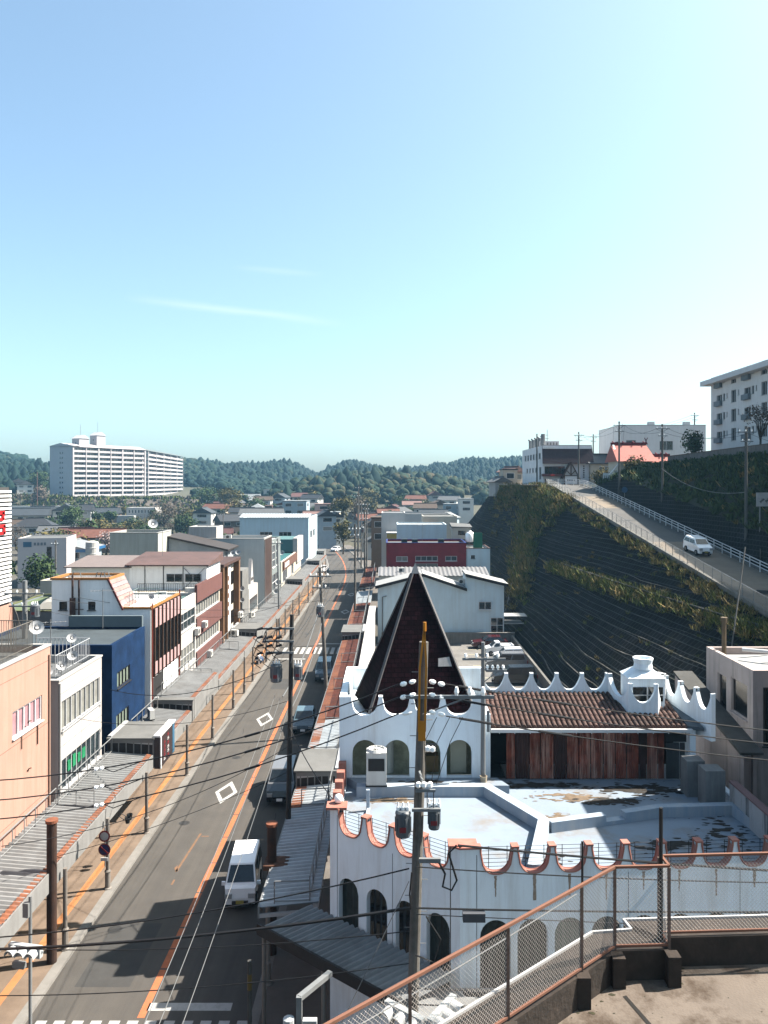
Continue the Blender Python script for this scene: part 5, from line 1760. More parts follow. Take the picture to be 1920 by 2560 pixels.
def slab_block(T_, A, B, z0, z1, nf, bays, depth, nm, groundfloor=True):
    A, B = Vector((*A, 0)), Vector((*B, 0))
    u = (B - A).normalized(); L = (B - A).length
    n = Vector((u.y, -u.x, 0))       # towards the street side
    Z = Vector((0, 0, 1))
    m = MB()
    q = [A - n * 1.6, B - n * 1.6, B - n * depth, A - n * depth]
    m.prism([(p.x, p.y) for p in q], z0, z1)
    T_.part(nm, m, APD if False else APW)
    fh = (z1 - z0) / nf
    for f in range(nf):
        zf = z0 + f * fh
        if f:
            m = MB()
            m.bar(A + Z * (zf + .5), B + Z * (zf + .5), .12, 1.25)
            m.bar(A - n * .8 + Z * (zf - .02), B - n * .8 + Z * (zf - .02), 1.55, .18)
            T_.part('balcony', m, APW)
    pos = [L * k / bays for k in range(bays + 1)]
    for i, s in enumerate(pos):
        m = MB()
        w = .5 if i % 2 else .95
        m.bar(A + u * s + n * .05 + Z * z0, A + u * s + n * .05 + Z * z1, w, .5, n)
        if i not in (0, bays): m.bar(A + u * s - n * .8 + Z * z0, A + u * s - n * .8 + Z * z1, .14, 1.5, n)
        T_.part('column', m, APW)
    for f in range(nf):
        for b in range(bays):
            zf = z0 + f * fh
            m = MB()
            s0, s1 = pos[b] + .7, pos[b + 1] - .7
            ns = max(1, int((s1 - s0) / 3.2))
            for k in range(ns):
                a = A + u * (s0 + (s1 - s0) * (k + .08) / ns) - n * 1.57
                c = A + u * (s0 + (s1 - s0) * (k + .9) / ns) - n * 1.57
                m.face([a + Z * (zf + .15), c + Z * (zf + .15), c + Z * (zf + fh * .76), a + Z * (zf + fh * .76)])
            T_.part('window', m, GLB if (f + b) % 4 else GL)
    m = MB()
    e = .7
    q = [A + n * e - u * e, B + n * e + u * e, B - n * (depth + e) + u * e, A - n * (depth + e) - u * e]
    zz = z1
    rA, rB = A - n * depth * .45, B - n * depth * .45
    v = [(p.x, p.y, zz) for p in q] + [(rA.x, rA.y, zz + 2.1), (rB.x, rB.y, zz + 2.1)]
    m.raw(v, [(0, 1, 5, 4), (2, 3, 4, 5), (1, 2, 5), (3, 0, 4), (3, 2, 1, 0)])
    T_.part('roof', m, M('pale_roof_' + nm, (.55, .50, .50) if nm == 'main_wing' else (.25, .30, .30), .8, .08))
    return u, n


A1, B1, C1 = (-191.6, 470), (-163.2, 517), (-169, 632)
apt = T('apartment_block', 'tall white balconied apartment block standing on the hill at left', 'apartment block', (-178, 510, 11))
u_, n_ = slab_block(apt, A1, B1, 9.5, 42.5, 11, 6, 13, 'main_wing')
slab_block(apt, (B1[0] + 1.5, B1[1] + 2), C1, 9.5, 42.0, 11, 5, 13, 'rear_wing')
A3 = Vector((*A1, 0))
m = MB()
q = [A3 - u_ * .3 + n_ * .2, A3 + u_ * 5 - n_ * 8, A3 + u_ * 5 - n_ * 22, A3 - u_ * .3 - n_ * 22]
m.prism([(p.x, p.y) for p in q], 9, 43.2)
apt.part('end_wall', m, APG)
m = MB()
c = [A3 - u_ * .9 + n_ * .8, A3 - u_ * .9 - n_ * 22.6, A3 + u_ * 5 - n_ * 22.6, A3 + u_ * 5 + n_ * .8]
v = [(p.x, p.y, 43.2) for p in c]
mid = [(c[0] + c[1]) / 2, (c[2] + c[3]) / 2]
m.raw(v + [(mid[0].x, mid[0].y, 45.0), (mid[1].x, mid[1].y, 45.0)], [(0, 1, 4), (1, 2, 5, 4), (2, 3, 5), (3, 0, 4, 5)])
apt.part('end_gable_roof', m, APG)
for f in range(9):
    for k in (0, 1):
        z = 14.3 + f * 3.0
        a = A3 - u_ * .33 - n_ * (9.2 + k * 2.1); b = a - n_ * 1.2
        m = MB(); m.face([(a.x, a.y, z), (b.x, b.y, z), (b.x, b.y, z + 1.1), (a.x, a.y, z + 1.1)])
        apt.part('stair_window', m, GL)
for s, w, z1, nm in ((.42, 6.5, 50.5, 'tower with the steep roof'), (.19, 7, 48.0, 'lower tower')):
    p = A3 + u_ * (55 * s) - n_ * 7
    m = MB()
    q = [p - u_ * w / 2 - n_ * w / 2, p + u_ * w / 2 - n_ * w / 2, p + u_ * w / 2 + n_ * w / 2, p - u_ * w / 2 + n_ * w / 2]
    m.prism([(x.x, x.y) for x in q], 42, z1)
    tw_ = apt.part('lift_tower', m, APW)
    m = MB()
    q2 = [p + (x - p) * 1.12 for x in q]
    r0, r1 = (q2[0] + q2[1]) / 2, (q2[2] + q2[3]) / 2
    m.raw([(x.x, x.y, z1) for x in q2] + [(r0.x, r0.y, z1 + 2.3), (r1.x, r1.y, z1 + 2.3)], [(0, 1, 4), (1, 2, 5, 4), (2, 3, 5), (3, 0, 4, 5)])
    apt.part('tower_roof', m, APG, parent=tw_)
    m = MB(); a = p - u_ * (w / 2 + .03); m.face([(*(a + n_ * .4)[:2], z1 - 3.4), (*(a - n_ * .4)[:2], z1 - 3.4), (*(a - n_ * .4)[:2], z1 - 2.3), (*(a + n_ * .4)[:2], z1 - 2.3)])
    apt.part('tower_window', m, GL, parent=tw_)
    m = MB(); m.tube([(p.x, p.y, z1 + 2), (p.x, p.y, z1 + 9)], .1, 4); apt.part('lightning_rod', m, STEEL, parent=tw_)

# banked edge and terraced wall below the apartment block
RB = M('rubble_bank', (.22, .185, .155), .95, .35, .25, bump=.6, bscale=2, dirt=.4, dcol=(.10, .10, .07), dscale=.15)
m = MB()
N_ = 40
for i in range(N_):
    for j in range(6):
        q = []
        for a, b in ((i, j), (i + 1, j), (i + 1, j + 1), (i, j + 1)):
            x = -196 + 108 * a / N_
            t = b / 6
            y = 446 - 26 * (1 - t) + 3 * noise.noise((x * .08, t * 3, 2))
            q.append((x, y, 2.6 + 8.6 * t + .8 * noise.noise((x * .15, t * 4, 7)) * (0 < b < 6)))
        m.face(q)
struct('rubble_bank', m, RB)
m = MB()
for i in range(14):
    for j in range(3):
        x = PX(452, 400) + i * 1.6; z = 3.0 + j * 1.25
        m.box(x, 396 + j * 1.2, z - .1, x + 1.4, 397 + j * 1.2, z + 1.05)
m.mi = 1
m.box(PX(450, 400), 396.5, 1, PX(450, 400) + 23, 401, 6.4)
solo('terraced_wall', 'terraced concrete block retaining wall right of the apartment hill', 'wall', m, [M('pale_block', (.42, .38, .34), .9, .2, 1), CONCD], (PX(500, 400), 398, 1))

# ------------------------------------------------------------------ houses of the town
WALLS = {'white': M('house_white', (.66, .64, .60), .85, .06), 'cream': M('house_cream', (.52, .45, .36), .85, .08), 'grey': M('house_grey', (.36, .37, .37), .85, .08),
         'brown': M('house_brown', (.20, .13, .09), .85, .1), 'blue': M('house_blue_grey', (.34, .42, .47), .85, .08), 'pink': M('house_pink', (.55, .36, .32), .85, .08), 'timber': M('house_timber', (.12, .095, .08), .85, .15)}
ROOFS = {'slate': M('roof_slate', (.085, .10, .115), .6, .2, 1), 'dark': M('roof_dark', (.055, .06, .07), .6, .2, 1), 'grey': M('roof_grey', (.20, .21, .22), .7, .15, 1), 'rust': M('roof_rust', (.27, .105, .07), .8, .25, .6),
         'maroon': M('roof_maroon', (.17, .07, .065), .8, .2, .6), 'brown': M('roof_brown', (.16, .11, .08), .8, .2, 1), 'blue': M('roof_blue', (.05, .17, .36), .6, .12), 'pale': M('roof_pale', (.42, .45, .47), .7, .1), 'pink': M('roof_pink', (.42, .25, .22), .8, .12)}


def house(label, u, y, w, d, hw, roof, wall_, rz=0., kind='gable', z=None, rise=None, group=None, storeys=2, name='house'):
    x = PX(u, y)
    z = TZ(x, y + d / 2) - .2 if z is None else z
    if z < .3: z = 0
    t = T(name, label, 'house', (x, y + d / 2, z), rad(rz), group)
    a, b = w / 2, d / 2
    rise = rise if rise is not None else min(w, d) * .26
    e = .55
    m = MB()
    if kind == 'flat':
        m.box(-a, -b, -1, a, b, hw)
        t.lpart('wall', m, WALLS[wall_])
        m = MB(); m.box(-a - .15, -b - .15, hw, a + .15, b + .15, hw + .3)
        t.lpart('roof', m, ROOFS[roof])
    else:
        gx = w >= d       # ridge along the longer side
        if kind == 'gableS': gx = False
        m.box(-a, -b, -1, a, b, hw)
        if kind != 'hip':
            if gx:
                for s in (-a, a): m.raw([(s, -b, hw), (s, b, hw), (s, 0, hw + rise)], [(0, 1, 2)])
            else:
                for s in (-b, b): m.raw([(-a, s, hw), (a, s, hw), (0, s, hw + rise)], [(0, 1, 2)])
        t.lpart('wall', m, WALLS[wall_])
        m = MB()
        A_, B_ = a + e, b + e
        zz = hw - e * rise / (min(a, b)) * .9
        if gx:
            k = b * .85 if kind == 'hip' else -.0
            r0, r1 = (-A_ + k, 0, hw + rise + .12), (A_ - k, 0, hw + rise + .12)
        else:
            k = a * .85 if kind == 'hip' else 0
            r0, r1 = (0, -B_ + k, hw + rise + .12), (0, B_ - k, hw + rise + .12)
        c = [(-A_, -B_, zz), (A_, -B_, zz), (A_, B_, zz), (-A_, B_, zz)]
        v = c + [r0, r1] + [(p[0], p[1], p[2] + .14) for p in c]
        if gx:
            fs = [(6, 7, 5, 4), (8, 9, 4, 5), (0, 1, 7, 6), (1, 2, 8, 7), (2, 3, 9, 8), (3, 0, 6, 9)]
            if kind == 'hip': fs += [(7, 8, 5), (9, 6, 4)]
            else: fs += [(1, 2, 5), (3, 0, 4)]
        else:
            fs = [(7, 8, 5, 4), (9, 6, 4, 5), (0, 1, 7, 6), (1, 2, 8, 7), (2, 3, 9, 8), (3, 0, 6, 9)]
            if kind == 'hip': fs += [(6, 7, 4), (8, 9, 5)]
            else: fs += [(0, 1, 4), (2, 3, 5)]
        m.raw(v, fs)
        t.lpart('roof', m, ROOFS[roof])
        m = MB(); m.bar(Vector(r0) + Vector((0, 0, .1)), Vector(r1) + Vector((0, 0, .1)), .4, .22)
        t.lpart('ridge', m, ROOFS[roof])
    g = random.Random(int(u * 7 + y))
    for s in range(storeys):
        zb = hw - 1.9 - s * 2.7
        if zb < .5: break
        nw = max(1, int(w / 4))
        for i in range(nw):
            x0 = -a + w * (i + .25) / nw
            m = MB(); m.mi = 0; m.box(x0, -b - .04, zb, x0 + w / nw * .5, -b - .01, zb + 1.15); m.mi = 1; m.box(x0 - .08, -b - .03, zb - .08, x0 + w / nw * .5 + .08, -b + .01, zb + 1.23)
            t.lpart('window', m, [GL if g.random() < .7 else CURT, WFR])
        x0 = -b + d * .3
        m = MB(); m.mi = 0; m.box(a + .01, x0, zb, a + .04, x0 + d * .3, zb + 1.15); m.mi = 1; m.box(a - .01, x0 - .08, zb - .08, a + .03, x0 + d * .3 + .08, zb + 1.23)
        t.lpart('window', m, [GL if g.random() < .7 else CURT, WFR])
    return t


HS = [
    ('big cream house with a wide dark slate roof, just right of the striped billboard', 58, 330, 17, 10, 6.2, 'slate', 'cream', 12, 'gable'),
    ('grey-roofed house behind the wide slate roof at left', 96, 348, 11, 9, 6.4, 'slate', 'grey', -8, 'gable'),
    ('low long white building in front of the grass bank below the apartment block', 82, 392, 26, 8, 6.0, 'pale', 'white', 2, 'flat'),
    ('white gabled house left of the dark round tree', 150, 340, 10, 12, 7.6, 'slate', 'white', 20, 'gableS'),
    ('grey house with a dark roof behind the dark round tree', 190, 352, 11, 9, 6.8, 'dark', 'grey', 10, 'gable'),
    ('house with a long low blue-grey roof right of the dark round tree', 240, 365, 18, 9, 4.6, 'slate', 'brown', 5, 'gable'),
    ('two-storey house with a blue-black tiled hip roof above the pale sign building', 72, 250, 12, 9, 6.4, 'dark', 'white', 14, 'hip'),
    ('grey-roofed house right of the blue-black hip roof', 128, 242, 10, 9, 4.4, 'grey', 'timber', 10, 'gable'),
    ('house with a dull maroon roof left of the rusty red roof', 178, 232, 9, 8, 4.6, 'maroon', 'timber', 6, 'gable'),
    ('long house with a rusty red roof left of the cream tower', 232, 226, 15, 8, 4.6, 'rust', 'brown', 8, 'gable'),
    ('small brown house under the left slate roof', 52, 296, 12, 8, 4.2, 'brown', 'cream', 0, 'gable'),
    ('dark-roofed brown house in front of the white gabled house', 118, 300, 11, 8, 4.6, 'dark', 'brown', -6, 'gable'),
    ('dark timber house half hidden by trees left of the white hall', 569, 305, 10, 9, 5.0, 'dark', 'timber', 30, 'gable'),
    ('low house with a maroon roof right of the bare brown tree', 533, 262, 11, 6, 3.4, 'maroon', 'brown', 0, 'gable'),
    ('light apartment house of five storeys at the foot of the far hills', 683, 480, 12.5, 10, 8.6, 'pale', 'white', 14, 'flat'),
    ('white house left of the light five-storey apartment house', 622, 450, 11, 9, 6.5, 'pale', 'white', -5, 'gable'),
    ('large pale green box building behind the white hall', 736, 300, 9.2, 12, 12.8, 'pale', 'blue', 0, 'flat'),
    ('pink building behind the blue-grey two-roofed house', 808, 318, 7.5, 8, 10.6, 'pink', 'pink', 8, 'flat'),
    ('blue-grey house with two dark roofs where the street bends', 812, 240, 5.4, 8, 10.3, 'dark', 'blue', 12, 'gableS'),
    ('smaller dark-roofed house right of the blue-grey one at the bend', 836, 248, 4.5, 7, 9.6, 'dark', 'white', 12, 'gableS'),
    ('long low grey-roofed shed behind the white hall', 650, 268, 14, 8, 9.4, 'grey', 'grey', 0, 'gable'),
    ('small terracotta-walled house above the white hall roof', 670, 305, 2.8, 4, 10.8, 'pink', 'brown', 4, 'flat'),
    ('low pink-roofed house right of the pale green box', 782, 272, 6.5, 6, 8.8, 'pink', 'cream', 0, 'gable'),
    ('narrow beige building where the street disappears', 836, 262, 3.2, 8, 10.3, 'pale', 'cream', 0, 'flat'),
    ('brown-roofed house behind the right-hand poles at the bend', 930, 232, 6.0, 7, 7.4, 'brown', 'cream', 0, 'gable'),
    ('low white house below the brown-roofed one by the poles', 936, 205, 4.6, 6, 5.0, 'grey', 'white', 4, 'gable'),
    ('narrow brown building left of the tall pale block', 945, 176, 3.0, 7, 12.2, 'brown', 'brown', 0, 'flat'),
    ('blue-white house near the foot of the dark hillside', 1138, 330, 9, 8, 9.6, 'pale', 'blue', -8, 'flat'),
    ('white flat house with a mast beside the dark hillside', 1166, 322, 6, 7, 12.4, 'pale', 'white', 0, 'flat'),
    ('small house with a brown gable left of the blue-white one', 1098, 345, 9, 7, 8.4, 'brown', 'cream', 10, 'gableS'),
    ('pink-roofed house among the trees in the middle distance', 1030, 352, 8, 6, 8.0, 'pink', 'white', 0, 'gable'),
    ('brown-roofed house right of the pink-roofed one in the middle distance', 1064, 338, 9, 7, 7.6, 'brown', 'grey', -10, 'gable'),
    ('white little house at the far left edge under the wooded hill', 56, 465, 9, 8, 7.0, 'grey', 'white', 25, 'gableS'),
    ('second little house at the far left under the wooded hill', 38, 480, 10, 8, 8.0, 'grey', 'cream', 25, 'gableS'),
]
for h in HS:
    house(*h)
# dense roofs of the middle distance: every one a house of its own
gg = random.Random(21)
k = 0
where = ['left of the five-storey apartment house', 'below the five-storey apartment house', 'in front of the far wood', 'right of the street bend']
proto = {}
spots = [(505, 330), (540, 360), (560, 400), (585, 372), (602, 340), (618, 395), (640, 362), (655, 410), (628, 322), (700, 420), (720, 390), (745, 430), (762, 365), (778, 410), (590, 430), (570, 455), (530, 440), (640, 440), (905, 300), (925, 285), (950, 330), (970, 310), (985, 350), (1005, 330), (960, 270), (1000, 280), (1050, 300), (1085, 320), (1120, 310), (690, 345), (1040, 410), (1085, 430), (1125, 400)]
ld = ['slate', 'brown', 'grey', 'rust', 'pale', 'dark', 'maroon']
lw = ['white', 'cream', 'grey', 'blue']
for i, (u, y) in enumerate(spots):
    rf, wl_ = ld[(i * 3 + i // 7) % 7], lw[(i * 5 + i // 4) % 4]
    key = (i * 3) % 7
    side = 'left of the street' if u < 800 else 'right of the street'
    w, d = gg.uniform(7, 12), gg.uniform(6.5, 9)
    zz = TZ(PX(u, y), y)
    house('small distant %s house with a %s roof, %s' % (wl_, {'pale': 'pale grey', 'dark': 'blue-black', 'rust': 'rusty red'}.get(rf, rf), side), u, y, w, d, gg.uniform(4.5, 6.2) + max(0, 3.5 - zz) * .5, rf, wl_, gg.uniform(-25, 25), gg.choice(['gable', 'gable', 'hip', 'gableS']), group='distant small houses')

# pale sign building, blue-roofed workshop and arched white hall at left
kb = block('sign_building', 'pale building with a slot window and a small blue sign, right of the striped billboard', 'building', -72.6, 150, -63.8, 160, 0, 9.6, M('pale_pink_grey', (.56, .52, .52), .85, .04), ROOFG, [('S', 5.2, .9, .9, 7.0, 1, 1, DFR, GL)], .15, rz=rad(12))
m = MB(); m.box(-3.4, -5.05, 7.9, -1.9, -5.02, 8.9); m.mi = 1
for k in range(4): m.box(-1.5 + k * .6, -5.05, 8.2, -1.1 + k * .6, -5.02, 8.75)
kb.lpart('blue_sign', m, [M('sign_blue', (.08, .25, .42), .5, .1), M('sign_grey_blue', (.3, .36, .42), .5, .1)])
m = MB(); m.prism([(-.5, -6.6), (5.2, -6.6), (5.2, -5.1), (-.5, -5.1)], .4, [.6, .6, 1.0, 1.0]); kb.lpart('porch_roof', m, ROOFW)
bwk = house('pale blue workshop with a bright blue roof edge beside the pale sign building', 150, 160, 9.4, 11, 6.6, 'pale', 'blue', 4, 'gableS', rise=1.2)
m = MB(); m.box(-5.4, -6.1, 6.0, 5.4, -6.0, 6.6); m.box(5.3, -6.1, 6.0, 5.4, 6.1, 6.6); bwk.lpart('blue_fascia', m, M('bright_blue_fascia', (.03, .20, .48), .5, .1))
av = block('arched_hall', 'modern white hall with a row of small arched windows near the bare brown tree', 'building', PX(316, 370), 370, PX(388, 370), 380, 0, 8.8, WB, ROOFW, [('S', 1.0 + k * 1.5, 6.2, .7, 1.5, 1, 1, WFR, GLB) for k in range(8)], .1)
m = MB(); m.box(PX(290, 372), 366, 0, PX(345, 372), 370, 5.2); av.part('low_wing', m, WALLS['grey'])

# ------------------------------------------------------------------ buildings on top of the hill
RST = M('restaurant_wall', (.52, .53, .55), .85, .06, .6, dirt=.3, dcol=(.33, .32, .3), streaky=True)
rs = T('restaurant', 'white hilltop restaurant with a dark maroon false roof and a half-timbered porch', 'restaurant', (33.6, 160, 19.8))
m = MB()
wall(m, (29.1, 150, 19.7), (0, 1, 0), (-1, 0, 0), 23, 7.7, [(1.2, 1.2, 2.2, 2.4)] + [(2 + k * 3.2, 5.2, 2.0, 1.2) for k in range(6)] + [(6 + k * 3.4, 2.6, 1.6, 1.0) for k in range(4)])
wall(m, (29.1, 150, 19.7), (1, 0, 0), (0, -1, 0), 9.4, 7.7, [(.4, 2.2, 3.9, 1.5), (.4, .1, 2.6, 1.2)])
m.face([(38.5, 150, 19.7), (38.5, 173, 19.7), (38.5, 173, 27.4), (38.5, 150, 27.4)]); m.face([(29.1, 173, 19.7), (38.5, 173, 19.7), (38.5, 173, 27.4), (29.1, 173, 27.4)]); m.face([(29.1, 150, 27.3), (38.5, 150, 27.3), (38.5, 173, 27.3), (29.1, 173, 27.3)])
rs.part('wall', m, RST)
for r, nx in (((1.2, 1.2, 2.2, 2.4), 2),) + tuple(((2 + k * 3.2, 5.2, 2.0, 1.2), 2) for k in range(6)) + tuple(((6 + k * 3.4, 2.6, 1.6, 1.0), 1) for k in range(4)):
    window(rs, (29.1, 150, 19.7), (0, 1, 0), (-1, 0, 0), r, ALU, GL, nx, 1, local=False)
for r, nx in (((.4, 2.2, 3.9, 1.5), 5), ((.4, .1, 2.6, 1.2), 3)):
    window(rs, (29.1, 150, 19.7), (1, 0, 0), (0, -1, 0), r, BRN, GL, nx, 1, local=False)
m = MB()
v = [(29.0, 149.2, 23.9), (38.8, 149.2, 23.9), (38.6, 150.2, 27.5), (29.1, 150.2, 27.5)]
m.raw(v + [(p[0], p[1] + .35, p[2]) for p in v], [(0, 1, 2, 3), (4, 7, 6, 5), (0, 4, 5, 1), (3, 2, 6, 7), (0, 3, 7, 4), (1, 5, 6, 2)])
rs.part('mansard_roof', m, M('maroon_shingle', (.085, .045, .055), .85, .3, 2.5, bump=.3))
m = MB()
for k in range(6): m.box(29.3 + k * .36, 149.62, 26.9, 29.52 + k * .36, 149.75, 27.15)
rs.pieces('roof_lettering', m, WFR)
m = MB(); m.box(28.9, 148.9, 21.45, 32.7, 149.95, 21.95); rs.part('awning', m, M('maroon_awning', (.22, .06, .06), .8, .1))
m = MB(); m.raw([(30.5, 148.85, 21.55), (30.8, 148.85, 21.5), (31.1, 148.85, 21.6), (31.3, 148.85, 21.72), (31.0, 148.85, 21.9), (30.7, 148.85, 21.9), (30.4, 148.85, 21.75)], [tuple(range(7))]); rs.part('red_emblem', m, M('bright_red', (.75, .04, .03), .4, .05))
m = MB()
m.raw([(32.9, 148.2, 21.6), (35.4, 148.2, 21.6), (34.15, 148.2, 23.9)], [(0, 1, 2)]); m.box(32.9, 148.2, 19.8, 35.4, 148.3, 21.6); pc = rs.part('porch_gable', m, WB)
m = MB()
for a, b in (((32.4, 20.9), (34.15, 24.1)), ((35.9, 20.9), (34.15, 24.1)), ((32.9, 21.6), (35.4, 21.6)), ((34.15, 21.6), (34.15, 23.9)), ((34.15, 21.7), (33.4, 22.5)), ((34.15, 21.7), (34.9, 22.5)), ((32.9, 19.8), (32.9, 21.6)), ((35.4, 19.8), (35.4, 21.6))):
    m.bar((a[0], 148.13, a[1]), (b[0], 148.13, b[1]), .2, .14)
m.mi = 1; m.raw([(32.3, 148.1, 20.8), (34.15, 148.1, 24.2), (34.15, 150, 24.2), (32.3, 150, 20.8), (36.0, 148.1, 20.8), (36.0, 150, 20.8)], [(0, 1, 2, 3), (1, 4, 5, 2)])
rs.part('porch_timber', m, [BRN, DKR], parent=pc)
m = MB(); m.box(33.0, 148.08, 19.95, 35.3, 148.18, 21.45); m.mi = 1
for k in range(4): m.box(33.4 + k * .4, 148.05, 20.6, 33.65 + k * .4, 148.08, 20.85)
rs.part('menu_board', m, [WFR, DFR], parent=pc)
m = MB()
for k in range(6): m.box(36.9, 149.9, 23.3 - k * .42, 37.15, 149.98, 23.55 - k * .42)
rs.pieces('vertical_lettering', m, DFR)
m = MB(); m.box(29.6, 156, 27.4, 33.6, 156.3, 28.6); m.mi = 1
for k in range(6): m.box(29.9 + k * .6, 155.95, 27.8, 30.25 + k * .6, 156, 28.3)
rs.part('roof_sign', m, [M('pale_sign', (.6, .6, .62), .6, .05), M('grey_lettering')])
m = MB(); m.tube([(31.6, 158, 27.3), (31.6, 158, 31)], .06, 5); m.tube([(31.2, 158, 29.2), (32.0, 158, 29.2)], .04); m.tube([(31.3, 158, 29.9), (31.9, 158, 29.9)], .04); rs.pieces('aerial', m, STEEL)
for k in range(5):
    m = MB(); m.tube([(29.8, 153 + k * 3.4, 27.2), (29.8, 153 + k * 3.4, 29.2 + (k == 0) * .6)], .42, 10); m.tube([(29.8, 153 + k * 3.4, 29.0), (29.5, 153 + k * 3.4 + .6, 29.4)], .2, 6); rs.part('ventilation_stack', m, STEEL)
hb = M('hilltop_cream', (.50, .49, .48), .85, .05, .5, dirt=.25, dcol=(.34, .33, .31), streaky=True)
cb = block('cream_hall', 'long flat-roofed cream building on the hill behind the orange roof', 'building', 44.2, 150, 60.5, 166, 19.9, 31.3, hb, ROOFG,
           [('S', 1.0, 6.9, 1.8, 1.6, 2, 1, DFR, GLB), ('S', 7.4, 6.6, 2.6, 1.8, 2, 1, WFR, GL), ('S', 12.7, 6.5, 2.4, 1.7, 2, 1, WFR, GL), ('S', 12.7, 2.4, 2.4, 1.7, 2, 1, WFR, GL), ('W', 2, 6.8, 2, 1.6, 2, 1, DFR, GL)], .3, cap=M('pale_coping'))
m = MB(); m.cbox(50.6, 152, 31.3, 1.1, 1.1, .8); m.cbox(57.5, 152, 31.3, 1.1, 1.1, .8); cb.part('roof_vent', m, hb)
oh = T('orange_roof_house', 'hilltop shrine-like house with bright coral roofs and crossed ridge ornaments', 'house', (39.5, 127, 22.8))
COR = M('coral_roof', (.52, .15, .115), .7, .08, 1)
RDG = M('crimson_ridge', (.30, .02, .035), .7, .1)
m = MB(); m.box(36.2, 124.5, 21.5, 41.5, 130, 24.3); m.box(41.5, 125.5, 21.5, 45.0, 129, 22.9)
m.raw([(36.2, 124.5, 24.2), (36.2, 130, 24.2), (36.2, 127.2, 26.4)], [(0, 1, 2)])
oh.part('wall', m, CRW)
for x0, x1, ya, yb, ze, zt, yc in ((35.8, 42.2, 123.6, 130.8, 23.6, 26.45, 127.2), (42.0, 45.9, 124.8, 129.6, 22.6, 24.6, 127.2)):
    m = MB()
    m.raw([(x0, ya, ze), (x1, ya, ze), (x1 - .7, yc, zt), (x0, yc, zt), (x0, yb, ze), (x1, yb, ze)], [(0, 1, 2, 3), (3, 2, 5, 4), (1, 5, 2), (0, 3, 4)])
    rf_ = oh.part('roof', m, COR)
    m = MB(); m.bar((x0, yc, zt + .15), (x1 - .5, yc, zt + .15), .35, .35); oh.part('ridge', m, RDG, parent=rf_)
    m = MB()
    for k in range(4):
        xx = x0 + .4 + (x1 - x0 - 1.4) * k / 3
        m.tube([(xx, yc - .5, zt + .2), (xx, yc + .5, zt + .5)], .1, 5)
    if zt > 25: m.bar((x1 - .9, yc, zt), (x1 - .4, yc, zt + 1.1), .12, .1); m.bar((x1 - .4, yc, zt), (x1 - .9, yc, zt + 1.1), .12, .1)
    oh.part('ridge_ornament', m, RDG, parent=rf_)
m = MB(); m.bar((36.1, 123.9, 23.2), (34.6, 123.9, 21.4), .3, .15); m.bar((36.15, 124.0, 23.5), (36.15, 127.2, 26.5), .3, .15); oh.part('bargeboard', m, WFR)
house('grey-roofed house between the restaurant and the coral-roofed house', 1515, 150, 7.5, 6, 3.8, 'slate', 'cream', 10, 'gable', z=20.3, storeys=1)
house('small house with a red roof left behind the restaurant', 1284, 182, 3.6, 6, 3.4, 'pink', 'cream', 20, 'gable', z=19.6, storeys=1)
house('low grey-roofed house on the crest left of the restaurant', 1252, 176, 3.4, 5, 2.4, 'grey', 'grey', 10, 'gable', z=18.2, storeys=1)
house('dark roofed house just left of the restaurant on the crest', 1276, 177.9, 3.2, 6, 4.6, 'dark', 'cream', 0, 'flat', z=18.6, storeys=1)
# long apartment building at the right edge
ab = T('hill_apartment', 'pale apartment building of stacked balconies at the right edge on the hill', 'apartment block', (52.5, 105, 24))
m = MB()
op = []
for f in range(5):
    zb = .8 + f * 2.75 - 1.0
    for k in range(6):
        s = 1.2 + k * 9.2
        for (a, w, h, dz) in ((0.9, 1.9, 1.7, -.2), (3.1, .75, 1.1, .45), (4.3, .4, .75, .75), (5.9, 1.6, 1.8, -.1), (8.1, .4, .8, .75)):
            if s + a + w < 57 and zb + dz > .1: op.append((s + a, zb + dz, w, h, f, a))
Ln = 58
wall(m, (49.2, 120, 23.8), (0, -1, 0), (-1, 0, 0), Ln, 11.3, [o[:4] for o in op], .35)
m.face([(49.2, 120, 23.8), (60, 120, 23.8), (60, 120, 35.1), (49.2, 120, 35.1)])
m.face([(49.2, 62, 23.8), (60, 62, 23.8), (60, 62, 35.1), (49.2, 62, 35.1)])
m.face([(60, 62, 23.8), (60, 120, 23.8), (60, 120, 35.1), (60, 62, 35.1)])
ab.part('wall', m, M('hill_apartment_wall', (.52, .51, .50), .85, .05, .4, dirt=.3, dcol=(.35, .34, .32), streaky=True))
nv = 0
for o in op:
    if o[0] > 22 or nv > 70: continue
    nv += 1
    window(ab, (49.2, 120, 23.8), (0, -1, 0), (-1, 0, 0), o[:4], ALU, GLB if o[5] in (.9, 3.1) else GL, 2 if o[2] > 1 else 1, 1, local=False, depth=.35)
    if o[5] == .9:
        m = MB(); m.box(48.75, 120 - o[0] - o[2] - .1, 23.8 + o[1], 49.15, 120 - o[0] + .1, 23.8 + o[1] + .75)
        ab.part('balcony', m, M('blue_grey_balcony', (.33, .40, .44), .7, .1))
m = MB(); m.box(47.9, 61, 35.1, 61, 121, 35.8); ab.part('roof', m, M('roof_slab', (.45, .45, .45), .8, .05))
m = MB(); m.bar((42.2, 118.5, 23.5), (42.0, 60, 24.0), .4, 1.3); m.mi = 1; m.bar((42.2, 118.5, 24.2), (42.0, 60, 24.7), .5, .1)
solo('hill_wall', 'long stained boundary wall along the top of the green bank at right', 'wall', m, [M('stained_wall', (.40, .36, .33), .9, .1, .6, dirt=.7, dcol=(.15, .13, .12), streaky=True), BRN], (42, 90, 23))
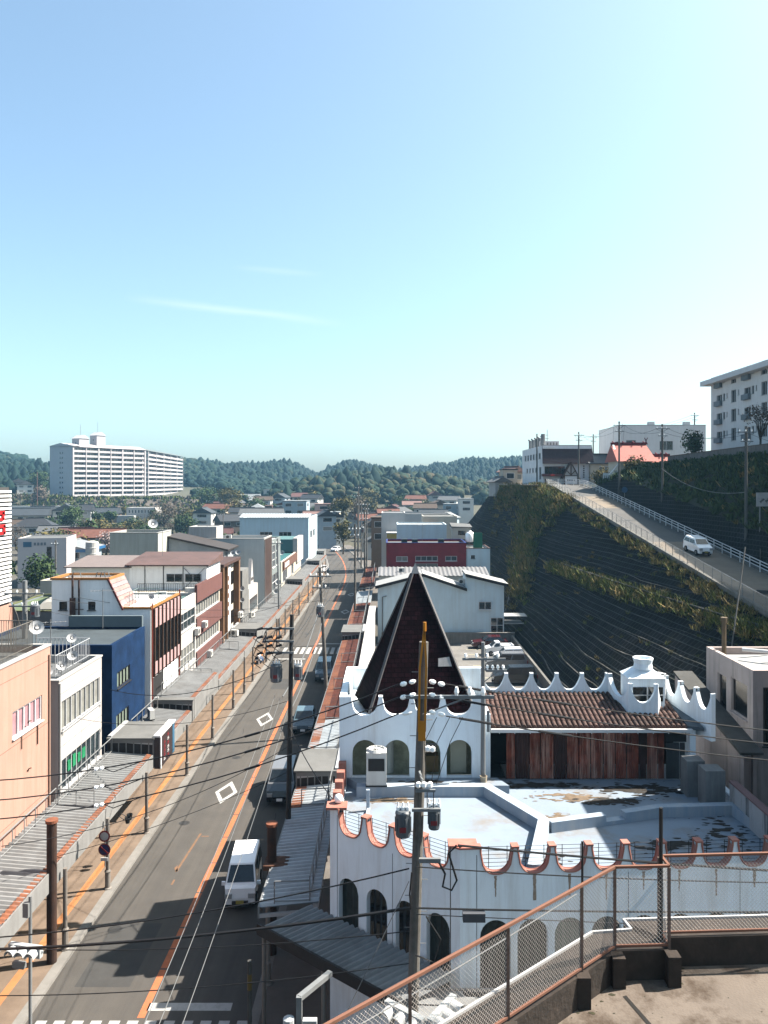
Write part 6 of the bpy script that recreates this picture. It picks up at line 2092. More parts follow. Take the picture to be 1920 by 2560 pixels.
# trees
tree('dark_tree', 'dark round evergreen tree among the houses at left', PX(176, 300), 300, 0, 11.8, 5.8, GREEN_M, n=1700, seed=3)
tree('bare_tree', 'broad bare brown tree in front of the apartment bank', PX(410, 330), 330, 0, 12.8, 8.5, BARE_M, n=1700, leaf=.26, seed=4, trunk=.2)
tree('evergreen_tree', 'dark evergreen tree in front of the pale blue workshop', PX(112, 138), 138, 0, 6.6, 4.0, GREEN_M, n=1500, leaf=.26, seed=5)
tree('small_tree', 'small dark tree left of the arched white hall', PX(277, 335), 335, 0, 8.6, 2.6, GREEN_M, n=700, seed=6)
tree('yellow_tree', 'yellowish olive bush right of the dark round tree', PX(250, 300), 300, 0, 6, 6.2, OLIVE_M, n=1300, seed=7, trunk=.1)
tree('yellow_tree', 'yellow-green tree low beside the yellowish bush at left', PX(214, 290), 290, 0, 5.2, 5, OLIVE_M, n=900, seed=8, trunk=.1)
tree('blossom_tree', 'pale blossoming tree between the rusty roof and the cream tower', PX(268, 205), 205, 0, 7.5, 3.6, BLOSS_M, n=900, leaf=.22, seed=9)
tree('blossom_tree', 'faded brown tree under the left end of the apartment block', PX(95, 440), 440, 9, 9, 7.5, BARE_M, n=1000, leaf=.4, seed=10)
tree('olive_tree', 'olive tree where the apartment hill ends, left of the distant houses', PX(574, 392), 392, 5, 13, 7, OLIVE_M, n=1400, leaf=.4, seed=11)
tree('olive_tree', 'golden brown tree below the olive one, left of the white hall', PX(583, 350), 350, 0, 13, 7, OLIVE_M, n=1300, leaf=.4, seed=12)
tree('olive_tree', 'large golden olive tree above the street bend', PX(850, 285), 285, 0, 16, 5.2, OLIVE_M, n=1900, leaf=.34, seed=13)
tree('olive_tree', 'leafy yellow-green roadside tree at the end of the street', PX(858, 222), 222, 0, 9.5, 3.7, OLIVE_M, n=1400, leaf=.26, seed=14)
tree('bare_tree', 'twiggy brown tree right of the golden olive tree', PX(898, 300), 300, 0, 15, 6, BARE_M, n=1300, leaf=.26, seed=15)
tree('evergreen_tree', 'dark tree behind the large pale grey block', PX(470, 300), 300, 0, 8, 6, GREEN_M, n=1000, seed=16)
tree('evergreen_tree', 'dark green tree at the right end of the apartment hill', PX(520, 420), 420, 8, 9, 8, GREEN_M, n=1200, leaf=.45, seed=17)
tree('evergreen_tree', 'big dark tree beside the apartment end wall at left', PX(100, 500), 500, 10, 17, 11, GREEN_M, n=1800, leaf=.5, seed=18)
tree('yellow_tree', 'yellow-green bush on the bank beneath the coral-roofed house', PX(1598, 119), 119, 20.8, 3.2, 2.4, OLIVE_M, n=900, leaf=.18, seed=19, trunk=.1)
tree('conifer', 'small dark conifer in front of the hill wall at right', PX(1735, 112), 112, 22.4, 5.2, 1.9, GREEN_M, n=1000, leaf=.16, seed=20, squash=1.3)
tree('bare_tree', 'bare twiggy tree before the hill apartment at the right edge', PX(1900, 92), 92, 23.6, 5.5, 2.6, BARE_M, n=800, leaf=.10, seed=22)
tree('yellow_tree', 'green garden bush beside the restaurant', PX(1508, 146), 146, 19.9, 2.9, 2.6, OLIVE_M, n=700, leaf=.2, seed=23, trunk=.1)
tree('dark_tree', 'dark tree between houses left of the arched white hall', PX(242, 318), 318, 0, 8.5, 3.2, GREEN_M, n=800, seed=24)
tree('dark_tree', 'dark tree right of the arched white hall', PX(330, 320), 320, 0, 5.0, 6, GREEN_M, n=900, seed=25, trunk=.1)
tree('olive_tree', 'olive tree between the bare brown tree and the terraced wall', PX(475, 340), 340, 0, 8.6, 7, OLIVE_M, n=1100, seed=26, trunk=.15)

# many small trees and bushes between the houses, copies of a few
kinds = {k: [c for c in COL.objects if c.parent is None and c.name.split('.')[0] == k and c.get('category') == 'tree'] for k in ('dark_tree', 'evergreen_tree', 'olive_tree', 'bare_tree', 'yellow_tree', 'small_tree')}
gq = random.Random(77)
nt_ = 0
lab = {'dark_tree': 'small dark tree among the distant roofs', 'evergreen_tree': 'small evergreen tree among the distant roofs', 'olive_tree': 'small olive-brown tree among the distant roofs',
       'bare_tree': 'small bare tree among the distant roofs', 'yellow_tree': 'small yellowish bush among the distant roofs', 'small_tree': 'very small dark tree among the distant roofs'}
while nt_ < 95:
    u = gq.choice([gq.uniform(20, 300), gq.uniform(300, 620), gq.uniform(600, 800), gq.uniform(890, 1120)])
    y = gq.uniform(190, 450)
    if u > 780: y = gq.uniform(260, 450)
    x = PX(u, y)
    if any(abs(x - PX(h[1], h[2])) < h[3] / 2 + 2 and abs(y - h[2] - h[4] / 2) < h[4] / 2 + 2 for h in HS): continue
    if 590 < u < 790 and y < 250: continue
    k = gq.choice(['dark_tree', 'evergreen_tree', 'olive_tree', 'bare_tree', 'yellow_tree', 'yellow_tree', 'small_tree'])
    src = gq.choice(kinds[k])
    hgt = max(v.co.z for v in src.children[1].data.vertices) if len(src.children) > 1 else 8
    c = place(src, (x, y, TZ(x, y) - .3 if TZ(x, y) > .4 else 0), gq.uniform(0, 6.28), lab[k], gq.uniform(3.0, 6.5) / hgt, 'small trees among the distant roofs')
    nt_ += 1
sp = []
for _ in range(900):
    i = gq.random()
    x = -200 + 115 * gq.random(); t_ = gq.random()
    y = 446 - 28 * (1 - t_) + gq.gauss(0, 1.5)
    if gq.random() < .3: y = gq.uniform(447, 462); x = -215 + 140 * gq.random(); t_ = 1
    sp.append((x, y, 2.6 + 8.6 * t_, gq.uniform(1.0, 2.4), gq.choice([0, 1, 1])))
for _ in range(500):
    x = -230 + 45 * gq.random(); y = gq.uniform(400, 455)
    sp.append((x, y, TZ(x, y), gq.uniform(1.0, 2.6), gq.choice([1, 1, 0])))
clump('bank_scrub', 'brown and green scrub on the rubble bank under the apartment block', 'scrub', sp, [BARE_M, GRASS_M, BLOSS_M], 'stuff', per=9, blade=(.22, .8))
sp = []
for _ in range(2600):
    u = gq.uniform(0, 1120); y = gq.uniform(150, 460); x = PX(u, y)
    if 560 < u < 930 and y < 270: continue
    if noise.noise((x * .03, y * .03, 5)) < .05: continue
    if any(abs(x - PX(h[1], h[2])) < h[3] / 2 + 1 and abs(y - h[2] - h[4] / 2) < h[4] / 2 + 1 for h in HS): continue
    sp.append((x, y, TZ(x, y) - .1, gq.uniform(.8, 2.0), gq.choice([0, 1, 1, 2])))
clump('garden_greenery', 'hedges and garden greenery between the distant houses', 'greenery', sp, [OLIVE_M, GREEN_M, BARE_M], 'stuff', per=9, blade=(.3, .8))
# ================================================================== arcade roofs over the pavements
DECK = M('grey_corrugated', (.46, .475, .48), .55, .10, .9, dirt=.5, dcol=(.20, .18, .16), dscale=.8)
DECKW = M('pale_corrugated', (.56, .62, .66), .55, .10, .9, dirt=.4, dcol=(.25, .23, .21), dscale=.8)
FASC = M('translucent_fascia', (.46, .46, .45), .6, .12, 1.5, dirt=.35, dcol=(.25, .24, .22), streaky=True)
OTILE = M('orange_edge_tile', (.47, .17, .08), .8, .25, 3, dirt=.7, dcol=(.22, .12, .09), dscale=2)
OSHEET = M('orange_red_sheet', (.27, .075, .045), .75, .25, 2, dirt=.75, dcol=(.09, .045, .04), dscale=1.5)
POST = M('arcade_post', (.42, .38, .34), .6, .15, 2, dirt=.4, dcol=(.2, .14, .1))
VAL_D = M('dirty_corrugation_trough', (.20, .21, .21), .7, .2, 1.2, dirt=.5, dcol=(.10, .09, .08), dscale=1.2)
DARKF = M('dark_slat_front', (.045, .04, .04), .8, .3, 3)


def canopy(label, side, y0, y1, z, kind, posts=(), raised=False, ends=True, deck=None, tile=True):
    xo, xi = (-14.2, XF + .02) if side == 'L' else (-5.0, -2.75)
    sg_ = 1 if side == 'L' else -1     # outward direction
    s0 = road_shift((y0 + y1) / 2)
    xo += s0; xi += s0
    t = T('arcade_roof', label, 'arcade roof', ((xo + xi) / 2, (y0 + y1) / 2, 0), 0, 'arcade roofs over the pavements')
    L = y1 - y0
    dk = deck or DECK
    if raised:
        m = MB(); m.box(xi, y0 - .2, z, xo + sg_ * .15, y1 + .1, z + .09)
        t.part('roof', m, M('flat_grey_roof', (.30, .30, .29), .8, .15, .8, dirt=.4, dcol=(.15, .15, .14)))
        m = MB(); m.box(xi, y0, 3.75, xo, y0 + .04, z - .25); m.mi = 1
        m.box(xi, y0 - .03, z - .25, xo, y0 + .03, z - .02)
        k = xi
        for i in range(6):
            x = xi + (xo - xi) * (i + .5) / 6
            m.box(x - .03, y0 - .02, 3.75, x + .03, y0, z - .25)
        t.part('front_louvre', m, [DARKF, STEEL])
        m = MB(); m.box(xi, y1 - .05, 3.8, xo, y1, z - .01); m.box(xi - sg_ * .02, y0, 3.8, xi + sg_ * .02, y1, z - .01); t.part('side_panel', m, DKR)
    else:
        m = MB()
        m.corr((xi, y0, z + .22), (0, L, 0), (xo - xi, 0, -.22), max(4, int(L / .30)), .10, (0, 0, 1))
        nk = len(m.f)
        m.m = [1 if k % 4 == 0 else 0 for k in range(nk)]
        t.part('deck', m, [dk, VAL_D if dk is not OSHEET else OSHEET])
        if tile:
            w = .27 if side == 'L' else .55
            m = MB(); m.corr((xo - sg_ * w, y0 + .03, z + .10), (0, L - .06, 0), (sg_ * w, 0, -.05), max(4, int(L / .28)), .06, (0, 0, 1))
            t.part('edge_tiles', m, OTILE)
    m = MB(); m.box(xo, y0, (3.1 if side == 'L' else 3.5), xo + sg_ * .07, y1, z + .06)
    t.part('fascia', m, FASC if side == 'L' else STEEL)
    m = MB(); m.bar((xi + sg_ * .12, y0, z + .1), (xi + sg_ * .12, y1, z + .1), .22, .16)
    for i in range(int(L / 2) + 1):
        y = y0 + min(L - .06, i * 2)
        m.bar((xi, y + .03, z - .1), (xo, y + .03, z - .3), .08, .14)
    t.part('frame', m, ALU)
    if not raised:
        xr = xi + sg_ * .35
        pts = [(xr, y0 + .1, z + .25), (xr, y1 - .1, z + .25)]
        railing(t, pts, .9, 1.1, STEEL, 'railing', .024, mid=True)
        if ends:
            railing(t, [(xr, y0 + .12, z + .15), (xo - sg_ * .55, y0 + .12, z + .1)], .85, .75, STEEL, 'end_railing', .024, mid=True)
    for y in posts:
        m = MB()
        x = xo + sg_ * .28 if side == 'L' else xo + .1
        m.tube([(x, y, .1), (x, y, 1.0), (x, y, 1.02), (x, y, 3.6)], [.13, .13, .09, .09], 10)
        m.lathe((x, y, .12), [(.19, 0), (.19, .06), (.14, .1)], 10); m.lathe((x, y, .95), [(.14, 0), (.16, .04), (.11, .12)], 10)
        t.part('post', m, POST)
    return t


canopy('grey corrugated arcade roof in front of the orange building', 'L', 24, 38.55, 3.85, '', (33.3, 38.3))
canopy('grey corrugated arcade roof in front of the white two-storey building', 'L', 38.6, 46.3, 3.85, '', (44.4,))
canopy('raised flat arcade roof with a dark opening, behind the hanging shop sign', 'L', 46.4, 49.4, 4.85, '', (), True)
canopy('short corrugated arcade roof in front of the blue building', 'L', 49.5, 55.3, 3.85, '', (53.2,))
canopy('raised corrugated arcade roof with a dark slatted front below the dark glass front', 'L', 55.5, 55.9, 4.6, '', (), True)
canopy('higher corrugated arcade roof beside the red-piped glass front', 'L', 56.0, 63.8, 4.5, '', (60.8,), ends=False)
canopy('corrugated arcade roof in front of the terracotta-panelled building', 'L', 64, 75, 3.85, '', (68.8, 74.0))
canopy('corrugated arcade roof just before the brown raised one', 'L', 75.2, 82, 3.85, '', (78.5,))
canopy('raised flat arcade roof with a brown front by the portal frame building', 'L', 82.1, 85.5, 4.7, '', (), True)
canopy('corrugated arcade roof past the portal frame building, before the pointed white front', 'L', 85.6, 104, 3.85, '', (87, 95, 102.5))
canopy('corrugated arcade roof along the brown tiled front', 'L', 104.2, 124, 3.85, '', (110.5, 118))
canopy('raised flat arcade roof in front of the teal-roofed shop', 'L', 124.1, 128.2, 4.8, '', (), True)
canopy('long far corrugated arcade roof along the teal-roofed shop', 'L', 128.3, 154, 3.85, '', (131, 139, 147))
canopy('far raised arcade roof before the white hall', 'L', 154.1, 158.5, 4.8, '', (), True)
canopy('farthest corrugated arcade roof, beside the white hall', 'L', 158.6, 176, 3.85, '', (163, 171))
canopy('last raised arcade roof where the street bends', 'L', 176.1, 182, 4.8, '', (), True)
canopy('blue-shaded white corrugated arcade roof at the castle corner', 'R', 29.6, 38.5, 3.9, '', (31, 37), deck=DECKW, tile=False)
canopy('sunlit white corrugated arcade roof next to the boxed grey one', 'R', 38.6, 41.3, 3.9, '', (), deck=DECKW)
canopy('raised grey box roof beside the castle building', 'R', 41.4, 44.6, 4.75, '', (), True)
canopy('white corrugated arcade roof with orange edge tiles past the grey box roof', 'R', 44.7, 52.8, 3.9, '', (48,), deck=DECKW)
canopy('orange-red sheeted arcade roof beside the spire', 'R', 52.9, 60.5, 3.9, '', (57,), deck=OSHEET)
canopy('orange-red sheeted arcade roof, second from the spire', 'R', 60.6, 69.5, 3.9, '', (66,), deck=OSHEET)
canopy('orange-red sheeted arcade roof just before the second raised box', 'R', 69.6, 80, 3.9, '', (75,), deck=OSHEET)
canopy('second raised grey box roof on the right pavement', 'R', 80.1, 84, 4.75, '', (), True)
canopy('orange-red sheeted arcade roof past the second raised box', 'R', 84.1, 93, 3.9, '', (88,), deck=OSHEET)
canopy('orange-red sheeted arcade roof before the pale blue one', 'R', 93.1, 104, 3.9, '', (98,), deck=OSHEET)
canopy('pale blue-white arcade roof at the far end of the right pavement', 'R', 104.1, 116, 3.9, '', (110,), deck=DECKW, tile=False)
canopy('far dull orange arcade roof opposite the teal-roofed shop', 'R', 122, 150, 3.9, '', (126, 138), deck=OSHEET)
# awning wrapping the castle corner above the side-street pavement
ca = T('corner_awning', 'shaded corrugated awning along the angled castle wall above the side street', 'awning', (-2, 26.5, 0))
a0, a1, b1, b0 = Vector((-4.9, 28.6, 3.7)), Vector((.3, 24.3, 3.7)), Vector((1.3, 25.9, 4.15)), Vector((-2.3, 28.5, 4.15))
m = MB(); m.corr(a0, a1 - a0, (b1 - a1 + b0 - a0) * .5, 26, .08, (0, 0, 1)); ca.part('deck', m, DECK)
m = MB(); m.bar(a0, a1, .1, .4); ca.part('fascia', m, DARKF)
m = MB(); m.box(.3, 22.5, 3.6, 14, 25.2, 3.72); m.mi = 1; m.box(.3, 22.4, 3.3, 14, 22.5, 3.75); ca.part('side_roof', m, [DECK, DARKF])
for p in (a0.lerp(a1, .05), a0.lerp(a1, .5), a0.lerp(a1, .95)):
    m = MB(); m.tube([(p.x, p.y + .1, 0), (p.x, p.y + .1, 3.6)], .08, 8); ca.part('post', m, POST)

# rusty steel stubs either side of the street
for x, y, zt, lb in ((-14.1, 32.4, 6.05, 'rusty round steel column rising through the left arcade roof'), (-5.05, 33.0, 5.65, 'dark rusty steel column on the edge of the right arcade roof')):
    t = T('steel_column', lb, 'column', (x, y, 0), 0, 'rusty steel columns')
    m = MB(); m.tube([(x, y, 0), (x, y, zt)], .2, 16); t.part('shaft', m, M('dark_rust', (.085, .04, .025), .85, .35, 3, dirt=.4, dcol=(.02, .015, .012)))
    m = MB(); m.lathe((x, y, zt), [(.2, -.12), (.25, -.1), (.25, .02), (.0, .03)], 16); t.part('cap', m, M('orange_rust', (.40, .14, .07), .85, .2, 3))
    if x > -10:
        m = MB(); m.cbox(x + .2, y, 3.85, 1.0, .9, .2); t.part('collar', m, RUST)

# hanging shop sign and street signs
t = T('shop_sign', 'dark framed shop sign with white and red vertical characters on the left arcade edge', 'sign', (-13.9, 48, 3))
m = MB(); m.box(-14.1, 46.4, 3.05, -13.75, 49.5, 4.95); t.part('panel', m, M('dark_sign_face', (.075, .05, .05), .5, .1))
m = MB()
m.box(-14.12, 46.3, 4.95, -13.7, 49.6, 5.05); m.box(-13.76, 46.4, 3.05, -13.70, 46.56, 4.95)
t.part('frame', m, WFR)
m = MB(); g = random.Random(5)
for cx_, n in ((47.3, 5), (48.05, 6)):
    for k in range(n):
        z = 3.3 + k * .25
        m.mi = 0 if g.random() < .65 else 1
        m.box(-13.74, cx_ - .18, z, -13.73, cx_ + .18, z + .05); m.box(-13.74, cx_ - .05, z - .02, -13.73, cx_ + .05, z + .17); m.box(-13.74, cx_ - .16, z + .1, -13.73, cx_ + .12, z + .14)
m.mi = 2; m.box(-13.745, 49.0, 3.1, -13.735, 49.45, 4.9)
t.part('lettering', m, [M('sign_white', (.7, .68, .68), .5, .05), M('sign_red', (.45, .05, .06), .5, .1), M('sign_blue')])
t = T('road_sign', 'round blue and red no-parking sign on the arcade post by the orange building', 'road sign', (-13.95, 38.0, 2.2))
m = MB()
for z, mi, r in ((2.25, 0, .30), (2.25, 1, .24)):
    m.mi = mi; yy_ = 37.86 - .01 * mi
    m.face([(-13.92 + r * math.cos(a * .3927), yy_, z + r * math.sin(a * .3927)) for a in range(16)])
m.mi = 0; m.bar((-14.1, 37.84, 2.42), (-13.74, 37.84, 2.08), .05, .06, (0, 1, 0))
m.mi = 2; m.box(-14.1, 37.85, 1.7, -13.75, 37.88, 1.86)
t.part('disc', m, [M('sign_red'), M('sign_deep_blue', (.02, .04, .25), .4, .1), WFR])
m = MB(); m.mi = 0; m.face([(-13.92 + .28 * math.cos(a * .3927), 37.86, 2.9 + .28 * math.sin(a * .3927)) for a in range(16)]); m.mi = 1; m.face([(-13.92 + .2 * math.cos(a * .3927), 37.85, 2.9 + .2 * math.sin(a * .3927)) for a in range(16)])
t.part('upper_disc', m, [M('sign_red'), M('sign_white')])
m = MB(); m.tube([(-13.92, 37.95, 1.4), (-13.92, 37.95, 3.3)], .03, 6); t.part('pole', m, STEEL)
t = T('road_sign', 'blue pentagonal crossing sign on a thin pole at the zebra crossing', 'road sign', (-14.4, 89.5, .14))
m = MB(); m.tube([(-14.4, 89.5, .1), (-14.4, 89.5, 2.6)], .035, 6); t.part('pole', m, STEEL)
m = MB(); m.raw([(-14.85, 89.44, 1.8), (-13.95, 89.44, 1.8), (-14.4, 89.44, 2.75)], [(0, 1, 2)]); m.mi = 1; m.raw([(-14.6, 89.43, 1.9), (-14.2, 89.43, 1.9), (-14.4, 89.43, 2.4)], [(0, 1, 2)]); t.part('plate', m, [M('sign_deep_blue'), M('sign_white')])
t = T('covered_bundle', 'blue and white covered bundle on the pavement by the crossing sign', 'bundle', (-14.6, 86.5, .14))
bmv, bmf = unit_ico(2)
m = MB(); m.raw([(x * .48, y * .6, .42 + z * .42 + .05 * noise.noise((x * 3, y * 3, z * 3))) for x, y, z in bmv], [tuple(f) for f in bmf]); t.lpart('cover', m, M('blue_cover', (.06, .12, .25), .7, .5, 3), smooth=True)
m = MB(); m.box(-.06, -.62, .05, .12, -.55, .8); m.box(-.06, -.6, .82, .12, .4, .9); m.box(-.45, -.5, .4, .3, -.62, .5); t.lpart('strap', m, PORC)
for i, (x, y) in enumerate(((-13.75, 41.0), (-13.72, 40.6))):
    m = MB(); m.lathe((x, y, 2.35), [(.1, 0), (.16, .3), (.14, .3), (.1, .1)], 10); m.tube([(x - .15, y, 2.5), (x - .45, y, 2.7), (x - .45, y, 3.2)], .02, 5)
    solo('hanging_basket', ('farther', 'nearer')[i] + ' of the two black baskets hanging from the arcade edge above the no-parking sign', 'basket', m, BLK, (x, y, 2.3))

# ================================================================== poles and wires
def insul(m, a, b, r=.075, n=2):
    a, b = Vector(a), Vector(b)
    for k in range(n):
        p, q = a.lerp(b, (k + .1) / n), a.lerp(b, (k + .85) / n)
        mid = p.lerp(q, .5)
        m.tube([p, p.lerp(q, .3), p.lerp(q, .3), p.lerp(q, .75), q], [r * .45, r, r, r, r * .4], 9)


def drum(t, x, y, z, r, h, label=None):
    m = MB(); m.lathe((x, y, z), [(r * .9, 0), (r, .04), (r, h * .86), (r * 1.04, h * .86), (r * 1.04, h * .93), (r * .8, h), (r * .2, h * 1.02)], 16)
    for k in range(10):
        a = k * .628
        m.bar((x + r * 1.03 * math.cos(a), y + r * 1.03 * math.sin(a), z + h * .2), (x + r * 1.03 * math.cos(a), y + r * 1.03 * math.sin(a), z + h * .75), .03, .03, (math.cos(a), math.sin(a), 0))
    d = t.part('transformer', m, M('transformer_grey', (.22, .25, .28), .5, .1, dirt=.2), label=label)
    m = MB(); m.box(x - .1, y - r * 1.09, z + h * .25, x + .08, y - r * 1.04, z + h * .45)
    t.part('warning_mark', m, M('sign_red'), parent=d)
    m = MB()
    for dx in (-.14, 0.0, .14): m.tube([(x + dx, y, z + h), (x + dx, y, z + h + .1), (x + dx, y, z + h + .1), (x + dx, y, z + h + .22)], [.05, .05, .03, .02], 7)
    t.part('bushing', m, PORC, parent=d)


pole_n = 0


def pole(label, x, y, z0, z1, r=.15, top=None, arms=(), drums=(), mat=None, steps=False, boxes=(), name='utility_pole'):
    """top: (dx, dy) lean; arms: (z, x0, x1, insulators, dy)"""
    t = T(name, label, 'utility pole', (x, y, z0), 0, 'utility poles')
    lx, ly = top or (0, 0)
    m = MB(); m.tube([(x, y, z0 - .2), (x + lx * .5, y + ly * .5, (z0 + z1) / 2), (x + lx, y + ly, z1)], [r, r * .88, r * .74], 12)
    t.part('shaft', m, mat or WOODP)

    def at(z):
        k = (z - z0) / (z1 - z0)
        return x + lx * k, y + ly * k
    if steps:
        m = MB()
        z = z0 + (3 if z0 < 1 else .5)
        i = 0
        while z < z1 - .5:
            cx_, cy_ = at(z)
            s = 1 if i % 2 else -1
            m.tube([(cx_, cy_, z), (cx_ + s * (r + .14), cy_, z)], .012, 4)
            z += .45; i += 1
        t.pieces('step_bolt', m, STEEL)
    for z, x0, x1, n, dy in arms:
        cx_, cy_ = at(z)
        m = MB(); m.bar((cx_ + x0, cy_ - r - .03 + dy, z), (cx_ + x1, cy_ - r - .03 + dy, z), .09, .09)
        m.bar((cx_, cy_ - r - .02 + dy, z - .5), (cx_ + x1 * .6, cy_ - r - .02 + dy, z - .04), .035, .035)
        am = t.part('crossarm', m, STEEL)
        if n:
            m = MB()
            for k in range(n):
                xx = cx_ + x0 + (x1 - x0) * (k + .3) / n
                m.tube([(xx, cy_ - r - .03 + dy, z + .04), (xx, cy_ - r - .03 + dy, z + .12), (xx, cy_ - r - .03 + dy, z + .12), (xx, cy_ - r - .03 + dy, z + .24)], [.03, .03, .07, .05], 8)
            t.part('insulator', m, PORC, parent=am)
    for d in drums:
        drum(t, *d)
    for bx in boxes:
        m = MB(); m.cbox(*bx); t.part('junction_box', m, STEEL)
    return t, at


wire_rs = random.Random(9)


def wire(label, a, b, sag, r=.014, mat=None, group='overhead wires', n=14, extra=None, cat='wire', name='overhead_wire'):
    a, b = Vector(a), Vector(b)
    pts = []
    for k in range(n + 1):
        s = k / n
        p = a.lerp(b, s); p.z -= 4 * sag * s * (1 - s)
        pts.append(p)
    m = MB(); m.tube(pts, r, 5, False)
    if extra:
        t = T(name, label, cat, tuple(a), 0, group)
        t.part('conductor', m, mat or CABLE)
        for nm, mb, mt in extra: t.pieces(nm, mb, mt)
        return t.o
    return solo(name, label, cat, m, mat or CABLE, tuple(a), group)


# main pole in front of the castle
mp_, mat_ = pole('big weathered concrete pole in front of the castle, with two transformers and an orange sleeve', .45, 22, 0, 15.55, .175, (.47, 0),
                 [(14.05, -.55, 2.0, 0, 0)], [(.33, 21.72, 10.2, .21, .72, 'larger left transformer'), (1.2, 21.85, 10.35, .16, .62)], boxes=((.42, 21.7, 5.2, .26, .2, .55),), steps=True)
cx0, cy0 = mat_(14)
m = MB()
for s in (-1, 1):
    m.bar((cx0 + s * .085 - .02, 21.74, 13.1), (cx0 + s * .09 + .015, 21.74, 14.9), .06, .05, (0, 1, 0))
    m.bar((cx0 + s * .09 + .015, 21.74, 14.9), (cx0 + .05, 21.74, 15.95), .055, .05, (0, 1, 0))
m.bar((cx0 - .02, 21.72, 12.85), (cx0 - .02, 21.72, 13.4), .2, .05, (0, 1, 0)); m.tube([(cx0 + .06, 21.74, 15.9), (cx0 + .06, 21.74, 16.15)], .045, 8)
mp_.part('orange_sleeve', m, M('orange_guard', (.72, .27, .012), .5, .12, 2, dirt=.25, dcol=(.2, .12, .03)))
m = MB()
for z in (14.5, 14.13, 13.65):
    for s in (-1, 1):
        if z < 13.8 and s < 0:
            insul(m, (cx0 - .25, 21.8, z - .02), (cx0 - .62, 21.85, z - .1), .06, 1); continue
        insul(m, (cx0 + s * .16, 21.8, z), (cx0 + s * .66, 21.8, z - .12), .066, 2)
for k in range(3): m.tube([(cx0 + .95 + k * .37, 21.75, 14.1), (cx0 + .95 + k * .37, 21.75, 14.2), (cx0 + .95 + k * .37, 21.75, 14.2), (cx0 + .95 + k * .37, 21.75, 14.34)], [.04, .07, .07, .04], 9)
for x_, z_ in ((.15, 12.62), (.28, 12.6)): m.lathe((cx0 + x_, 21.75, z_ - .08), [(.02, 0), (.08, .04), (.08, .13), (.02, .17)], 10)
for k in range(3): m.lathe((cx0 - .12 + k * .16, 21.6, 11.58), [(.03, 0), (.085, .05), (.07, .15), (.02, .18)], 10)
mp_.pieces('strain_insulator', m, PORC)
m = MB(); m.bar((cx0 - .2, 21.62, 11.5), (cx0 + .35, 21.62, 11.5), .07, .07); m.bar((cx0 - .3, 21.66, 10.95), (cx0 + .5, 21.66, 10.95), .08, .08); m.bar((cx0 - .1, 21.66, 9.55), (cx0 + .5, 21.66, 9.55), .09, .12)
m.bar((cx0 - .1, 21.75, 12.0), (cx0 + .04, 21.6, 11.62), .07, .05)
mp_.pieces('bracket', m, STEEL)
m = MB()
for k in range(3):
    x_ = cx0 + .9 + k * .36
    m.tube([(x_ - .5, 21.75, 13.5), (x_ - .85, 21.75, 12.8), (cx0 + .1 + k * .14, 21.7, 11.65)], .010, 4)
for x_ in (.12, .3): m.tube([(cx0 + x_, 21.62, 11.5), (cx0 + x_ + .01, 21.7, 10.95)], .012, 4)
m.tube([(cx0 + .45, 21.66, 9.5), (cx0 + .62, 21.6, 9.2), (cx0 + .55, 21.6, 8.85), (cx0 + .8, 21.6, 8.75), (cx0 + .95, 21.65, 9.0), (cx0 + .72, 21.65, 9.75), (cx0 + .95, 21.7, 9.95)], .03, 6)
m.tube([(cx0 - .3, 21.7, 9.2), (cx0 - .36, 21.7, 8.6), (cx0 - .33, 21.72, 8.2)], .025, 5)
m.tube([(cx0 - .2, 21.7, 6.9), (cx0 + .3, 21.6, 6.75), (cx0 + .5, 21.6, 7.4), (cx0 + .1, 21.65, 8.0)], .025, 5)
mp_.pieces('jumper_cable', m, CABLE)
# slim steel mast on the castle
pole('slim galvanised mast on the castle roof between the arches and the tiled roof', 3.95, 33.55, 7.24, 13.2, .11, None, [(12.5, -.9, .95, 4, 0), (12.0, .1, 1.0, 4, 0)], mat=STEEL, steps=False, boxes=((4.15, 33.4, 9.4, .12, .12, .9),), name='steel_mast')
# poles on the right kerb
P1, a1_ = pole('dark pole with black cut-out switches and two transformers on the right kerb', -5.0, 37.4, 0, 13.75, .135, (.24, 0), [(13.1, -1.4, .15, 0, 0), (12.5, -1.3, .15, 0, 0), (11.95, -1.2, .15, 0, 0)],
                [(-5.15 - .35, 37.3, 10.55, .27, .85), (-4.45, 37.3, 10.65, .2, .7)], mat=M('dark_pole', (.07, .065, .06), .9, .3, 3, bump=.2))
m = MB()
for z in (13.15, 12.75, 12.35, 11.98):
    for k in range(3):
        x_ = -5.2 - k * .45
        m.tube([(x_, 37.1, z), (x_ - .28, 37.05, z - .07)], [.07, .05], 8); m.tube([(x_ - .3, 37.1, z - .1), (x_ - .45, 37.1, z - .5), (x_ - .1, 37.1, z - .75)], .02, 5)
P1.pieces('cutout_switch', m, BLK)
pole('leaning thin pole on the right kerb beside the grey-blue parked car', -4.95, 61.8, 0, 13.4, .17, (-.7, 0), [(12.7, -.9, .9, 4, 0), (11.8, -.7, .7, 3, 0)], [(-5.6, 61.6, 9.5, .3, .9)])
pole('pole on the right kerb where the orange-sheeted roofs begin to end', -4.55, 97.5, 0, 15.0, .16, (.05, 0), [(14.3, -.9, .9, 4, 0), (13.5, -.7, .7, 3, 0)])
pole('pole on the right kerb opposite the teal-roofed shop', -4.6, 135, 0, 15.5, .17, (0, 0), [(14.8, -.9, .9, 4, 0), (13.9, -.8, .8, 3, 0)], [(-4.9, 134.7, 11.6, .3, .9)])
pole('thin far pole at the right of the street bend', -5.4, 172, 0, 16, .17, None, [(15.4, -1, 1, 3, 0), (14.4, -.8, .8, 3, 0)])
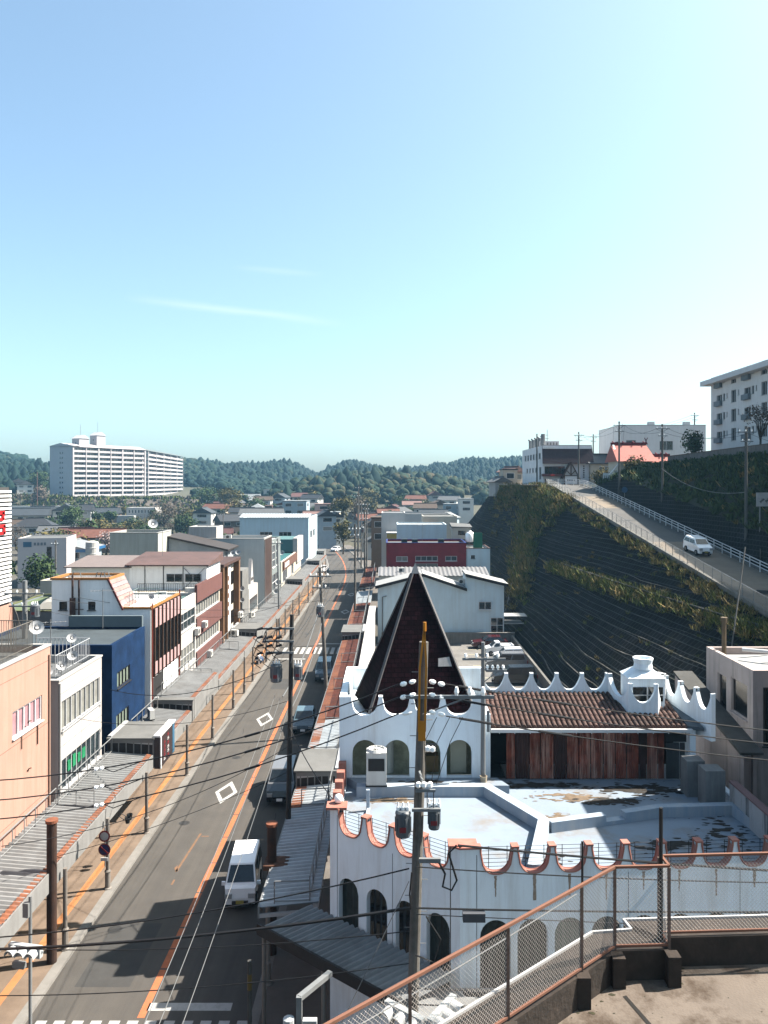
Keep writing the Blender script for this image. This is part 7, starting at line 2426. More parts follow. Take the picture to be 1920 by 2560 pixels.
pole('farthest pole seen above the street bend', -8.8, 205, 0, 17.5, .18, None, [(16.8, -1, 1, 3, 0)])
pole('tall pole rising before the golden olive tree', -9.5, 228, 0, 19.6, .18, None, [(18.8, -1, 1, 3, 0)])
pole('pole standing beside the narrow brown building', PX(903, 185), 185, 0, 15.8, .17, None, [(15.1, -1, 1, 3, 0)])
pole('thin pole left of the street carrying a lamp arm', -14.3, 100, 0, 13.0, .13, (-.3, 0), [(12.4, -.7, .7, 3, 0)], mat=STEEL)
# left-hand poles behind the shops
pole('grey pole with crossarms and black cables beside the striped billboard', PX(62, 50), 50, 0, 13.8, .2, None, [(13.0, -1.2, 1.3, 4, 0), (12.2, -.9, 1.0, 3, 0)], [(PX(62, 50) + .75, 49.8, 11.5, .28, .8)], mat=STEEL)
pole('thin pole in front of the pale blue workshop', PX(139, 140), 140, 0, 9.9, .16, None, [(9.2, -.8, .8, 3, 0)])
pole('tall slim red and white mast left of the apartment block', PX(93, 430), 430, 5, 26.5, .22, None, (), mat=M('mast_red', (.34, .16, .14), .6, .1), steps=False, name='mast')
pole('pole below the left corner of the apartment block', PX(172, 380), 380, 0, 11.0, .18, None, [(10.4, -1, 1, 3, 0)])
pole('pole beside the bare brown tree and the dark timber house', PX(558, 260), 260, 0, 10.5, .17, None, [(9.8, -1, 1, 3, 0)])
# poles on the hill
HP = [('tall hill pole in front of the cream hall, left of the coral roof', 33.9, 116, 18.6, 29.3), ('tall hill pole in front of the coral roofs', 34.4, 99, 16.0, 27.6), ('tall pole standing before the hill apartment at right', 34.3, 75.4, 13.0, 25.6),
      ('pole in front of the restaurant porch', 33.9, 141, 19.8, 29.4), ('thinner pole right of the restaurant', 43.0, 166, 19.9, 30.6), ('pole behind the cream hall beside its right end', 63, 162, 20, 34.8), ('short pole left of the coral-roofed house', 40.5, 140, 20, 27.4), ('pole at the left side of the restaurant', 28.4, 152, 19.8, 29.8)]
hp_at = []
for i, (lb, x, y, z0, z1) in enumerate(HP):
    pole(lb, x, y, z0, z1, .16, None, [(z1 - .6, -.9, .9, 3, 0), (z1 - 1.5, -.6, .6, 2, 0)] if i != 7 else [], mat=M('hill_pole', (.20, .20, .19), .9, .15), steps=False)
    hp_at.append((x, y, z1 - .6))
for i, (a, b) in enumerate(((0, 3), (0, 1), (1, 2), (3, 4), (6, 0), (4, 5))):
    for k in (-.8, .8):
        A_, B_ = hp_at[a], hp_at[b]
        wire('thin hill wire running between two hilltop poles', (A_[0] + k, A_[1], A_[2]), (B_[0] + k, B_[1], B_[2]), .9, .018, group='hill wires')
wire('thin hill wire running between two hilltop poles', (34.3, 75.4, 25), (34.0, 40, 20), 1.0, .018, group='hill wires')
wire('slack white cable hanging over the bank between the two tall right-hand poles', (34.3, 99, 22.0), (34.2, 75.4, 19.2), 1.1, .025, CABLEL, group='hill wires')

# heavy lines across the foreground
for i, (z0, z1, nm) in enumerate(((14.38, 10.8, 'highest'), (14.01, 10.15, 'middle'), (13.55, 9.55, 'lowest'))):
    a = (cx0 - .66, 21.9, z0); b = (-14.6, 24, z1)
    s = .60
    A_, B_ = Vector(a), Vector(b)
    def on(q): 
        p = A_.lerp(B_, q); p.z -= 4 * .72 * q * (1 - q); return p
    m = MB(); insul(m, on(s - .012), on(s + .012), .06, 2)
    m2 = MB(); m2.tube([on(.27), on(.30)], .035, 6); m2.tube([on(s - .01), on(s - .03) + Vector((0, 0, -.16)), on(s - .09)], .014, 5)
    wire(nm + ' of the three thick black wires crossing the street from the castle pole', a, b, .72, .020, extra=[('line_insulator', m, PORC), ('cable_sleeve', m2, CABLE)], group='thick wires left of the castle pole')
    a2 = (cx0 + .66, 21.85, z0 + (.02, .0, -.05)[i])
    A2, B2 = Vector(a2), Vector((20, 21.5, (12.55, 12.2, 11.8)[i]))
    m3 = MB()
    for q in (.0, .12): 
        p = A2.lerp(B2, q + .02); p.z -= 4 * .35 * (q + .02) * (1 - q - .02); p2 = A2.lerp(B2, q + .07); p2.z -= 4 * .35 * (q + .07) * (1 - q - .07)
        m3.tube([p, p2], .035, 6)
    wire(nm + ' of three thick black wires running right from the castle pole over the tiles', a2, B2, .35, .018, extra=[('cable_sleeve', m3, CABLE)], group='thick wires right of the castle pole')
lows = [('heavy dark cable low across the street to the castle pole', (.55, 21.8, 8.15), (-14.5, 25.5, 4.75), .25, .045),
        ('dark cable from the castle pole dipping across the street above the signal', (.5, 21.8, 9.25), (-14.5, 25, 5.35), .35, .022),
        ('thin cable across the street just above the heavy low one', (.5, 21.8, 7.5), (-14.5, 26.5, 4.3), .3, .015),
        ('thin cable across the street below the heavy low one', (.5, 21.8, 6.6), (-14.5, 24.8, 3.75), .3, .015),
        ('thin wire crossing the street over the rusty left column', (-5.0, 37.3, 7.4), (-15.5, 31, 5.6), .75, .016),
        ('thin wire crossing the street towards the no-parking sign', (-5.0, 37.3, 6.2), (-15.5, 33, 3.9), .35, .014),
        ('thin wire from the right kerb pole up to the white building', (-5.0, 37.3, 9.6), (-17, 42, 7.4), .7, .013),
        ('slack wire from the right kerb pole to the blue building', (-5.0, 37.3, 11.6), (-16.9, 47, 7.6), .9, .02),
        ('black wire dropping from the right kerb pole to the red salmon piers', (-4.9, 37.4, 8.4), (-2.3, 31.5, 7.2), .25, .02),
        ('long thin wire slanting down from the sloped tower to the street', (-22, 54, 12.2), (-5.0, 61, 11), .9, .013),
        ('thin wire from the leaning pole to the terracotta-panelled building', (-5.6, 61.5, 11.8), (-16.8, 66, 8.8), .8, .015)]
for lb, a, b, s, r in lows:
    wire(lb, a, b, s, r)
rights = [('cable running right from the castle pole just below the scalloped parapet', (.7, 21.8, 9.3), (15, 21.5, 9.0), .15, .018),
          ('thick black cable looping from the castle pole bracket along the salmon scallops', (1.85, 21.7, 9.95), (15, 21.0, 9.35), .1, .032),
          ('bundled cable running right along the castle wall through the grey terminal box', (.7, 21.8, 8.15), (15, 21.5, 8.25), .08, .026),
          ('thin cable beside the bundled one on the castle wall', (.7, 21.75, 8.0), (15, 21.3, 7.75), .05, .013),
          ('upper dark cable low over the castle arches behind the mesh fence', (.7, 21.8, 5.9), (15, 21.5, 5.9), .1, .02),
          ('lower dark cable over the castle arches behind the mesh fence', (.7, 21.8, 5.45), (15, 21.5, 5.5), .1, .02)]
for lb, a, b, s, r in rights:
    ex = None
    if 'terminal' in lb:
        m = MB(); m.cbox(2.3, 21.7, 7.85, .62, .2, .24); ex = [('terminal_box', m, M('terminal_grey', (.16, .17, .19), .5, .1))]
    if 'upper dark' in lb:
        m = MB(); m.tube([(2.0, 21.7, 5.85), (2.1, 21.7, 5.85), (2.8, 21.68, 5.85), (2.9, 21.68, 5.85)], [.03, .1, .1, .03], 8); ex = [('cable_splice', m, CABLE)]
    wire(lb, a, b, s, r, extra=ex)
wire('thin drop wire from the castle pole down to the corner awning', (.5, 21.8, 8.9), (-3.2, 19.5, 2.5), .05, .012, CABLEL)
wire('thin plumb wire hanging in front of the castle corner pier', (1.75, 23.0, 9.3), (1.75, 23.0, 5.6), 0, .011)
for i, (dx, z0, z1) in enumerate(((-.35, 9.9, 8.4), (-.1, 9.8, 8.4), (.25, 9.2, 8.3))):
    wire(('left', 'middle', 'right')[i] + ' pale wire coming towards the camera above the right lane', (-5.2 + dx, 37.3, z0), (-4.8 + dx * 1.3, 14, z1), .35, .010, CABLEL, group='pale wires above the right lane')
kp = [(-5.0, 37.4), (-5.6, 61.8), (-4.5, 97.5), (-4.6, 135), (-5.4, 172)]
nmk = ['between the two nearest kerb poles', 'beyond the leaning kerb pole', 'past the orange-sheeted roofs', 'in the far part of the street']
for i in range(4):
    (xa, ya), (xb, yb) = kp[i], kp[i + 1]
    for j, (dx, z, r) in enumerate(((-.9, 12.7, .015), (-.3, 12.75, .015), (.4, 12.7, .015), (.9, 12.65, .015), (-.2, 9.8, .028), (.1, 9.0, .02))):
        wire('parallel kerbside wire ' + nmk[i], (xa + dx, ya, z), (xb + dx, yb, z + (.9 if i else 0)), .55, r, CABLE if z > 10 or i else CABLEL, group='kerbside wires ' + nmk[i])
bx_ = PX(62, 50)
for i, (z, z1) in enumerate(((13.0, 11.2), (12.2, 9.6), (11.2, 9.3))):
    wire(('upper', 'middle', 'lower')[i] + ' thin wire from the billboard pole past the white tower windows', (bx_, 49.9, z), (-17, 62 + i, z1), .7, .013)

# ------------------------------------------------------------------ traffic signals
def signal(label, x, y, z, rz, pole_to=None):
    t = T('traffic_signal', label, 'traffic light', (x, y, z), rz, 'traffic signals')
    m = MB(); m.box(-.62, -.09, -.19, .62, .09, .19); m.box(-.66, .02, -.03, .66, .06, .03)
    t.lpart('housing', m, M('signal_grey', (.50, .53, .54), .5, .06))
    for k, (cn, cl) in enumerate((('green', (.02, .07, .06)), ('amber', (.12, .07, .015)), ('red', (.13, .02, .015)))):
        cx_ = -.4 + k * .4
        m = MB(); m.tube([(cx_, -.09, 0), (cx_, -.11, 0)], .145, 14)
        t.lpart('lens', m, M('lens_' + cn, cl, .2, .05, spec=.6))
        m = MB()
        for j in range(10):
            a0_, a1_2 = math.pi * (-.1 + 1.2 * j / 10), math.pi * (-.1 + 1.2 * (j + 1) / 10)
            p = [(cx_ + .17 * math.cos(q), yy2, .17 * math.sin(q) - (.04 if yy2 < -.2 else 0)) for q, yy2 in ((a0_, -.08), (a1_2, -.08), (a1_2, -.38), (a0_, -.38))]
            m.face(p)
        t.lpart('hood', m, M('signal_hood', (.62, .65, .66), .5, .05))
    return t


ts = signal('traffic signal with three pale hoods on the slim pole at the lower left corner', -12.75, 27.2, 3.75, rad(-12))
m = MB(); m.tube([(.0, .25, -3.75), (.0, .25, 1.75)], .06, 8); m.bar((0, 0, 0), (0, .25, 0), .05, .05); m.box(-.45, -.12, -.62, .0, .05, -.42)
ts.lpart('pole', m, STEEL)
m = MB(); m.box(-.2, .1, 1.05, .02, .3, 1.55); ts.lpart('control_box', m, STEEL)
s1 = signal('traffic signal low on the castle pole, left of the pair above the mesh fence', .35, 20.6, 5.95, rad(-38))
m = MB(); m.bar((.6, .1, 0), (.9, .9, .1), .06, .06); s1.lpart('bracket', m, STEEL)
s2 = signal('traffic signal low on the castle pole, right of the pair above the mesh fence', 1.35, 20.7, 5.95, rad(55))
m = MB(); m.bar((-.6, .1, 0), (-.5, .7, .1), .06, .06); s2.lpart('bracket', m, STEEL)
gs = T('street_signal_arm', 'grey angled signal arm with a lamp at the bottom edge beside the shaded awning', 'signal arm', (-2.6, 19.4, 0))
m = MB(); m.bar((-2.3, 19.5, 7.15), (-1.6, 20.5, 7.15), .14, .12); m.bar((-2.3, 19.5, 7.2), (-2.3, 19.5, 0), .14, .14); gs.part('arm', m, STEEL)
m = MB(); m.lathe((-2.55, 19.4, 6.45), [(.03, 0), (.14, .05), (.14, .26), (.03, .32)], 10); m.box(-2.2, 19.35, 6.45, -1.85, 19.5, 6.67); gs.part('lamp_head', m, M('signal_hood'))
m = MB(); m.box(-2.18, 19.33, 6.51, -1.9, 19.35, 6.61); gs.part('lamp_mark', m, M('sign_ochre', (.35, .2, .05), .6, .1))
t = T('marker_post', 'dark post with a yellow band at the shaded street corner', 'post', (-4.9, 27.0, 0))
m = MB(); m.tube([(-4.9, 27.0, 0), (-4.9, 27.0, 3.5)], .08, 8); t.part('shaft', m, CONCD)
m = MB(); m.tube([(-4.9, 27.0, 2.5), (-4.9, 27.0, 3.05)], .083, 8); t.part('band', m, M('yellow_band', (.20, .13, .02), .6, .2, 5))

# ================================================================== vehicles
TYRE = M('tyre', (.02, .02, .02), .9, .1)
RIM = M('rim', (.38, .39, .40), .4, .1, metal=.5)
LAMP = M('lamp_glass', (.55, .56, .56), .15, .05, spec=.8)
TAIL = M('tail_lamp', (.28, .015, .012), .2, .05)
SHAPES = {  # lower profile and glasshouse: (y, z), front at -y
    'kei': (3.4, 1.48, [(-1.66, .30), (-1.70, .55), (-1.62, .88), (-1.05, 1.02), (1.62, 1.05), (1.68, .6), (1.64, .28)], [(-1.05, 1.02), (-.45, 1.56), (1.35, 1.60), (1.60, 1.05)]),
    'van': (3.4, 1.48, [(-1.66, .30), (-1.70, .60), (-1.64, 1.02), (-1.45, 1.10), (1.66, 1.10), (1.69, .6), (1.66, .28)], [(-1.45, 1.10), (-.85, 1.84), (1.50, 1.88), (1.64, 1.10)]),
    'car': (4.2, 1.68, [(-2.05, .30), (-2.10, .52), (-2.0, .78), (-.95, .93), (1.75, .98), (2.08, .85), (2.1, .5), (2.05, .28)], [(-.95, .93), (-.15, 1.45), (1.25, 1.46), (1.85, .98)]),
    'wagon': (4.4, 1.70, [(-2.15, .30), (-2.2, .60), (-2.1, .95), (-1.35, 1.10), (2.12, 1.12), (2.2, .6), (2.15, .28)], [(-1.35, 1.10), (-.5, 1.78), (1.85, 1.80), (2.1, 1.12)]),
}


def car(label, kind, x, y, z, rz, paint, roofpaint=None, cat='car', group=None, pitch=0., bed=False):
    Ln, Wd, lo, hi = SHAPES[kind]
    t = T('parked_car' if cat != 'van' else 'parked_van', label, cat, (x, y, z), rz, group)
    t.o.rotation_euler = (pitch, 0, rz)
    w = Wd / 2
    m = MB()
    n = len(lo)

    def hw(yy, zz):     # plan taper at the nose and tail
        e = max(0, abs(yy) - Ln / 2 + .35) / .35
        return w * (1 - .09 * e * e)
    for s in (-1, 1):
        m.face([(s * hw(a, b), a, b) for a, b in (lo if s > 0 else lo[::-1])][::-1])
    for i in range(n):
        (ya, za), (yb, zb) = lo[i], lo[(i + 1) % n]
        m.face([(-hw(ya, za), ya, za), (hw(ya, za), ya, za), (hw(yb, zb), yb, zb), (-hw(yb, zb), yb, zb)])
    body = t.lpart('body', m, paint)
    bv = body.modifiers.new('bevel', 'BEVEL'); bv.width = .05; bv.segments = 2; bv.limit_method = 'ANGLE'; bv.angle_limit = rad(25)
    m = MB()
    iw = [w * .97, w * .80, w * .80, w * .95]
    if bed: hi = hi[:2] + [(.05, hi[1][1] + .02), (.12, 1.03)]
    c = [(iw[i], p[0], p[1]) for i, p in enumerate(hi)]
    for s in (-1, 1):
        f = [(s * a, b, q) for a, b, q in c]
        m.face(f if s < 0 else f[::-1])
    for i in range(3):
        a, b = c[i], c[i + 1]
        m.face([(a[0], a[1], a[2]), (-a[0], a[1], a[2]), (-b[0], b[1], b[2]), (b[0], b[1], b[2])])
    cab = t.lpart('cabin', m, roofpaint or paint)
    bv = cab.modifiers.new('bevel', 'BEVEL'); bv.width = .05; bv.segments = 2

    def patch(a, b, ins, off, nm):
        m = MB()
        A_, B_ = Vector(a), Vector(b)
        d = (B_ - A_)
        nn = Vector((0, -d.z, d.y)).normalized()
        if (nn.y < 0) != (a[1] < 0): nn = -nn
        p = [A_.lerp(B_, .12), A_.lerp(B_, .92)]
        k0, k1 = p[0].x - ins, p[1].x - ins
        m.face([(k0, *(p[0] + nn * off)[1:]), (-k0, *(p[0] + nn * off)[1:]), (-k1, *(p[1] + nn * off)[1:]), (k1, *(p[1] + nn * off)[1:])])
        t.lpart(nm, m, GL)
    patch(c[0], c[1], .07, .015, 'windscreen')
    patch(c[3], c[2], .07, .015, 'rear_window')
    for s in (-1, 1):
        m = MB()
        y0_, y1_ = c[0][1], c[3][1]
        zb, zt = c[0][2] + .05, c[1][2] - .12
        k = (zt - c[0][2]) / (c[1][2] - c[0][2])
        xb, xt = w * .965 + .012, w * (.97 - .17 * k) + .015
        ya, yb = c[0][1] + .22, c[3][1] - .12
        yta, ytb = c[0][1] + (c[1][1] - c[0][1]) * k + .12, c[3][1] + (c[2][1] - c[3][1]) * k - .1
        segs = 1 if bed else 2
        for i in range(segs):
            f0, f1 = i / segs + (.02 if i else 0), (i + 1) / segs - (.02 if i < segs - 1 else 0)
            pp = [(s * xb, ya + (yb - ya) * f0, zb), (s * xb, ya + (yb - ya) * f1, zb), (s * xt, yta + (ytb - yta) * f1, zt), (s * xt, yta + (ytb - yta) * f0, zt)]
            m.face(pp if s > 0 else pp[::-1])
        t.lpart('side_window', m, GL)
    for s in (-1, 1):
        for yy_ in (-Ln * .32, Ln * .30):
            m = MB(); m.tube([(s * (w - .19), yy_, .29), (s * (w + .012), yy_, .29)], .29, 14)
            wh = t.lpart('wheel', m, TYRE)
            m = MB(); m.tube([(s * (w + .01), yy_, .29), (s * (w + .022), yy_, .29)], .18, 12)
            t.lpart('rim', m, RIM, parent=wh)
    for s in (-1, 1):
        m = MB(); m.cbox(s * w * .72, -Ln / 2 + .0, .62 if kind != 'car' else .55, .32, .12, .2); t.lpart('headlight', m, LAMP)
        m = MB(); m.cbox(s * w * .82, Ln / 2 - .02, .7, .18, .1, .3); t.lpart('tail_light', m, TAIL)
        m = MB(); m.cbox(s * (w + .09), c[0][1] + .25, 1.0, .17, .1, .16); t.lpart('mirror', m, paint)
    m = MB(); m.cbox(0, -Ln / 2 - .03, .28, Wd * .5, .1, .2); t.lpart('grille', m, DARKF)
    m = MB(); m.cbox(0, -Ln / 2 - .09, .38, .36, .02, .16); t.lpart('number_plate', m, M('plate_yellow', (.5, .4, .08), .5, .05) if kind in ('kei', 'van') else PORC)
    m = MB(); m.cbox(0, Ln / 2 + .03, .5, .36, .03, .16); t.lpart('number_plate', m, PORC)
    if bed:
        m = MB()
        for a in ((-w, .2, w, .26), (-w, Ln / 2 - .1, w, Ln / 2 - .04), (-w, .26, -w + .06, Ln / 2 - .1), (w - .06, .26, w, Ln / 2 - .1)): m.box(a[0], a[1], 1.0, a[2], a[3], 1.22)
        t.lpart('truck_bed', m, paint)
    return t


def paintm(nm, col, rough=.25): return M('paint_' + nm, col, rough, .05, 1, spec=.6, dirt=.15, dcol=(.2, .19, .18))


WP, BKP, BLP, RDP, SVP, DBP = paintm('white', (.68, .69, .70)), paintm('black', (.012, .013, .016)), paintm('pale_blue', (.20, .32, .38)), paintm('dark_red', (.12, .01, .016)), paintm('silver', (.34, .35, .37)), paintm('slate_blue', (.09, .13, .18))
car('white kei van driving towards the camera in the shaded right lane', 'van', -7.2, 38.2, .01, rad(4), WP, cat='van')
car('black car with a chrome bumper in the shaded lane behind the white van', 'wagon', -7.0, 50.5, .01, rad(2), BKP, SVP)
car('pale-blue-roofed dark car farther up the shaded lane', 'car', -7.1, 64.0, .01, rad(2), BKP, BLP)
car('slate blue car in the shaded lane just before the zebra crossing', 'wagon', -6.9, 80.5, .01, rad(2), DBP, BLP)
car('tiny white car at the far bend of the street', 'car', -16.5, 232, .01, rad(-20), WP)
car('white car parked on the pavement far up the street', 'kei', -14.6 + road_shift(176), 176, .15, rad(150), WP)
car('white kei car coming down the ramp on the hillside', 'kei', 30.6, 78, zr(78) + .05, rad(6), WP, pitch=rad(6.8))
car('dark red car parked farthest in the car park', 'car', 12.0, 95.2, .03, rad(-90), RDP, group='cars in the car park')
car('white pickup truck parked beside the dark red car', 'kei', 12.6, 91.3, .03, rad(-86), WP, group='cars in the car park', bed=True)
car('silver wagon with dark windows parked in the middle of the car park', 'wagon', 12.4, 84.3, .03, rad(-90), SVP, group='cars in the car park')
car('black car with a silver roof edge parked nearest the castle', 'wagon', 12.3, 78.0, .03, rad(-88), BKP, group='cars in the car park')
car('white small car parked between the pickup and the silver wagon', 'kei', 13.2, 87.6, .03, rad(-90), WP, group='cars in the car park')

# ================================================================== guard rails on the ramp
t = T('guard_rail', 'white pipe guard rail along the uphill side of the ramp', 'guard rail', (33.2, 90, 14))
ys_ = [50 + 2.0 * k for k in range(48)]


def gx(y): return 33.1 if y < 134 else 33.1 - (y - 134) ** 1.7 * .08


for k, y in enumerate(ys_):
    m = MB(); m.tube([(gx(y), y, zr(y) - .1), (gx(y), y, zr(y) + 1.05)], .055, 6); t.part('post', m, WFR)
for dz in (.45, .75, 1.02):
    m = MB(); m.tube([(gx(y), y, zr(y) + dz) for y in ys_], .042, 6); t.part('rail', m, WFR)
t = T('mesh_fence', 'grey wire mesh fence along the downhill side of the ramp', 'fence', (27.6, 90, 14))
yf = [48 + 1.9 * k for k in range(49)]
for y in yf:
    m = MB(); m.tube([(27.6, y, zr(y) - .1), (27.6, y, zr(y) + 1.15)], .03, 5); t.part('post', m, STEEL)
m = MB(); m.tube([(27.6, y, zr(y) + 1.12) for y in yf], .025, 5); m.tube([(27.6, y, zr(y) + .12) for y in yf], .02, 4); t.part('rail', m, STEEL)
m = MB()
y = 48.
while y < 138:
    for s in (-1, 1):
        yb = y + s * .95
        if 48 <= yb <= 139: m.tube([(27.6, y, zr(y) + .12), (27.6, yb, zr(yb) + 1.1)], .006, 3, False)
    y += .19
t.part('mesh', m, M('galvanised_mesh', (.42, .46, .48), .5, .05))
t = T('road_sign', 'round blue sign on a pole beside the white ramp rail', 'road sign', (32.9, 110, 16))
m = MB(); m.tube([(32.9, 110, zr(110)), (32.9, 110, zr(110) + 2.6)], .04, 6); t.part('pole', m, STEEL)
m = MB(); m.tube([(32.9, 109.93, zr(110) + 2.3), (32.9, 109.9, zr(110) + 2.3)], .42, 16); t.part('disc', m, M('sign_road_blue', (.04, .15, .32), .4, .1))
t = T('hill_banner', 'pale blue hillside notice board with grey lettering above the ramp bend', 'sign', (35.6, 125, 20.9))
A_, B_ = Vector((P(1508, 1190, 128)[0], 128, 21.2)), Vector((P(1551, 1190, 119)[0], 119, 21.0))
m = MB(); m.bar(A_, B_, .1, 1.15); t.part('board', m, M('pale_blue_board', (.46, .56, .60), .6, .05))
m = MB()
n_b = Vector((B_.y - A_.y, -(B_.x - A_.x), 0)).normalized()
for k in range(8):
    p = A_.lerp(B_, .08 + k * .11) + n_b * .06
    q = A_.lerp(B_, .14 + k * .11) + n_b * .06
    h_ = .2 if k > 4 else .45
    m.bar(p, q, .02, h_)
t.part('lettering', m, M('grey_lettering'))
for p in (A_, B_):
    m = MB(); m.tube([(p.x, p.y + .1, 18), (p.x, p.y + .1, 21.5)], .06, 6); t.part('post', m, STEEL)
t = T('hill_notice', 'white weathered notice board on the bank at the right edge', 'sign', (35.9, 74, 18))
m = MB(); m.box(34.2, 73, 17.9, 38, 73.1, 19.2); t.part('board', m, M('weathered_white_board', (.62, .62, .61), .7, .08, 2, dirt=.6, dcol=(.3, .3, .3)))
m = MB()
for k in range(5):
    m.bar((34.5 + k * .5, 72.97, 18.3 + .1 * (k % 3)), (34.9 + k * .5, 72.97, 18.6 - .1 * (k % 2)), .02, .16)
    m.bar((34.6 + k * .5, 72.97, 18.2), (34.7 + k * .5, 72.97, 18.7), .02, .06)
t.pieces('lettering', m, M('grey_lettering'))
for x in (34.6, 37.4):
    m = MB(); m.tube([(x, 73.2, 14), (x, 73.2, 19.1)], .06, 6); t.part('post', m, STEEL)
for i, (x, y) in enumerate(((34.2, 69.5), (33.9, 71.6))):
    m = MB(); m.tube([(x, y, zr(y)), (x, y, zr(y) + (3.2 if i == 0 else 1.8))], .05, 6)
    solo('marker_pole', ('tall thin white', 'short leaning grey')[i] + ' stake beside the ramp rail at the right edge', 'stake', m, WFR if i == 0 else WOODP, (x, y, zr(y)))
m = MB(); m.bar((29.3, 62.6, zr(62.6) + .2), (31.2, 62.0, zr(62) + .2), .3, .25)
solo('concrete_block', 'grey concrete wheel-stop block lying on the ramp at the right edge', 'block', m, CONCD, (30, 62, zr(62)))
m = MB(); m.tube([slope_pt(57, .78), (27.0, 59.5, 15.2)], .05, 6)
solo('leaning_pole', 'thin leaning stick standing out of the hillside grass at the right', 'stick', m, CONC, slope_pt(57, .78))
m = MB()
hp_ = [slope_pt(y, t_) for y, t_ in ((136, .62), (130, .5), (124, .4), (118, .3), (113, .2), (109, .1))]
m.tube([(p[0] - .2, p[1], p[2] + .7) for p in hp_], .06, 5)
for p in hp_: m.tube([(p[0] - .2, p[1], p[2] - .2), (p[0] - .2, p[1], p[2] + .7)], .05, 5)
solo('handrail', 'pale pipe handrail running down the overgrown strip of the hillside', 'handrail', m, STEEL, hp_[0])
m = MB(); hp_ = [slope_pt(56 + k * 2.6, (9.9 - .012 * k) / zr(56 + k * 2.6)) for k in range(18)]
m.tube([(p[0] - .35, p[1], p[2] + .12) for p in hp_], .13, 5)
solo('drain_kerb', 'pale concrete drain edge along the grassy berm of the hillside', 'kerb', m, LEDGE, hp_[0])

# ------------------------------------------------------------------ clutter on walls and roofs
def aircon(label, x, y, z, rz):
    t = T('outdoor_unit', label, 'air conditioner', (x, y, z), rad(rz), 'air-conditioning units on the shops')
    m = MB(); m.box(-.4, -.15, .08, .4, .15, .68); t.lpart('cabinet', m, M('unit_enamel'))
    m = MB(); m.tube([(-.1, -.15, .38), (-.1, -.165, .38)], .23, 14); t.lpart('fan_grille', m, M('unit_grille', (.13, .13, .13), .6, .1))
    m = MB(); m.box(-.36, -.17, 0, -.28, .17, .08); m.box(.28, -.17, 0, .36, .17, .08); t.lpart('foot', m, BLK)


for lb, x, y, z, rz in (('white air-conditioning unit on the arcade roof before the blue building', -16.2, 52.6, 4.15, -60), ('white air-conditioning unit high on the white narrow building', -16.6, 66.9, 7.0, 90),
                        ('white air-conditioning unit beside the brown raised arcade roof', -16.3, 81.2, 4.15, -20), ('white air-conditioning unit on the portal building front', -16.2, 83.9, 5.6, 80),
                        ('air-conditioning unit on the white narrow building roof', -19, 64.5, 10.4, 10),
                        ('air-conditioning unit by the pointed white front', -16.5, 92.6, 4.15, 70), ('air-conditioning unit on the large pale grey block roof', -22, 105.5, 12.45, 0),
                        ('air-conditioning unit on the white hall roof', -22, 162, 12.95, 0), ('air-conditioning unit on the ribbed grey roof', 1.5, 113.6, 7.1, 0), ('air-conditioning unit on the gabled white building roof', 9.0, 99.5, 7.2, 0)):
    aircon(lb, x, y, z, rz)


def antenna(label, x, y, z, h, rz):
    t = T('television_antenna', label, 'antenna', (x, y, z), rad(rz), 'rooftop antennas')
    m = MB(); m.tube([(0, 0, 0), (0, 0, h)], .025, 5); t.lpart('mast', m, STEEL)
    m = MB(); m.tube([(-.8, 0, h - .15), (.8, 0, h - .15)], .016, 4)
    for k in range(7): m.tube([(-.75 + k * .25, -.3 + k * .02, h - .15), (-.75 + k * .25, .3 - k * .02, h - .15)], .01, 4)
    t.lpart('aerial', m, STEEL)


for lb, x, y, z, h, rz in (('antenna on the white two-storey roof', -18.6, 42.6, 10, 2.6, 20), ('antenna with a red joint in front of the white tower wall', -19.6, 53.0, 10.2, 2.7, 10), ('antenna on the cream tower roof', -30, 95, 14.1, 3, 40), ('antenna on the pale grey block', -25, 106, 12.4, 2.6, 0),
                           ('antenna on the dark red building', 4.8, 121, 10.8, 3, 30), ('antenna on the white hall', -20, 168, 12.9, 3.5, 10), ('antenna on the terracotta building hut', -22, 75, 13.1, 2.4, 60), ('antenna on the small white annex', 12.2, 122, 10.0, 2.5, 0)):
    antenna(lb, x, y, z, h, rz)
for lb, x, y in (('bicycle leaning by the far arcade post on the left pavement', -14.6, 118.5), ('bicycle parked beside the orange tactile strip far along the left pavement', -15.9, 121.5)):
    t = T('bicycle', lb, 'bicycle', (x, y, .14), rad(70), 'bicycles on the left pavement')
    for s in (-.52, .52):
        m = MB(); m.tube([(s + .32 * math.cos(k * .449), 0, .33 + .32 * math.sin(k * .449)) for k in range(15)], .022, 5, False); t.lpart('wheel', m, TYRE)
    m = MB()
    for a, b in (((-.52, .33), (-.12, .75)), ((-.12, .75), (.4, .8)), ((.4, .8), (0, .3)), ((0, .3), (-.12, .85)), ((-.52, .33), (0, .3)), ((.4, .95), (.52, .33))): m.tube([(a[0], 0, a[1]), (b[0], 0, b[1])], .02, 5)
    t.lpart('frame', m, M('bike_blue', (.15, .18, .25), .5, .1))
    m = MB(); m.tube([(.36, -.25, 1.0), (.4, 0, .98), (.36, .25, 1.0)], .015, 5); t.lpart('handlebar', m, STEEL)
    m = MB(); m.box(-.24, -.08, .85, .02, .08, .92); t.lpart('saddle', m, BLK)

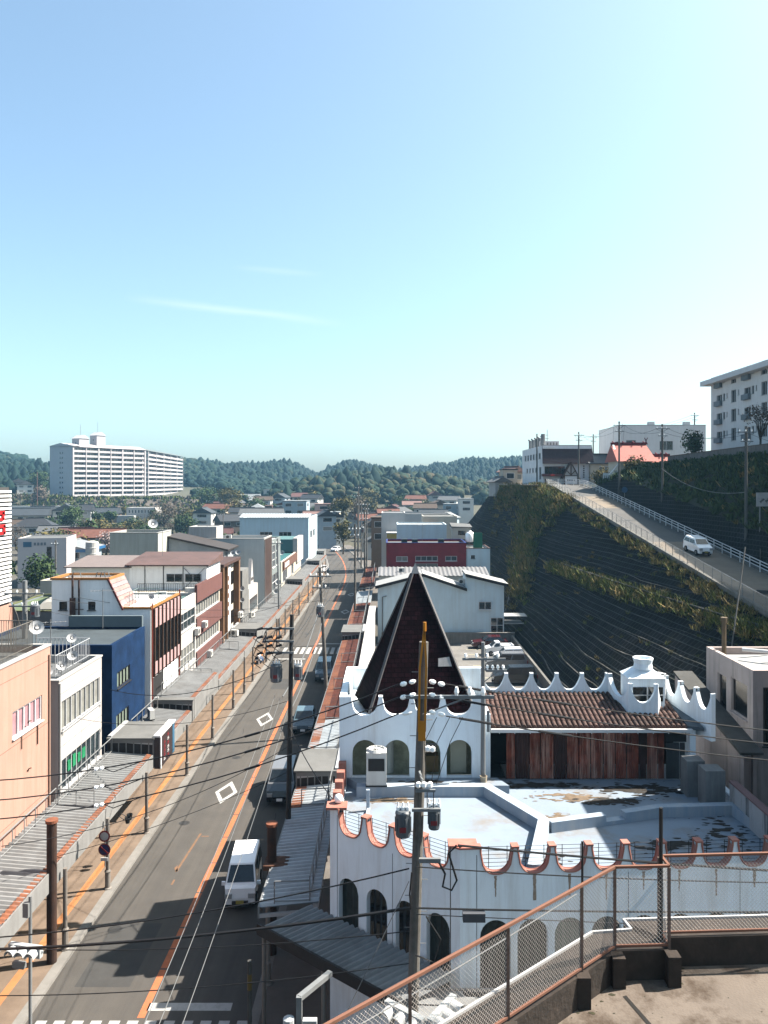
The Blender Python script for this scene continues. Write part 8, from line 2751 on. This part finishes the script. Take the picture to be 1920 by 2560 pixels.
# ================================================================== the roof below the camera, with its fence
RFL = M('weathered_roof_slab', (.30, .245, .20), .95, .14, 1.0, bump=.25, bscale=30, dirt=.95, dcol=(.10, .065, .04), dscale=1.3, dlo=.5, dhi=.66)
RFD = M('shade_dark_parapet', (.085, .062, .048), .95, .35, 2.5, bump=.5, bscale=14, dirt=.7, dcol=(.03, .025, .02), dscale=1.6)  # base colour darkened to carry the shade on the parapet's inner face
rt = T('rooftop', 'weathered brown concrete rooftop with a low shade-dark parapet in the bottom right corner', 'building', (3, 6, 0))
out = [(-2.0, 7.05), (2.86, 11.1), (3.44, 11.17), (3.40, 11.42), (12, 11.85), (12, -10), (-2.0, -10)]
inn = [(-2.0, 6.15), (3.02, 10.42), (3.72, 10.45), (3.74, 10.72), (12, 11.1), (12, -10), (-2.0, -10)]
m = MB(); m.prism(out, 0, 13.3); rt.part('wall', m, CONC)
m = MB(); m.prism(inn, 13.302, 13.36); rt.part('floor', m, RFL)
m = MB()
for k in range(4):
    a, b, c_, d_ = out[k], out[k + 1], inn[k + 1], inn[k]
    m.raw([(*a, 13.3), (*b, 13.3), (*c_, 13.3), (*d_, 13.3), (*a, 13.6), (*b, 13.6), (*c_, 13.76), (*d_, 13.76)], [(4, 5, 6, 7), (0, 1, 5, 4), (2, 3, 7, 6)])
rt.part('parapet', m, RFD)
m = MB()
for a, b in zip(out[:4], out[1:5]): m.bar((*a, 13.62), (*b, 13.62), .035, .035)
rt.part('white_edge', m, M('white_drip_edge', (.62, .62, .62), .6, .1))
m = MB()
m.face([(3.0, 10.1, 13.365), (3.05, 10.12, 13.365), (4.2, 6.0, 13.365), (4.12, 6.0, 13.365)])
m.face([(3.7, 8.3, 13.365), (3.7, 8.24, 13.365), (9, 8.6, 13.365), (9, 8.66, 13.365)])
rt.pieces('slab_joint', m, M('black_joint', (.02, .018, .015), .9, .2))
fd = Vector((3.0 + 2.2, 10.47 - 6.04, 0))


def fp(x): return 10.47 - (3.0 - x) * (10.47 - 7.42) / 3.6


for x, y in ((2.44, 9.93), (3.0, 10.33), (3.74, 10.36), (1.36, 8.98), (.2, 8.0)):
    m = MB(); m.cbox(x, y, 13.36, .17 if x > 2 else .2, .17, .40)
    rt.part('stub_block', m, RFD)
rgm = random.Random(31)
m = MB()
for i in range(170):      # moss and grit gathered along the foot of the parapet and in odd spots
    if i < 110:
        s_ = rgm.random(); k = rgm.choice([0, 0, 0, 2, 3]); a_, b_ = inn[k], inn[k + 1]
        if k == 3: b_ = (7.5, 10.9)
        x_, y_ = a_[0] + (b_[0] - a_[0]) * s_ + rgm.gauss(0, .05), a_[1] + (b_[1] - a_[1]) * s_ - abs(rgm.gauss(0, .09)) - .03
    else:
        x_, y_ = rgm.uniform(.5, 6), rgm.uniform(7.5, 10.2)
        if y_ > fp(x_) - .3 and x_ < 3.0: continue
    r_ = rgm.uniform(.008, .04) if i < 110 else rgm.uniform(.004, .014)
    m.face([(x_ + r_ * rgm.uniform(.5, 1.6) * math.cos(q * .785), y_ + r_ * rgm.uniform(.3, .9) * math.sin(q * .785), 13.3625 + i * .00002) for q in range(8)])
o_ = rt.part('moss_patches', m, M('moss_grit', (.07, .065, .03), .95, .5, 8)); o_['kind'] = 'stuff'
fe = T('chain_link_fence', 'rusty chain-link fence along the edge of the rooftop in the bottom right corner', 'fence', (2, 9, 13.8))
runs = [((-2.0, fp(-2.0)), (3.0, 10.47)), ((3.0, 10.47), (3.74, 10.5)), ((3.74, 10.5), (3.73, 10.78)), ((3.73, 10.78), (8.5, 11.02))]
ORR = M('orange_rust_rail', (.42, .19, .12), .85, .25, 6, dirt=.45, dcol=(.12, .06, .04), dscale=6)
PRU = M('flaking_post', (.30, .19, .15), .9, .4, 9, bump=.3, dirt=.5, dcol=(.40, .33, .27), dscale=14)
zb_, zt_ = 13.80, 14.86
for k, (a, b) in enumerate(runs):
    m = MB(); m.bar((*a, zt_), (*b, zt_), .036, .032); fe.part('top_rail', m, ORR)
    m = MB(); m.bar((*a, zb_), (*b, zb_), .03, .028); fe.part('bottom_rail', m, ORR)
for x, y in ((-.75, fp(-.75)), (.195, fp(.195)), (1.36, fp(1.36)), (2.44, fp(2.44)), (3.0, 10.47), (3.74, 10.5), (3.70, 10.78), (5.7, 10.88)):
    m = MB(); m.bar((x, y, 13.7), (x, y, zt_ - .02), .036, .036, (0, 1, 0)); fe.part('post', m, PRU)
m = MB()
pitch = .052
for a, b in runs:
    a, b = Vector((*a, 0)), Vector((*b, 0))
    L = (b - a).length
    u = (b - a).normalized()
    hgt = zt_ - zb_ - .04
    slope = hgt * .92
    i = -int(slope / pitch) - 1
    while i * pitch < L:
        for s in (1, -1):
            s0, s1 = i * pitch, i * pitch + slope
            z0, z1 = (zb_ + .02, zb_ + .02 + hgt) if s > 0 else (zb_ + .02 + hgt, zb_ + .02)
            c0, c1 = max(0, s0), min(L, s1)
            if c1 - c0 > .01:
                k0, k1 = (c0 - s0) / slope, (c1 - s0) / slope
                p, q = a + u * c0, a + u * c1
                m.tube([(p.x, p.y, z0 + (z1 - z0) * k0), (q.x, q.y, z0 + (z1 - z0) * k1)], .0020, 3, False)
        i += 1
fe.part('wire_mesh', m, M('fence_wire', (.7, .64, .58), .5, .15))
for (x, y, z1_, r, z0_), lb in (((2.47, 10.08, 15.38, .016, 14.0), 'thin dark rod tied to the sloping part of the mesh fence'), ((3.70, 10.70, 15.56, .027, 13.7), 'taller dark rod standing at the step of the mesh fence')):
    m = MB(); m.tube([(x, y, z0_), (x, y, z1_)], r, 8)
    solo('steel_rod', lb, 'rod', m, BLK, (x, y, z0_))
wire('thin pale cable stretched outside the mesh fence', (-.5, 8.9, 13.75), (2.75, 11.6, 13.9), .03, .009, CABLEL)

# ================================================================== air that fades the far hills
m = MB(); m.box(-800, -40, -1, 800, 1150, 66)
hz = m.build('haze', [bpy.data.materials.new('haze_air')])
hm = hz.data.materials[0]
hm.use_nodes = True
hm.node_tree.nodes.clear()
pv = hm.node_tree.nodes.new('ShaderNodeVolumePrincipled')
pv.inputs['Color'].default_value = (.32, .64, .95, 1)
pv.inputs['Density'].default_value = .00015
pv.inputs['Anisotropy'].default_value = .1
ho = hm.node_tree.nodes.new('ShaderNodeOutputMaterial')
hm.node_tree.links.new(pv.outputs[0], ho.inputs['Volume'])
hz['kind'] = 'stuff'
